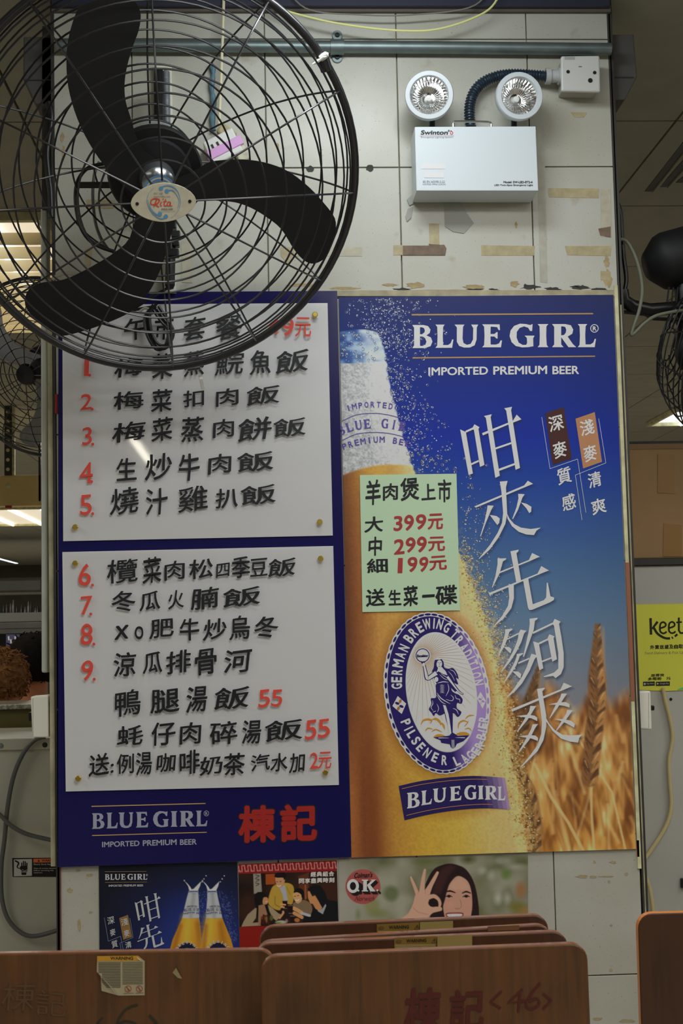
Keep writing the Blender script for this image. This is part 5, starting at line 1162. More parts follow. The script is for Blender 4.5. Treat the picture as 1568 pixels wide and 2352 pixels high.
# ================================================================ FANS
M_WIRE = mat('guard_wire', (24, 24, 26), .3, k=.55, spec=.8)
M_ZIP = mat('white_cable_tie', (190, 190, 184), .5, k=.6)
def axes(n, ux=(1, 0, 0)):
    n = Vector(n).normalized(); u = Vector(ux); u = (u - n * u.dot(n)).normalized(); v = n.cross(u)
    if v.z < 0: v = -v
    return n, u, v
def fan(C, n, R, name, label, hf, hr, outlines, motor, badge=True, ux=(1, 0, 0), spokes=12, wire=.0022, band=.0085, group=None, skew=(0.0, 0.0)):
    C = Vector(C); n, u, v = axes(n, ux); t = thing(name, C, label, 'fan', group)
    W = lambda r, a, h: C + (u * math.cos(a) + v * math.sin(a)) * r + n * h
    pf = lambda x: hf * max(0, 1 - x ** 3.6) ** .9
    pr = lambda x: -abs(hr) * max(0, 1 - x ** 3) ** .9
    MB().tube([W(R, 2 * PI * k / 96, 0) for k in range(96)], band, 10, True).build('rim', M_WIRE, t, smooth=True)
    for k, x in enumerate((.195, .297, .392, .49, .59, .684, .784, .861, .917, .962)):
        MB().tube([W(R * x, 2 * PI * q / 72, pf(x)) for q in range(72)], wire, 6, True).build('front_ring', M_WIRE, t, smooth=True)
    for k, x in enumerate((.22, .30, .41, .50, .585, .67, .765, .85, .92, .968)):
        MB().tube([W(R * x, 2 * PI * q / 72, pr(x)) for q in range(72)], wire, 6, True).build('rear_ring', M_WIRE, t, smooth=True)
    for k in range(spokes):
        a = 2 * PI * k / spokes
        xs_ = [.10, .2, .3, .4, .5, .6, .7, .78, .85, .90, .94, .97, .99, 1.0]
        def sk(x, s_):      # the wires lean a little off the radius, as on the real guard
            px_, py_ = x * math.cos(a) + skew[0] / R * s_, x * math.sin(a) + skew[1] / R * s_
            return math.atan2(py_, px_)
        MB().tube([W(R * x, sk(x, 1 - pf(x) / hf), pf(x) + .002) for x in xs_], wire, 6).build('front_spoke', M_WIRE, t, smooth=True)
        MB().tube([W(R * x, sk(x, x * x) + .012 * (1 - x), pr(x) - .002) for x in xs_[1:]], wire, 6).build('rear_spoke', M_WIRE, t, smooth=True)
    for k in range(3):      # clips that hold the two guards together
        pass
    for pts, ax_, tw in outlines:
        # outline in the fan's own plane (x along u, y along v), chord twisted about the blade's long axis
        mb = MB(); ca, sa = math.cos(ax_), math.sin(ax_)
        def up(p): 
            q = -p[0] * sa + p[1] * ca
            return C + u * p[0] + v * p[1] + n * (q * tw + .004)
        mb.prism([up(p) for p in pts], -n * .003)
        mb.build('blade', M_FANBLK, t)
    MB().lathe([(0, .034), (.018, .034), (.030, .028), (.034, .012), (.034, -.012), (.07, -.016), (.074, -.03), (0, -.03)], C, n, 40).build('hub', M_FANBLK, t, smooth=True)
    MB().lathe(motor, C, n, 40).build('motor_housing', M_FANBLK, t, smooth=True)
    return t, W, (C, n, u, v)
def to_local(px, py, C, n, u, v):
    d = PP(px, py, C, n) - C; return (d.dot(u), d.dot(v))
# ---- the big black wall fan
C0 = P(360, 409, -.43)
los = (CAM - C0).normalized()
cr_ = (ROT @ Vector((1, 0, 0))); cu_ = (ROT @ Vector((0, 1, 0)))
n0 = (los + (-cu_ * .27 + cr_ * .075)).normalized()
depth = -(ROT.transposed() @ (C0 - CAM)).z
R0 = 464 / FOC * depth
nn0, uu0, vv0 = axes(n0, cr_)
BL = {
 'a': [(447, 392), (480, 372), (530, 366), (575, 367), (620, 376), (665, 395), (710, 430), (745, 468), (768, 500), (769, 530), (758, 570), (745, 592), (722, 604), (702, 600), (684, 584), (668, 562), (645, 525), (612, 498), (575, 476), (540, 464), (500, 460), (455, 458), (400, 470), (370, 430)],
 'b': [(330, 345), (312, 310), (300, 270), (288, 230), (286, 190), (292, 150), (305, 105), (318, 70), (323, 35), (316, 12), (300, -4), (265, -8), (215, 2), (185, 14), (172, 36), (160, 75), (153, 120), (154, 180), (165, 235), (185, 290), (215, 345), (250, 392), (300, 440), (350, 470), (380, 420), (360, 370)],
 'c': [(320, 470), (298, 545), (262, 580), (222, 605), (185, 625), (145, 642), (100, 648), (75, 656), (60, 675), (58, 700), (72, 722), (95, 742), (118, 760), (142, 770), (180, 762), (225, 748), (275, 728), (305, 710), (340, 672), (358, 640), (375, 600), (386, 560), (398, 520), (410, 470), (365, 430)]}
outs = []
for key, ax_ in (('a', -.20), ('b', 1.95), ('c', 3.85)):
    pts = catmull([to_local(a, b, C0, nn0, uu0, vv0) for a, b in BL[key]], 3, True)
    outs.append((pts, ax_, .0))
HF = .185
mot = [(0, -.03), (.094, -.03), (.098, -.038), (.098, -.05), (.088, -.06), (.086, -.075), (.078, -.115), (.06, -.135), (0, -.14)]
B0 = C0 + n0 * (HF + .006)
r_ = RN.T @ (np.array(B0) - CN); bpx = np.array([CX - r_[0] / r_[2] * FOC, CY + r_[1] / r_[2] * FOC])
SKW = to_local(bpx[0], bpx[1], C0, nn0, uu0, vv0)
fan1, W1, (C_, n_, u_, v_) = fan(C0, n0, R0, 'wall_fan', 'large black wire-guard fan with a cream oval badge at the top left', HF, -.13, outs, mot, ux=cr_, wire=.0021, skew=SKW)
# silver dome of the motor, seen above the blades
MB().lathe([(0, -.255), (.03, -.25), (.05, -.235), (.064, -.205), (.068, -.17), (.068, -.12)], C0 + vv0 * .010 + uu0 * .012, n0, 36).build('motor_dome', mat('grey_motor_paint', (96, 98, 96), .35, k=.4), fan1, smooth=True)
MB().lathe([(.0, .052), (.02, .050), (.032, .040), (.036, .02), (.036, .0)], C0, n0, 32).build('spinner_cap', mat('steel_spinner', (150, 156, 160), .2, metal=.9, k=.5), fan1, smooth=True)
# badge
B0 = C0 + n0 * (HF + .006)
sup = []
for k in range(64):
    a = 2 * PI * k / 64; ca, sa = math.cos(a), math.sin(a); e = 1.12
    sup.append((.062 * math.copysign(abs(ca) ** e, ca), .0378 * math.copysign(abs(sa) ** e, sa)))
MB().prism([B0 + uu0 * a + vv0 * b for a, b in sup], -n0 * .004).build('badge', mat('cream_badge', (150, 146, 128), .35, k=.42, noise=.12, scale=60), fan1, bevel=.001)
class PInk(Ink):
    def put(s, name, o, n, m, parent, k=.36, **kw):
        v = np.vstack(s.v); L_ = s.lift(); mb = MB(); mb.v = [tuple(PP(a, b, o + n * float(h_), n)) for (a, b), h_ in zip(v, L_)]; mb.f = s.f; mb.m = [0] * len(s.f)
        mb.c = [alb(c, k) if c is not None else None for c in s.c]; return mb.build(name, m, parent, **kw)
bc = P(375, 467, -.43)   # badge drawing is laid on the badge plane, centred on it
ink = PInk(); aB = lambda v: v / 5.227 + np.array([260, 280])
# shift so the drawing sits on the badge wherever it projects
r_ = RN.T @ (np.array(B0) - CN); bpx = np.array([CX - r_[0] / r_[2] * FOC, CY + r_[1] / r_[2] * FOC])
ink.aff = lambda v: (aB(v) - np.array([374.5, 467])) + bpx
BLU = (66, 112, 146); PUR = (120, 118, 138)
ink.rib([(568, 790), (640, 775), (710, 790), (770, 850), (800, 960), (780, 1060), (730, 1130), (680, 1165)], [9, 14, 12, 6, 4, 3, 2], 6, col=BLU); ink.rib([(640, 835), (700, 830), (745, 870), (785, 960), (765, 1050)], [9, 12, 8, 5, 3], 6, col=BLU)
ink.ell(568, 808, 25, 25, col=BLU, seg=14); ink.ell(638, 840, 26, 26, col=BLU, seg=14)
ink.rib([(625, 1150), (600, 1170), (540, 1165), (470, 1110), (420, 1030), (400, 950), (420, 870), (480, 800)], [12, 14, 12, 8, 5, 3, 2], 6, col=BLU); ink.rib([(555, 1115), (520, 1125), (460, 1070), (425, 1000), (412, 940)], [10, 12, 8, 5, 3], 6, col=BLU)
ink.ell(554, 1118, 26, 26, col=BLU, seg=14); ink.ell(626, 1144, 25, 25, col=BLU, seg=14)
ink.text('www.ritafan.com', 480, 893, 678, 915, .0, col=(90, 88, 84)); ink.text('WING HOP', 570, 1046, 710, 1068, .02, col=(80, 78, 76)); ink.text('ELECTRIC CO', 540, 1076, 735, 1090, .0, col=(110, 108, 104))
ink.text('利 達', 478, 855, 592, 880, .0, col=(110, 104, 100))
RD = (172, 52, 36)
ink.rib([(515, 940), (500, 985), (480, 1035)], [12, 14, 8], 5, col=RD); ink.rib([(445, 1000), (450, 950), (500, 930), (548, 945), (530, 985), (490, 1000), (455, 1000), (440, 985)], [8, 12, 12, 14, 12, 10, 8], 5, col=RD); ink.rib([(492, 1000), (520, 1015), (548, 1035)], [8, 14, 6], 5, col=RD)
ink.rib([(572, 968), (560, 1010), (580, 1018)], 11, 5, col=RD); ink.ell(594, 938, 7, 9, .3, RD, 10); ink.rib([(625, 935), (605, 1000), (620, 1018), (640, 1010)], 11, 5, col=RD); ink.rib([(590, 968), (640, 962)], 8, col=RD)
ink.rib([(680, 970), (650, 975), (645, 1010), (668, 1014), (684, 975), (678, 1012), (704, 1018)], 10, 5, col=RD)
ink.put('badge_print', B0 + n0 * .0012, n0, M_INK, fan1, k=.42)
for s_ in (-1, 1): MB().lathe([(0, .0022), (.0028, .0018), (.0034, 0)], B0 + uu0 * .050 * s_, n0, 12).build('badge_rivet', M_BLACK, fan1)
# blue and white sticker ring on the hub, seen above the badge
ink = PInk()
for q_, w_, c in ((36, 4, (70, 108, 140)), (31, 4, (140, 142, 136)), (26, 4, (64, 100, 136))):
    ink.rib([(367 + math.cos(a) * q_, 440 + math.sin(a) * q_) for a in np.linspace(PI * 1.05, PI * 1.95, 18)], w_, col=c)
ink.put('hub_sticker', C0 + n0 * .055, n0, M_INK, fan1, k=.42)
# ties on the rim
for a, b, l in ((733, 133, 14), (463, 878, 9)):
    p = PP(a, b, C0, n0); d = (p - C0).normalized()
    MB().prism([p - d * .016 + uu0 * .004, p + d * .010 + uu0 * .004, p + d * .010 - uu0 * .004, p - d * .016 - uu0 * .004], n0 * .02).build('cable_tie', M_ZIP, fan1, bevel=.001)
    if l > 10: MB().lathe([(0, .012), (.006, .008), (.007, 0), (.006, -.008), (0, -.012)], p + d * .008 + n0 * .012, d, 16).build('tie_head', M_ZIP, fan1, smooth=True)
p = PP(739, 148, C0, n0)
MB().tube([p + vv0 * .018, p - vv0 * .012 + uu0 * .010], .0125, 12).build('rim_joint', M_WIRE, fan1, smooth=True)
# wall bracket: vertical square arm, round rod, lower clamp, tilt quadrant
def bar(name, a, b, ya, yb, r, m, seg=12, par=fan1): return MB().tube([P(*a, ya), P(*b, yb)], r, seg).build(name, m, par, smooth=seg > 4)
MB().box(P(338, 330, -.06), P(412, 330, -.012) + Vector((0, .012, -.0))).build('wall_plate', M_BLACK, fan1) if False else None
bar('bracket_arm', (364, 165), (364, 345), -.10, -.18, .0115, M_BLACK)
bar('bracket_rod', (381, 166), (383, 308), -.09, -.13, .0085, mat('scuffed_steel_rod', (104, 108, 112), .4, metal=.6, k=.45, noise=.3, scale=90))
slab('wall_plate', [(352, 150), (394, 150), (404, 672), (378, 672)], -.022, .022, mat('grey_bracket_plate', (150, 150, 138), .5, k=.4), fan1, bevel=.002)
MB().tube([P(372, 310, -.02), P(372, 330, -.12), P(372, 350, -.22)], .018, 14).build('mounting_neck', M_BLACK, fan1, smooth=True)
bar('lower_tube', (392, 560), (390, 655), -.05, -.05, .0115, M_BLACK)
MB().lathe([(0, -.011), (.008, -.008), (.0115, 0)], P(390, 655, -.05), (0, 0, 1), 14).build('tube_end', M_BLACK, fan1, smooth=True)
for a, b, s_ in ((404, 540, .010), (400, 582, .011), (396, 520, .009), (405, 562, .007)):
    c = P(a, b, -.055); MB().box(c - Vector((s_, .012, s_ * .8)), c + Vector((s_, .012, s_ * .8))).build('clamp_block', M_BLACK, fan1, bevel=.002)
bar('stay_bar', (178, 425), (282, 425), -.33, -.33, .007, M_BLACK, 4)
c = catmull([(238, 376), (206, 384), (186, 402), (175, 430), (174, 470), (183, 515), (202, 548), (228, 566), (262, 578)], 6)
MB().tube([P(a, b, -.30) for a, b in c], .0042, 10).build('power_cord', M_BLACK, fan1, smooth=True)
c = catmull([(228, 372), (217, 400), (213, 450), (219, 510), (232, 548), (250, 575)], 6)
MB().tube([P(a, b, -.18) for a, b in c], .0036, 10).build('grey_cord', mat('grey_cord', (62, 62, 60), .5), fan1, smooth=True)
# coil of spare flex hanging below, over the menu board
t = thing('cable_coil', P(365, 760, -.05), 'coil of black flex hanging over the top edge of the menu board', 'cable')
for k, (dx, dy, s_) in enumerate([(0, 0, 1), (5, 4, .9), (-4, 6, .95), (8, -3, .8)]):
    c = catmull([(352 + dx, 700 + dy), (336 + dx, 725 + dy), (342 + dx, 770), (362 + dx * s_, 796 + dy), (382 + dx, 790 + dy), (390 + dx, 760), (372 + dx, 730 + dy), (356 + dx, 706 + dy)], 6)
    MB().tube([P(a, b, -.040 - k * .007) for a, b in c], .0034, 8).build('coil_turn', M_BLACK, t, smooth=True)
c = catmull([(388, 660), (352, 680), (318, 702), (300, 712), (330, 708), (352, 704)], 5)
MB().tube([P(a, b, -.05) for a, b in c], .0034, 8).build('flex_end', M_BLACK, t, smooth=True)
MB().tube([P(a, b, -.052) for a, b in catmull([(320, 716), (332, 708), (346, 712), (350, 722)], 5)], .003, 8).build('wire_tie', mat('grey_tie', (110, 108, 102), .5), t, smooth=True)
c = catmull([(120, 642), (135, 632), (160, 628), (185, 632), (215, 640)], 6)
t = thing('grey_cable', P(160, 632, -.02), 'short grey cable bending round the left edge of the pillar below the fan', 'cable')
MB().tube([P(a, b, -.02) for a, b in c], .0045, 10).build('sheath', mat('grey_sheath', (116, 114, 104), .5), t, smooth=True)

# hanging socket with pink tape
t = thing('taped_socket', P(515, 330, -.03), 'white hanging socket wrapped in pink tape behind the fan guard', 'socket')
def rotq(cx, cy, w_, h_, a): 
    ca, sa = math.cos(a), math.sin(a); return [(cx + x * ca - y * sa, cy + x * sa + y * ca) for x, y in ((-w_, -h_), (w_, -h_), (w_, h_), (-w_, h_))]
an = math.radians(-27)
slab('socket_body', rotq(512, 336, 38, 30, an), -.050, .045, mat('off_white_plastic', (178, 178, 172), .4, k=.5), t, bevel=.004)
slab('pink_tape', rotq(517, 338, 43, 11, an), -.053, .048, mat('pink_tape', (188, 132, 180), .45, k=.5), t, bevel=.002)
slab('brown_cap', rotq(520, 302, 21, 13, math.radians(35)), -.045, .03, mat('stained_cap', (122, 112, 84), .5, noise=.3, scale=60), t, bevel=.005)
slab('side_cover', rotq(552, 345, 14, 26, an), -.046, .04, mat('dirty_cover', (140, 136, 118), .5, noise=.3, scale=60), t, bevel=.004)
for a, b in ((488, 336), (500, 330)): slab('pin_slot', rotq(a, b, 2.5, 5, an), -.0515, .002, M_BLACK, t)
c = catmull([(514, -20), (512, 60), (509, 140), (506, 220), (503, 285)], 6)
t = thing('hanging_cord', P(509, 150, -.03), 'pale cord hanging down to the pink-taped socket', 'cord')
MB().tube([P(a, b, -.035) for a, b in c], .0035, 8).build('flex', mat('pale_cord', (152, 146, 122), .5), t, smooth=True)
t = thing('blue_strap', P(488, 230, -.012), 'faded blue plastic strap hanging on the tiles behind the fan', 'strap')
MB().tube([P(a, b, -.012) for a, b in catmull([(484, 145), (490, 165), (486, 200), (491, 235), (488, 268), (490, 300)], 6)], .006, 8, rad=[.004 + .003 * abs(math.sin(k * .45)) for k in range(31)]).build('band', mat('faded_blue', (62, 86, 98), .6, noise=.3, scale=60), t, smooth=True)

# ---- dark boxes beside the pillar head
for nm, q, d_, lb in (('beam_box', [(1397, 79), (1455, 78), (1463, 176), (1435, 229), (1400, 230)], .03, 'dark grey box fixed beyond the right edge of the pillar near the ceiling'),
                      ('beam_box', [(54, 84), (112, 84), (132, 88), (132, 245), (80, 238), (74, 222), (53, 182)], .03, 'dark grey box fixed beyond the left edge of the pillar behind the fan')):
    t = thing(nm, P(q[0][0], q[0][1], d_), lb, 'box')
    slab('casing', q, d_, .12, mat('dark_grey_box', (62, 60, 58), .6, k=.5), t, bevel=.003)
    x_ = q[3][0] if q[0][0] > 1000 else 60
    y_ = 176 if q[0][0] > 1000 else 182
    slab('lower_lip', [(q[0][0] + 2, y_), (q[0][0] + (58 if q[0][0] > 1000 else 70), y_), (q[0][0] + (58 if q[0][0] > 1000 else 70), y_ + 3), (q[0][0] + 2, y_ + 3)], d_ - .002, .004, mat('dark_lip', (34, 32, 32), .6), t)
t = thing('drop_cable', P(112, 350, .02), 'thick dark cable running down the left edge of the pillar behind the fan', 'cable')
MB().tube([P(a, b, .0) for a, b in catmull([(110, 235), (118, 262), (115, 300), (108, 350), (111, 400), (116, 440), (118, 500)], 6)], .0075, 10).build('sheath', M_BLACK, t, smooth=True)

# ---- generic blades for the other fans: the traced right blade turned about the hub
gen = [(a / R0, b / R0) for a, b in outs[0][0]]
def turned(ang, R, tw=.3):
    ca, sa = math.cos(ang), math.sin(ang); return ([(a * R * ca - b * R * sa, a * R * sa + b * R * ca) for a, b in gen[::2]], -.2 + ang, tw)
# far left fan, beyond the pillar
C2 = P(96, 846, 1.25); dp = -(ROT.transposed() @ (C2 - CAM)).z; R2 = 206 / FOC * dp
n2_ = ((CAM - C2).normalized() + Vector((-.45, 0, -.18))).normalized()
fan2, _, _ = fan(C2, n2_, R2, 'wall_fan', 'smaller wire-guard fan with steel blades half hidden beyond the left edge of the pillar', .12, -.09, [], [(0, -.03), (.05, -.03), (.055, -.08), (.03, -.12), (0, -.12)], wire=.0016, band=.006, ux=(1, 0, 0))
M_STB = mat('polished_blade', (170, 172, 176), .22, metal=.9, k=.6)
nB, uB, vB = axes(n2_)
for k in range(3):
    pts, _, _ = turned(math.radians(38 + 120 * k), R2)
    MB().prism([C2 + uB * a * .97 + vB * b * .97 + nB * (.004 + .25 * (-(a) * math.sin(math.radians(26 + 120 * k)) + b * math.cos(math.radians(26 + 120 * k)))) for a, b in pts], -nB * .002).build('blade', M_STB, fan2)
MB().lathe([(0, .13), (.03, .125), (.035, .115), (.03, .105)], C2, n2_, 24).build('centre_cap', M_BLACK, fan2, smooth=True)
MB().tube([C2 - nB * .11, C2 - nB * .2 + Vector((.25, .1, .0))], .02, 10).build('mounting_arm', M_BLACK, fan2, smooth=True)
# right fan, seen from behind, carried by an arm from the pillar
C3 = P(1640, 812, .10); n3_ = Vector((.80, -.52, -.30)).normalized(); dp = -(ROT.transposed() @ (C3 - CAM)).z; R3 = 185 / FOC * dp
fan3, _, _ = fan(C3, n3_, R3, 'wall_fan', 'black fan seen from behind at the right edge with its arm fixed to the pillar', .10, -.12, [turned(math.radians(15 + 120 * k), R3 * .9) for k in range(3)], [(0, -.03), (.05, -.03), (.055, -.07), (.03, -.09), (0, -.09)], wire=.0019, band=.0055)
mo = MB(); cm = P(1560, 592, .12)
prof = [(0, -.088), (.028, -.088), (.034, -.084), (.052, -.066), (.066, -.052), (.072, -.034), (.072, .03), (.064, .05), (.05, .062), (0, .066)]
mo.lathe(prof, cm, Vector((.90, -.1, .22)).normalized(), 32).build('gearbox', M_FANBLK, fan3, smooth=True)
MB().tube([P(1428, 668, .06), P(1432, 690, .06), P(1452, 704, .07), P(1490, 712, .08), P(1540, 708, .1), P(1600, 700, .12)], .0165, 12).build('mounting_arm', M_BLACK, fan3, smooth=True)
MB().tube([P(1566, 640, .12), P(1575, 760, .11), C3 - n3_ * .08], .022, 12).build('neck', M_BLACK, fan3, smooth=True)
MB().tube([P(1428, 716, .065), P(1480, 722, .075), P(1500, 732, .08), P(1600, 736, .1)], .0045, 8).build('stay_rod', M_BLACK, fan3, smooth=True)
for s_ in range(3): MB().tube([P(1536 + s_ * 10, 660, .10), P(1530 + s_ * 11, 704, .09)], .0022, 6).build('stay_wire', M_WIRE, fan3, smooth=True)
t = thing('fan_lead', P(1430, 560, .05), 'black lead dropping from the pillar edge to the arm of the right-hand fan', 'cable')
MB().tube([P(a, b, .055) for a, b in catmull([(1400, 430), (1412, 455), (1424, 485), (1427, 530), (1432, 590), (1438, 640), (1434, 668)], 6)], .0055, 10).build('sheath', M_BLACK, t, smooth=True)
t = thing('looped_lead', P(1450, 650, .04), 'grey green lead looping down behind the right-hand fan arm', 'cable')
MB().tube([P(a, b, .035) for a, b in catmull([(1414, 600), (1414, 560), (1420, 550), (1440, 556), (1462, 600), (1474, 660), (1468, 710), (1456, 745), (1449, 768), (1458, 764), (1480, 742), (1510, 724), (1570, 712)], 6)], .0042, 10).build('sheath', mat('grey_green_sheath', (72, 74, 62), .5), t, smooth=True)

# ================================================================ CHAIRS (folded, standing in a row)
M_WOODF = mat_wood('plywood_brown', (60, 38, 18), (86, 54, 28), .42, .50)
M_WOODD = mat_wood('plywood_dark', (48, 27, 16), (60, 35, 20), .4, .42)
M_EDGE = mat('red_brown_edge', (98, 57, 34), .3, k=.50, coat=.4)
M_OEDGE = mat('orange_edge', (150, 88, 38), .3, k=.40, coat=.3)
M_FRAME = mat('dark_chair_tube', (40, 38, 36), .35, k=.4)
def chair(tl, tr, y, label, mw=M_WOODF, me_=M_EDGE, lean=.0, rad=.020, yaw=0.0, wid=None, group='folded wooden chairs standing in front of the pillar'):
    A = P(*tl, y); Bp = P(*tr, y)
    if wid: d_ = (Bp - A).normalized(); Bp = A + d_ * wid
    d = (Bp - A); W_ = d.length; d.normalize(); dn = Vector((d.z, 0, -d.x)); nb = Vector((0, 1, 0))
    c = (A + Bp) / 2; t = thing('folding_chair', (c.x, y, 0), label, 'chair', group)
    H = .32; th = .014
    def rr(w_, h_, r, q):
        o = []
        for cx, cz, a0 in ((w_ - r, -r, PI / 2), (w_ - r, -(h_ - r), 0), (r, -(h_ - r), -PI / 2), (r, -r, -PI)):
            for k in range(q + 1):
                a = a0 - (PI / 2) * k / q; o.append((cx + math.cos(a) * r, cz + math.sin(a) * r))
        return o
    o = rr(W_, H, rad, 6); pts = [A + d * a - dn * b * 1.0 for a, b in o]
    MB().prism(pts, nb * th, 0, 1).build('back_panel', [mw, me_], t, bevel=.0022)
    zt = c.z - .05
    for s_ in (-1, 1):
        x = c.x + s_ * (W_ / 2 - .035)
        MB().tube([(x, y + .024, zt), (x, y + .024, .02)], .0095, 10).build('rear_leg', M_FRAME, t, smooth=True)
        x2 = c.x + s_ * (W_ / 2 - .065)
        MB().tube([(x2, y + .026, .42), (x2, y + .026, .02)], .008, 10).build('front_leg', M_FRAME, t, smooth=True)
        MB().lathe([(.012, 0), (.012, .03), (.0, .03)], (x, y + .024, 0), (0, 0, 1), 12).build('foot_cap', M_BLACK, t)
        MB().lathe([(.011, 0), (.011, .03), (.0, .03)], (x2, y + .026, 0), (0, 0, 1), 12).build('foot_cap', M_BLACK, t)
    MB().prism([Vector((c.x + a - W_ / 2 + .08, y + .036, .50 + b)) for a, b in rr(W_ - .16, .36, .03, 4)], nb * .012, 0, 1).build('seat_panel', [mw, me_], t)
    MB().tube([(c.x - W_ / 2 + .035, y + .024, .10), (c.x + W_ / 2 - .035, y + .024, .10)], .007, 8).build('cross_bar', M_FRAME, t, smooth=True)
    return t, A, d, dn
chA, *_ = chair((598, 2196), (1348, 2166), -1.50, 'nearest folded wooden chair with red-brown characters and a number 46 on its back')
chL, *_ = chair((-110, 2192), (632, 2180), -1.44, 'folded wooden chair at the lower left with a torn warning sticker and green pen marks')
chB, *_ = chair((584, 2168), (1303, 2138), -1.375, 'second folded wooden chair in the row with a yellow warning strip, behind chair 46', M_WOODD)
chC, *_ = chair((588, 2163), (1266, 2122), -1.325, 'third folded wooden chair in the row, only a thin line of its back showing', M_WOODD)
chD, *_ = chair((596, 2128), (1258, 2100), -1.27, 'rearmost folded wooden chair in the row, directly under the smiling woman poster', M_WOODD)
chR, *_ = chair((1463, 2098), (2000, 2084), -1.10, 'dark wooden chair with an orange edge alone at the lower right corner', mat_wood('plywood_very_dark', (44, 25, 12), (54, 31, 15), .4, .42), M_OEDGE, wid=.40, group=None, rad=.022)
# writing on the chairs
AY = -1.5009
ink = Ink()
ink.text('棟', 926, 2270, 1012, 2380, .022, .04, 4); ink.text('記', 1030, 2274, 1110, 2366, .022, .04, 4)
ink.rib([(1152, 2276), (1126, 2302), (1150, 2316)], 6); ink.rib([(1200, 2272), (1166, 2304), (1206, 2299)], 6); ink.rib([(1194, 2282), (1190, 2325)], 6)
ink.rib([(1240, 2258), (1218, 2285), (1208, 2308), (1220, 2318), (1238, 2306), (1232, 2294), (1214, 2300)], 5.5, 5); ink.rib([(1246, 2282), (1266, 2298), (1246, 2318)], 6)
ink.put('pen_writing', AY, mat('red_brown_pen', (58, 20, 14), .5, k=.4), chA)
LY = -1.4409
ink = Ink(); ink.text('棟', 2, 2254, 78, 2322, -.006, .0, 6); ink.text('記', 82, 2272, 150, 2330, -.006, -.1, 4)
ink.put('faded_writing', LY, mat('faded_green_pen', (66, 48, 28), .5, k=.4), chL)
ink = Ink(); ink.rib([(236, 2338), (222, 2350), (240, 2362)], 5); ink.rib([(316, 2308), (290, 2318), (272, 2342), (272, 2360), (300, 2368), (312, 2354), (290, 2346), (272, 2352)], 5, 5); ink.rib([(342, 2332), (360, 2350), (340, 2362)], 6)
ink.put('pen_writing', LY, mat('green_pen', (32, 32, 22), .5, k=.4), chL)
KS = .38
ink = Ink(); st = [(223, 2196), (318, 2195), (332, 2208), (332, 2286), (273, 2287), (233, 2276), (231, 2240), (222, 2232)]
ink.poly(st, (122, 114, 90))
ink.put('warning_sticker', LY + .0002, M_INK, chL, k=KS)
ink = Ink(); ink.poly([(223, 2196), (318, 2195), (326, 2204), (326, 2207), (223, 2208)], (142, 104, 34)); ink.text('WARNING', 253, 2197, 306, 2205, .04, col=(44, 34, 20))
for k in range(16):
    y_ = 2211 + k * 3.7
    if y_ < 2262 or True: ink.poly([(226 if y_ < 2234 else 234 + max(0, y_ - 2256) * .9, y_), (277, y_), (277, y_ + 1.6), (226 if y_ < 2234 else 234 + max(0, y_ - 2256) * .9, y_ + 1.6)], (52, 48, 40))
    if y_ < 2262: ink.poly([(281, y_), (328, y_ - .5), (328, y_ + .9), (281, y_ + 1.4)], (58, 54, 44))
for x_ in (294, 320): ink.ring(x_, 2271, 7, 1.5, col=(120, 48, 40), seg=16); ink.rib([(x_ - 5, 2266), (x_ + 5, 2276)], 1.5, col=(120, 48, 40)); ink.rib([(x_ - 2, 2267), (x_, 2272), (x_ + 1, 2276)], 1.4, col=(60, 54, 46))
ink.rib([(283, 2282), (307, 2281)], 1.6, col=(90, 84, 68)); ink.rib([(311, 2281), (330, 2280)], 1.6, col=(90, 84, 68))
ink.put('sticker_print', LY - .0001, M_INK, chL, k=KS)
M_CURL = mat('sticker_back', (170, 166, 150), .5, k=.5)
MB().add([P(313, 2197, LY), P(333, 2208, LY - .004), P(327, 2208, LY - .002), P(317, 2203, LY - .001)], [(0, 1, 2, 3)]).build('peeled_corner', M_CURL, chL)
MB().add([P(222, 2232, LY), P(232, 2242, LY - .003), P(276, 2287, LY - .002), P(268, 2285, LY)], [(0, 1, 2, 3)]).build('peeled_corner', M_CURL, chL)
MB().add([P(396, 2234, LY), P(404, 2223, LY - .003), P(418, 2248, LY - .001), P(408, 2246, LY)], [(0, 1, 2, 3)]).build('paper_remnant', mat('straw_paper', (140, 130, 94), .6, k=.5), chL)
for ch_, yy, o in ((chB, -1.3759, [(905, 2153, 1002, 2150, 1084, 2178)]), (chD, -1.2709, [(865, 2122, 962, 2118, 1040, 2140)])):
    x0, y0, x1, y1, x2, yb = o[0]
    ink = Ink(); ink.poly([(x0, y0 + 1), (x1, y1), (x1, yb + 4), (x0, yb + 6)], (92, 70, 30)); ink.poly([(x1 + 2, y1), (x2, y1 - 3), (x2, yb + 2), (x1 + 2, yb + 4)], (108, 92, 52))
    ink.put('warning_strip', yy, M_INK, ch_, k=KS)
    ink = Ink(); ink.text('WARNING', x0 + 28, y0 + 4, x0 + 74, y0 + 12, .03, .03, col=(40, 30, 16)); ink.rib([(x0 + 86, y0 + 13), (x0 + 93, y0 + 2), (x0 + 98, y0 + 12)], 1.6, 0, True, col=(36, 28, 16)); ink.rib([(x0 + 92.5, y0 + 5), (x0 + 92.5, y0 + 10)], 1.6, col=(36, 28, 16))
    ink.ell(x0 + 10, y0 + 9, 7, 4, 0, (74, 56, 26), 10)
    for k in range(3): ink.rib([(x0 + 2, y0 + 18 + k * 3), (x1 - 3, y0 + 16.5 + k * 3)], 1.3, col=(130, 116, 80))
    ink.put('strip_print', yy - .0002, M_INK, ch_, k=KS)
# crumbs of the chair row's brown sticker on the thin chair
slab('sticker_patch', [(1120, 2128), (1192, 2125), (1192, 2136), (1120, 2139)], -1.3262, .001, mat('brown_sticker', (84, 56, 34), .5, k=KS), chC)

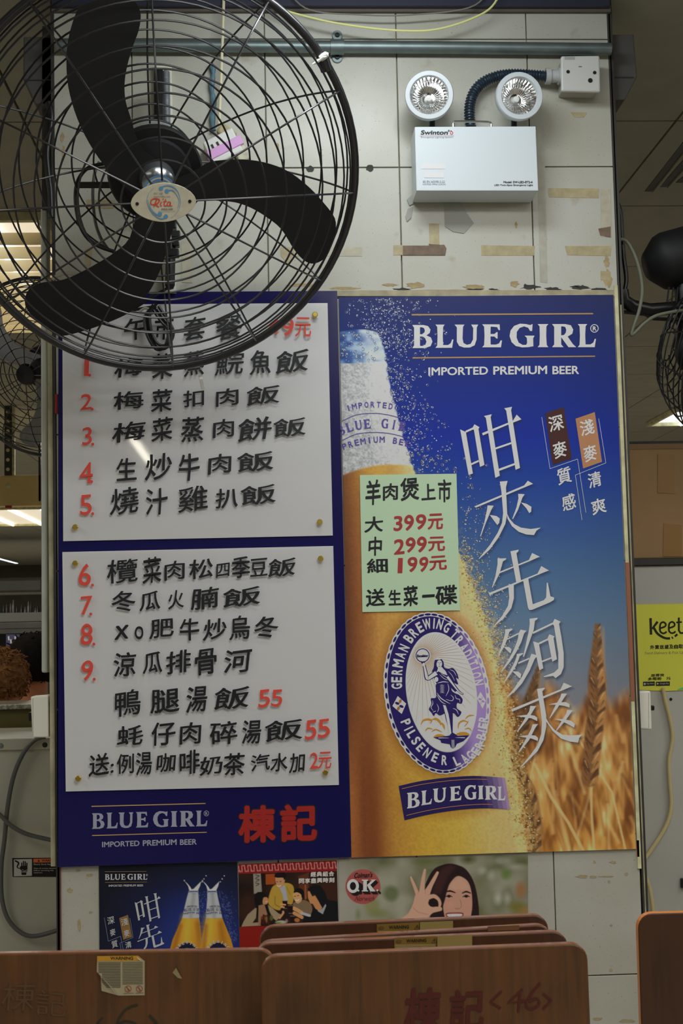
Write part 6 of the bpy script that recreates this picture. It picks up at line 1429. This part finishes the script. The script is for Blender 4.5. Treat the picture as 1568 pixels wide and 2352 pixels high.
# ================================================================ RIGHT HAND BACKGROUND
YB = .62
M_GREY = mat('grey_enamel_panel', (128, 127, 122), .35, k=.36, noise=.06, scale=5)
def wbox(px0, px1, pyt, pyb, y, dpt): 
    a = P(px0, pyt, y); b = P(px1, pyb, y); return (a.x, y, b.z), (b.x, y + dpt, a.z)
def fx(px, py, y): return P(px, py, y).x
t = thing('grey_cabinet', (1.3, YB, 0), 'tall grey steel cabinet behind the right edge of the pillar carrying a yellow leaflet', 'cabinet')
x0 = fx(1436, 1700, YB); ztop = P(1500, 1298, YB).z
MB().box((x0, YB, .05), (x0 + .85, YB + .6, ztop)).build('body', M_GREY, t, bevel=.006)
MB().box((x0 + .02, YB + .02, 0), (x0 + .83, YB + .55, .05)).build('plinth', M_BLACK, t)
for a, b, r in ((1477, 1650, .006), (1540, 1606, .006)): MB().lathe([(0, -.003), (r * .6, -.003), (r * .7, 0)], P(a, b + 0, YB), (0, 1, 0), 12).build('screw', M_BLACK, t)
slab('door_latch', [(1564, 2018), (1580, 2018), (1580, 2040), (1564, 2040)], YB - .012, .012, M_BLACK, t, bevel=.002)
MB().box((x0 - .005, YB - .01, ztop), (x0 + .86, YB + .6, ztop + .018)).build('shelf_board', M_DARKM, kind=None, label='thin dark shelf board on top of the grey cabinet under the carton', cat='shelf')
zc = ztop + .019; zt_ = P(1500, 1022, YB + .01).z
t = thing('carton', (1.3, YB + .3, zc), 'brown cardboard carton with tape patches on top of the grey cabinet', 'carton')
M_CARD = mat('corrugated_card', (122, 98, 68), .8, k=.42, noise=.08, scale=8)
MB().box((x0 + .01, YB + .01, zc), (x0 + .56, YB + .5, zt_)).build('box', M_CARD, t, bevel=.004)
M_PT = mat('packing_tape', (112, 84, 46), .3, k=.40)
slab('tape_patch', [(1510, 1044), (1549, 1044), (1549, 1134), (1510, 1132)], YB + .0085, .001, M_PT, t); slab('tape_patch', [(1524, 1202), (1565, 1206), (1565, 1278), (1522, 1278)], YB + .0085, .001, M_PT, t)
MB().box((x0 + .008, YB + .008, zt_ - .012), (x0 + .562, YB + .502, zt_ + .003)).build('lid', mat('card_edge', (104, 84, 60), .8, k=.42), t)
zb = zt_ + .004
MB().box((x0 - .3, YB + .05, zb), (x0 + 1.6, YB + .45, zb + .012)).build('black_board', M_DARKM, label='thin black board lying across the top of the brown carton', cat='board')
# yellow leaflet
LYY = YB - .003
lq = [(1457, 1388), (1640, 1386), (1640, 1580), (1592, 1585), (1530, 1587), (1490, 1586), (1463, 1583)]
t = thing('yellow_leaflet', P(1520, 1480, LYY), 'bright yellow food delivery leaflet stuck on the grey cabinet', 'leaflet')
KY = .36
slab('paper', lq, LYY, .001, mat('yellow_leaflet_paper', (172, 162, 50), .5, k=.37), t)
ink = Ink(); ink.aff = lambda v: v / 7.127 + np.array([1430, 1370])
BKK = (24, 26, 18)
ink.rib([(453, 355), (460, 625)], 40, col=BKK); ink.rib([(568, 412), (480, 530)], [40, 30], col=BKK)
ink.rib([(500, 500), (560, 600), (650, 665), (720, 686), (772, 684)], [40, 38, 38, 36, 36], 6, col=BKK); ink.rib([(800, 660), (820, 690)], 22, col=BKK); ink.rib([(850, 655), (892, 618)], 34, col=BKK)
for dx in (0, 145): ink.rib([(615, 520 - dx * .01), (690, 490), (700, 450), (665, 420), (620, 440), (606, 500), (612, 570), (650, 602), (690, 596), (716, 574)] if not dx else [(a + 145, b - 3) for a, b in [(615, 520), (690, 490), (700, 450), (665, 420), (620, 440), (606, 500), (612, 570), (650, 602), (690, 596), (716, 574)]], 29, 5, col=BKK)
ink.rib([(915, 345), (916, 560), (945, 600), (985, 596)], 32, 0, col=BKK); ink.rib([(872, 425), (965, 418)], 26, col=BKK)
ink.ring(1060, 510, 62, 30, 88, BKK); ink.rib([(1120, 420), (1126, 610)], 32, col=BKK)
for i, ch in enumerate('外賣送遞及自取服務'): ink.text(ch, 445 + i * 78, 797 - i * 2, 516 + i * 78, 866 - i * 2, .035, .02, col=(34, 34, 22))
ink.text('Food Delivery & Pick Up Platform', 362, 905, 1240, 962, -.004, .02, col=(104, 98, 48))
for i, ch in enumerate('送得快'): ink.text(ch, 455 + i * 74, 1268 - i * 3, 523 + i * 74, 1316 - i * 3, .035, .02, 8, col=(50, 48, 24))
for i, ch in enumerate('多嘅啲 ½'):
    if ch != ' ': ink.text(ch, 405 + i * 76, 1326 - i * 3, 474 + i * 76, 1376 - i * 3, .03, .02, 8, col=(50, 48, 24))
for x_, w_, tx in ((330, 192, 'App Store'), (540, 228, 'Google Play')):
    ink.poly([(x_, 1396), (x_ + w_, 1390), (x_ + w_, 1460), (x_, 1466)], (30, 30, 26))
ink.poly([(880, 1530), (930, 1505), (1100, 1450), (1500, 1440), (1500, 1480), (1200, 1500), (960, 1528)], (64, 140, 84))
ink.put('lettering', LYY - .0006, M_INK, t, k=KY)
ink = Ink(); ink.aff = lambda v: v / 7.127 + np.array([1430, 1370])
ink.text('App Store', 388, 1412, 508, 1444, .0, .02, col=(130, 130, 120)); ink.text('Google Play', 608, 1412, 752, 1444, .0, .02, col=(130, 130, 120)); ink.ell(358, 1432, 16, 18, col=(130, 130, 120)); ink.poly([(556, 1408), (592, 1427), (558, 1446)], (130, 120, 110))
ink.put('badge_lettering', LYY - .0010, M_INK, t, k=KY)
# white switch box on the side strip
def sidebox(q, y, lb, knob, kq):
    t = thing('switch_box', P(*q[0], y), lb, 'switch box')
    slab('casing', q, y, .06, mat('aged_white_plastic', (176, 174, 162), .45, k=.5), t, bevel=.003)
    xm = q[0][0] if knob < 0 else q[1][0]
    slab('rocker', kq, y + .012, .025, M_BLACK, t, bevel=.002)
    w_ = 5 * knob
    slab('cover_seam', [(xm - w_, q[0][1] + 4), (xm - w_ + 1, q[0][1] + 4), (xm - w_ + 1, q[2][1] - 4), (xm - w_, q[2][1] - 4)], y - .0004, .001, mat('seam_grey', (110, 108, 98), .6), t)
sidebox([(1463, 1588), (1494, 1587), (1497, 1676), (1465, 1674)], .02, 'white switch box on the right edge of the pillar under the yellow leaflet', 1, [(1494, 1620), (1503, 1621), (1503, 1632), (1494, 1632)])
sidebox([(70, 1600), (111, 1597), (112, 1694), (74, 1694)], .02, 'white switch box on the left edge of the pillar beside the glass counter', -1, [(65, 1636), (73, 1636), (73, 1658), (65, 1656)])
t = thing('cream_cable', P(1530, 1800, YB - .012), 'cream cable hanging down the front of the grey cabinet', 'cable')
M_CC = mat('cream_cable_sheath', (150, 138, 100), .45, k=.4)
MB().tube([P(a, b, YB - .012) for a, b in catmull([(1522, 1580), (1528, 1610), (1540, 1660), (1544, 1700), (1536, 1745), (1538, 1800), (1541, 1850), (1530, 1895), (1500, 1945), (1478, 1975), (1462, 1990)], 6)], .0055, 10).build('long_run', M_CC, t, smooth=True)
MB().tube([P(a, b, YB - .03) for a, b in catmull([(1460, 1992), (1478, 2008), (1490, 2035), (1498, 2080), (1500, 2120), (1500, 2200)], 6)], .0055, 10).build('short_run', M_CC, t, smooth=True)
MB().tube([P(a, b, YB - .03) for a, b in catmull([(1460, 2000), (1470, 2040), (1480, 2080), (1486, 2150), (1488, 2220)], 6)], .0052, 10).build('short_run', M_CC, t, smooth=True)
slab('trim_13', [(1462, 1930), (1467, 1930), (1468, 1968), (1463, 1968)], -.006, .003, mat('red_rag', (110, 32, 26), .6), kind='structure')
# slotted air grille in the ceiling
t = thing('air_grille', PZ(1540, 390, CEIL), 'ceiling air grille with black diagonal slots at the upper right', 'air grille')
def zs(q): return [PZ(a, b, CEIL - .002) for a, b in q]
for q in ([(1488, 440), (1494, 441), (1568, 338), (1568, 322), (1560, 331)], [(1522, 430), (1528, 430), (1568, 378), (1568, 366)], [(1558, 420), (1564, 420), (1574, 408), (1572, 400)]):
    pts = zs(q); d = (pts[2] - pts[0]); d.z = 0
    a = pts[0]; e = d.normalized(); w_ = Vector((e.y, -e.x, 0)) * .012
    MB().prism([a - w_, a + w_, a + e * 1.2 + w_, a + e * 1.2 - w_], (0, 0, .004)).build('slot', M_BLACK, t)
    MB().prism([a - w_ * 2, a - w_ * 1.2, a + e * 1.2 - w_ * 1.2, a + e * 1.2 - w_ * 2], (0, 0, -.006)).build('slot_lip', M_CEIL, t)

# ---- ceiling lamps seen beyond the pillar
def lamp_mat(name, c, s_): return mat(name, (220, 220, 215), .4, emit=(*c, s_))
M_L1 = lamp_mat('warm_tube_glow', (1.0, .88, .66), 1.8); M_L2 = lamp_mat('cool_tube_glow', (.82, .92, 1.0), 2.2)
M_LOUV = mat('louvre_blade', (190, 176, 140), .35, k=.6)
def troffer(x0, x1, y0, y1, label, warm=True, louv=12):
    t = thing('ceiling_lamp', ((x0 + x1) / 2, (y0 + y1) / 2, CEIL), label, 'ceiling light', 'louvred ceiling lamps in the far room' if not louv else None)
    z = CEIL - .004
    MB().box((x0, y0, z - .002), (x1, y1, z)).build('diffuser', mat('lamp_diffuser_w' if warm else 'lamp_diffuser_c', (220, 214, 196), .4, emit=(1, .86, .62, .62) if warm else (.9, .96, 1, 1.0)), t)
    for a, b in (((x0 - .03, y0 - .03), (x1 + .03, y0)), ((x0 - .03, y1), (x1 + .03, y1 + .03)), ((x0 - .03, y0), (x0, y1)), ((x1, y0), (x1 + .03, y1))):
        MB().box((a[0], a[1], z - .03), (b[0], b[1], z)).build('frame_bar', M_CREAM, t)
    n = 3
    for k in range(n):
        x = x0 + (x1 - x0) * (k + .5) / n
        MB().tube([(x, y0 + .03, z - .022), (x, y1 - .03, z - .022)], .015, 10).build('tube', M_L1 if (warm and k != 2) else M_L2, t, smooth=True)
    for k in range(louv):
        y = y0 + (y1 - y0) * (k + .5) / louv
        MB().box((x0, y - .002, z - .085), (x1, y + .002, z - .04)).build('louvre', M_LOUV, t)
a = PZ(60, 490, CEIL); b = PZ(60, 732, CEIL)
troffer(a.x - 1.15, PZ(103, 600, CEIL).x + .08, a.y, b.y, 'large louvred ceiling lamp glowing warm just beyond the pillar at the left', True, 9)
a = PZ(60, 1164, CEIL); b = PZ(60, 1202, CEIL)
troffer(PZ(-60, 1180, CEIL).x, PZ(160, 1180, CEIL).x, a.y, b.y, 'farther ceiling lamp below the cream rail at the left', True, 0)
a = PZ(1540, 936, CEIL); b = PZ(1540, 968, CEIL)
troffer(PZ(1496, 968, CEIL).x, PZ(1496, 968, CEIL).x + 1.3, a.y, b.y, 'bright ceiling lamp beyond the right-hand fan', False, 0)
for q, lb in (((-40, 42, 1270, 1290), 'small distant ceiling lamp at the left edge of the frame'), ((22, 220, 1302, 1317), 'distant ceiling lamp near the door post, above the kitchen shelf')):
    a = PZ(q[0], q[2], CEIL); b = PZ(q[1], q[3], CEIL)
    troffer(a.x, b.x if b.x > a.x else a.x + 2, min(a.y, b.y), max(a.y, b.y), lb, False, 0)
# tube behind the camera, mirrored in the acrylic sheet
t = thing('tube_lamp', (-1.02, -8.0, CEIL - .05), 'slim fluorescent tube lamp on the ceiling behind the camera', 'ceiling light')
MB().box((-1.05, -9.0, CEIL - .04), (-.97, -7.2, CEIL)).build('batten', M_WHITEP, t)
MB().tube([(-1.01, -8.95, CEIL - .06), (-1.01, -7.25, CEIL - .06)], .022, 12).build('tube', mat('tube_glow', (230, 230, 220), .4, emit=(1, .93, .76, 14)), t, smooth=True)
t = thing('tube_lamp', (1.4, -5.2, CEIL - .05), 'second slim tube lamp on the ceiling behind the camera', 'ceiling light')
MB().box((.9, -5.25, CEIL - .04), (2.1, -5.15, CEIL)).build('batten', M_WHITEP, t)
MB().tube([(.92, -5.2, CEIL - .06), (2.08, -5.2, CEIL - .06)], .016, 12).build('tube', mat('tube_glow2', (230, 230, 220), .4, emit=(.9, .95, 1, 5)), t, smooth=True)

# ================================================================ LEFT HAND BACKGROUND
# cream rail hung from the ceiling on slotted angles
YR = 6.0
a = P(0, 1092, YR); b = P(0, 1163, YR)
t = thing('cream_rail', (-1.6, YR, b.z), 'cream painted rail hanging across the opening at the left', 'rail')
MB().box((-6.4, YR, b.z), (-.9, YR + .08, a.z)).build('board', mat('cream_rail_paint', (132, 116, 78), .6, k=.26, noise=.12, scale=6), t, bevel=.004)
for px0, px1, dy in ((10, 27, 0), (87, 92, .02)):
    x0 = fx(px0, 1000, YR - .02); x1 = fx(px1, 1000, YR - .02)
    MB().box((x0, YR - .02 + dy, b.z + .03 if dy else a.z - .0), (x1, YR + .02 + dy, CEIL)).build('slotted_angle', M_DARKM, t)
    if not dy:
        MB().box((x1, YR - .01, a.z), (x1 + .016, YR + .02, CEIL)).build('angle_edge', M_CREAM, t)
        for k in range(7):
            c = P(18, 1078 - k * 22, YR - .021); MB().lathe([(0, -.001), (.012, -.001), (.012, .001)], c, (0, 1, 0), 10).build('slot_hole', mat('hole_light', (150, 140, 110), .7), t)
MB().lathe([(0, -.006), (.016, -.005), (.018, 0)], P(20, 1116, YR), (0, 1, 0), 16).build('bolt_head', M_CREAM, t)
slab('red_mark', [(12, 1161), (27, 1161), (27, 1167), (12, 1167)], YR - .002, .01, mat('red_paint', (120, 30, 24), .5), t)
# grey freezer with its cables
YF = .50
t = thing('chest_freezer', (-.9, YF, 0), 'pale grey freezer at the lower left with a cable and an electric shock label', 'freezer')
M_FRZ = mat('freezer_enamel', (118, 118, 108), .4, k=.34, noise=.05, scale=4)
zf = P(40, 1697, YF).z; xr = fx(140, 1900, YF) + .03
MB().box((-1.9, YF, .06), (xr, YF + .45, zf)).build('body', M_FRZ, t, bevel=.004)
MB().box((-1.88, YF + .02, 0), (xr - .02, YF + .43, .06)).build('plinth', M_BLACK, t)
zl = P(40, 1722, YF).z
MB().box((-1.9, YF - .008, zl), (xr, YF, zf + .001)).build('top_flange', mat('flange_enamel', (124, 124, 112), .4, k=.40), t, bevel=.002)
for a, b in ((103, 1711), (2, 1713)): MB().lathe([(0, -.003), (.006, -.002), (.007, 0)], P(a, b, YF - .008), (0, 1, 0), 12).build('flange_screw', M_BLACK if a > 50 else M_STEEL, t)
q = [(28, 1971), (150, 1970), (150, 2014), (29, 2014)]
ink = Ink(); ink.poly(q, (14, 14, 16)); ink.put('shock_label', YF - .0012, M_INK, t, k=.38)
ink = Ink(); ink.aff = lambda v: v / 3.046 + np.array([0, 1580])
ink.poly([(97, 1200), (223, 1197), (223, 1315), (97, 1318)], (132, 134, 128)); ink.poly([(233, 1196), (420, 1194), (420, 1220), (233, 1222)], (168, 76, 40))
for k, tx in enumerate(['Electric Shock Hazard', None, 'Open all remote disconnects', 'before servicing this', 'equipment']):
    if tx: ink.text(tx, 236, 1228 + k * 15, 236 + len(tx) * 6.6, 1239 + k * 15, .0, col=(140, 140, 136))
ink.text('WARNING', 290, 1199, 410, 1216, .03, col=(40, 24, 16)); ink.poly([(262, 1216), (271, 1199), (280, 1216)], (40, 24, 16))
ink.put('label_print', YF - .0018, M_INK, t, k=.38)
ink = Ink(); ink.aff = lambda v: v / 3.046 + np.array([0, 1580])
ink.poly([(140, 1250), (150, 1245), (192, 1243), (192, 1275), (188, 1285), (150, 1285), (138, 1262)], (14, 14, 16)); ink.poly([(148, 1290), (186, 1290), (182, 1309), (152, 1309)], (14, 14, 16))
for k, (x_, y_) in enumerate(((152, 1222), (164, 1211), (176, 1213), (188, 1224))): ink.rib([(x_, y_), (x_, 1262)], 8, col=(14, 14, 16))
ink.rib([(104, 1208), (130, 1225), (120, 1250), (130, 1262), (144, 1264)], [10, 12, 9, 6, 4], 5, col=(14, 14, 16)); ink.rib([(143, 1279), (160, 1272), (168, 1282), (192, 1272)], 3, col=(132, 134, 128))
ink.put('hand_symbol', YF - .0022, M_INK, t, k=.38)
t = thing('looped_cable', P(40, 1900, YF - .02), 'dark grey cable looping down the front of the pale freezer', 'cable')
M_GC = mat('dark_grey_sheath', (62, 62, 60), .45, k=.4)
MB().tube([P(a, b, YF - .02) for a, b in catmull([(104, 1692), (80, 1700), (55, 1728), (32, 1780), (18, 1850), (10, 1930), (3, 1990), (4, 2060), (18, 2110), (48, 2142), (80, 2150), (128, 2138), (150, 2130)], 6)], .0058, 10).build('loop', M_GC, t, smooth=True)
t = thing('short_cable', P(60, 1900, YF - .03), 'second dark grey cable crossing the loop on the pale freezer', 'cable')
MB().tube([P(a, b, YF - .034) for a, b in catmull([(-60, 1820), (0, 1872), (25, 1896), (60, 1915), (112, 1928), (150, 1935)], 6)], .0055, 10).build('run', M_GC, t, smooth=True)
# glass counter behind
YG = 1.02
zg = P(40, 1618, YG).z
t = thing('glass_counter', (-1.6, YG + .3, 0), 'dark counter with a glittering steel ledge behind the freezer at the left', 'counter')
MB().box((-3.4, YG + .01, .0), (-.60, YG + .20, zg - .014)).build('front_panel', mat('olive_counter_panel', (74, 70, 36), .25, k=.36, noise=.2, scale=3), t)
MB().box((-3.4, YG - .01, zg - .014), (-.60, YG + .26, zg)).build('ledge', mat('speckled_steel', (150, 150, 140), .3, metal=.6, k=.5, noise=.7, scale=160), t, bevel=.002)
# kitchen far behind
YK = 17.0
def kb(name, px0, px1, pyt, pyb, dpt, m, par=None, y=YK, **kw):
    A_, B_ = wbox(px0, px1, pyt, pyb, y, dpt); return MB().box(A_, B_).build(name, m, par, bevel=.01, **kw)
t = thing('kitchen_counter', (-3.0, YK, 0), 'dark stainless kitchen counter and shelf far behind the diners', 'counter')
a_, b_ = wbox(-200, 170, 1412, 1425, YK - .4, .6)
M_KS = mat('kitchen_steel', (70, 70, 68), .35, metal=.4, k=.7, noise=.2, scale=3); M_KD = mat('kitchen_dark', (36, 35, 34), .7, k=.8, noise=.3, scale=4)
MB().box(a_, b_).build('pass_shelf', mat('pass_shelf_steel', (80, 80, 78), .35, k=.6), t)
kb('order_rail', -200, 170, 1434, 1441, .1, M_KS, t, YK - .42)
a_, b_ = wbox(-200, 170, 1446, 1452, YK - .4, .5); MB().box(a_, b_).build('lower_shelf', M_KS, t)
a_, b_ = wbox(-200, 170, 1425, 1500, YK, .3); MB().box((a_[0], a_[1], 0), (b_[0], b_[1], b_[2])).build('front', M_KD, t)
rk = random.Random(9)
for k in range(13):
    px = 8 + k * 8 + rk.uniform(-2, 2); hh = rk.uniform(14, 34)
    p = P(px, 1412, YK - .2); r = rk.uniform(.012, .022) * 1.2; H_ = hh * MPP(YK)
    o = MB().lathe([(0, 0), (r, 0), (r, H_ * .6), (r * .5, H_ * .75), (r * .4, H_), (0, H_)], p, (0, 0, 1), 10).build('bottle', rk.choice([M_BLACK, M_KD, mat('sauce_red', (50, 22, 18), .4, k=.8), M_KS]), smooth=True)
    tag(o, ['leftmost', 'second', 'third', 'fourth', 'fifth', 'sixth', 'seventh', 'eighth', 'ninth', 'tenth', 'eleventh', 'twelfth', 'thirteenth'][k] + ' of the small dark bottles on the far kitchen shelf, counted from the left', 'bottle', 'bottles on the far kitchen shelf')
t = thing('far_poster', P(35, 1475, YK - .41), 'small blue and white poster on the far kitchen counter', 'poster')
slab('sheet', [(14, 1457), (50, 1457), (50, 1490), (14, 1490)], YK - .41, .01, mat('blue_sheet', (34, 36, 60), .6, k=.35), t)
for k in range(6): slab('white_patch', [(18 + k * 5, 1462 + (k % 3) * 7), (21 + k * 5, 1461 + (k % 3) * 7), (22 + k * 5, 1470 + (k % 3) * 7), (19 + k * 5, 1471 + (k % 3) * 7)], YK - .414, .003, mat('white_sheet', (130, 130, 130), .6, k=.35), t)
t = thing('cooker_hood', (-3.0, YK + 1.5, 1.5), 'steel cooker hood at the back of the far kitchen', 'cooker hood')
a_, b_ = wbox(-150, 100, 1330, 1362, YK + 1.5, .8); MB().box(a_, b_).build('canopy', mat('hood_steel', (84, 80, 74), .35, k=.5, noise=.2, scale=2), t, bevel=.05)
# ---- two diners seen from behind
M_SKIN = mat('skin', (150, 98, 72), .5, k=.42); 
def person(hx, hy, y, r, hair, cloth, label, curly, yaw=0.0):
    c = P(hx, hy, y); t = thing('person', (c.x, c.y, 0), label, 'person', None)
    me = bpy.data.meshes.new('body'); zc_ = c.z
    J = [(0, 0, .60, .12), (0, .0, .74, .12), (0, 0, zc_ - .36, .14), (0, 0, zc_ - .22, .085), (0, .005, zc_ - .13, .052), (0, -.005, zc_ - .02, .075), (0, -.005, zc_ + .045, .062),
         (.15, 0, zc_ - .24, .055), (.24, -.02, zc_ - .42, .042), (.20, .20, zc_ - .50, .034), (.14, .30, zc_ - .48, .022), (-.15, 0, zc_ - .24, .055), (-.24, -.02, zc_ - .42, .042), (-.20, .20, zc_ - .50, .034), (-.14, .30, zc_ - .48, .022),
         (.11, .12, .56, .085), (.12, .44, .54, .06), (.12, .44, .08, .045), (.12, .54, .05, .03), (-.11, .12, .56, .085), (-.12, .44, .54, .06), (-.12, .44, .08, .045), (-.12, .54, .05, .03)]
    E_ = [(0, 1), (1, 2), (2, 3), (3, 4), (4, 5), (5, 6), (3, 7), (7, 8), (8, 9), (9, 10), (3, 11), (11, 12), (12, 13), (13, 14), (0, 15), (15, 16), (16, 17), (17, 18), (0, 19), (19, 20), (20, 21), (21, 22)]
    me.from_pydata([(a, b, z) for a, b, z, _ in J], E_, []); o = bpy.data.objects.new('body', me); place(o, (c.x, c.y, 0), t); me.materials.append(M_SKIN); me.materials.append(cloth)
    sk = o.modifiers.new('skin', 'SKIN'); sk.use_smooth_shade = True
    for v, j in zip(me.skin_vertices[0].data, J): v.radius = (j[3], j[3])
    me.skin_vertices[0].data[0].use_root = True
    sb = o.modifiers.new('sub', 'SUBSURF'); sb.levels = 2; sb.render_levels = 2
    # jacket: a shell over the torso
    MB().lathe([(.165, .56), (.17, .66), (.175, zc_ - .42), (.165, zc_ - .30), (.11, zc_ - .215), (.062, zc_ - .175), (.056, zc_ - .16)], (c.x, c.y, 0), (0, 0, 1), 24, mod=lambda r, h, k: (r * (1.18 if abs(math.sin(2 * PI * k / 24 + (PI / 2 * 0))) > .7 else .95), h)).build('jacket', cloth, t, smooth=True)
    for s_ in (-1, 1):
        MB().lathe([(0, -.012), (.012, -.010), (.020, 0), (.016, .012), (0, .014)], (c.x + s_ * .078, c.y, zc_ - .01), (s_, 0, 0), 12).build('ear', M_SKIN, t, smooth=True)
    # hair cap with curls
    mb = MB(); rh = random.Random(3 if curly else 8); vs = []; NU, NV_ = 48, 30
    for i in range(NV_ + 1):
        th = PI * .74 * i / NV_
        for k in range(NU):
            a = 2 * PI * k / NU; base = r * (1 + (.0 if not curly else .06) * math.sin(a * 9 + i * 1.1) * math.sin(th * 11 + k) + (.05 if curly else .015) * rh.uniform(-1, 1))
            fz = 1.12; vs.append(Vector((c.x + math.sin(th) * math.cos(a) * base, c.y - .005 + math.sin(th) * math.sin(a) * base * 1.08, c.z + .015 + math.cos(th) * base * fz)))
    fs = [(i * NU + k, i * NU + (k + 1) % NU, (i + 1) * NU + (k + 1) % NU, (i + 1) * NU + k) for i in range(NV_) for k in range(NU)]
    mb.add(vs, fs)
    if True:
        for q_ in range(900 if curly else 250):
            th = rh.uniform(.1, PI * .72); a = rh.uniform(0, 2 * PI); L_ = rh.uniform(.008, .02)
            p0 = Vector((c.x + math.sin(th) * math.cos(a) * r * .99, c.y + math.sin(th) * math.sin(a) * r * 1.06, c.z + .015 + math.cos(th) * r * 1.1)); d0 = (p0 - c).normalized(); s0 = Vector((rh.uniform(-1, 1), rh.uniform(-1, 1), rh.uniform(-1.4, .4))).normalized()
            pp_ = [p0 + d0 * L_ * .35 * math.sin(z_ * 1.1) + s0 * L_ * z_ * .5 for z_ in range(4)]
            mb.tube(pp_, .003, 4, rad=[.0022, .0026, .002, .0006], cap=False)
    mb.build('hair', hair, t, smooth=True)
    return t
M_H1 = mat('ginger_hair', (112, 78, 48), .7, k=.42, spec=.2, noise=.4, scale=60); M_H2 = mat('black_hair', (22, 20, 19), .8, k=.5, spec=.1, noise=.3, scale=50)
person(4, 1566, 1.55, .086, M_H1, mat('dark_jacket', (34, 30, 30), .8, k=.4), 'seated diner with curly ginger hair seen from behind at the left edge', True)
person(74, 1528, 2.25, .098, M_H2, mat('maroon_shirt', (60, 34, 30), .8, k=.4), 'seated diner with short black hair beyond the ginger-haired one', False)
for y_ in (1.55, 2.25):
    pass
def stool(x, y, lb):
    t = thing('stool', (x, y, 0), lb, 'stool')
    MB().lathe([(0, .445), (.15, .445), (.165, .44), (.165, .42), (.15, .41), (0, .41)], (x, y, 0), (0, 0, 1), 24).build('seat', M_OEDGE, t, smooth=True)
    for sx, sy in ((1, 1), (1, -1), (-1, 1), (-1, -1)): MB().tube([(x + sx * .09, y + sy * .09, .41), (x + sx * .15, y + sy * .15, 0)], .012, 8).build('leg', M_FRAME, t, smooth=True)
for px, py, y_, lb in ((4, 1560, 1.55, 'stool under the ginger-haired diner'), (74, 1528, 2.25, 'stool under the black-haired diner')):
    stool(P(px, py, y_).x, y_, lb)
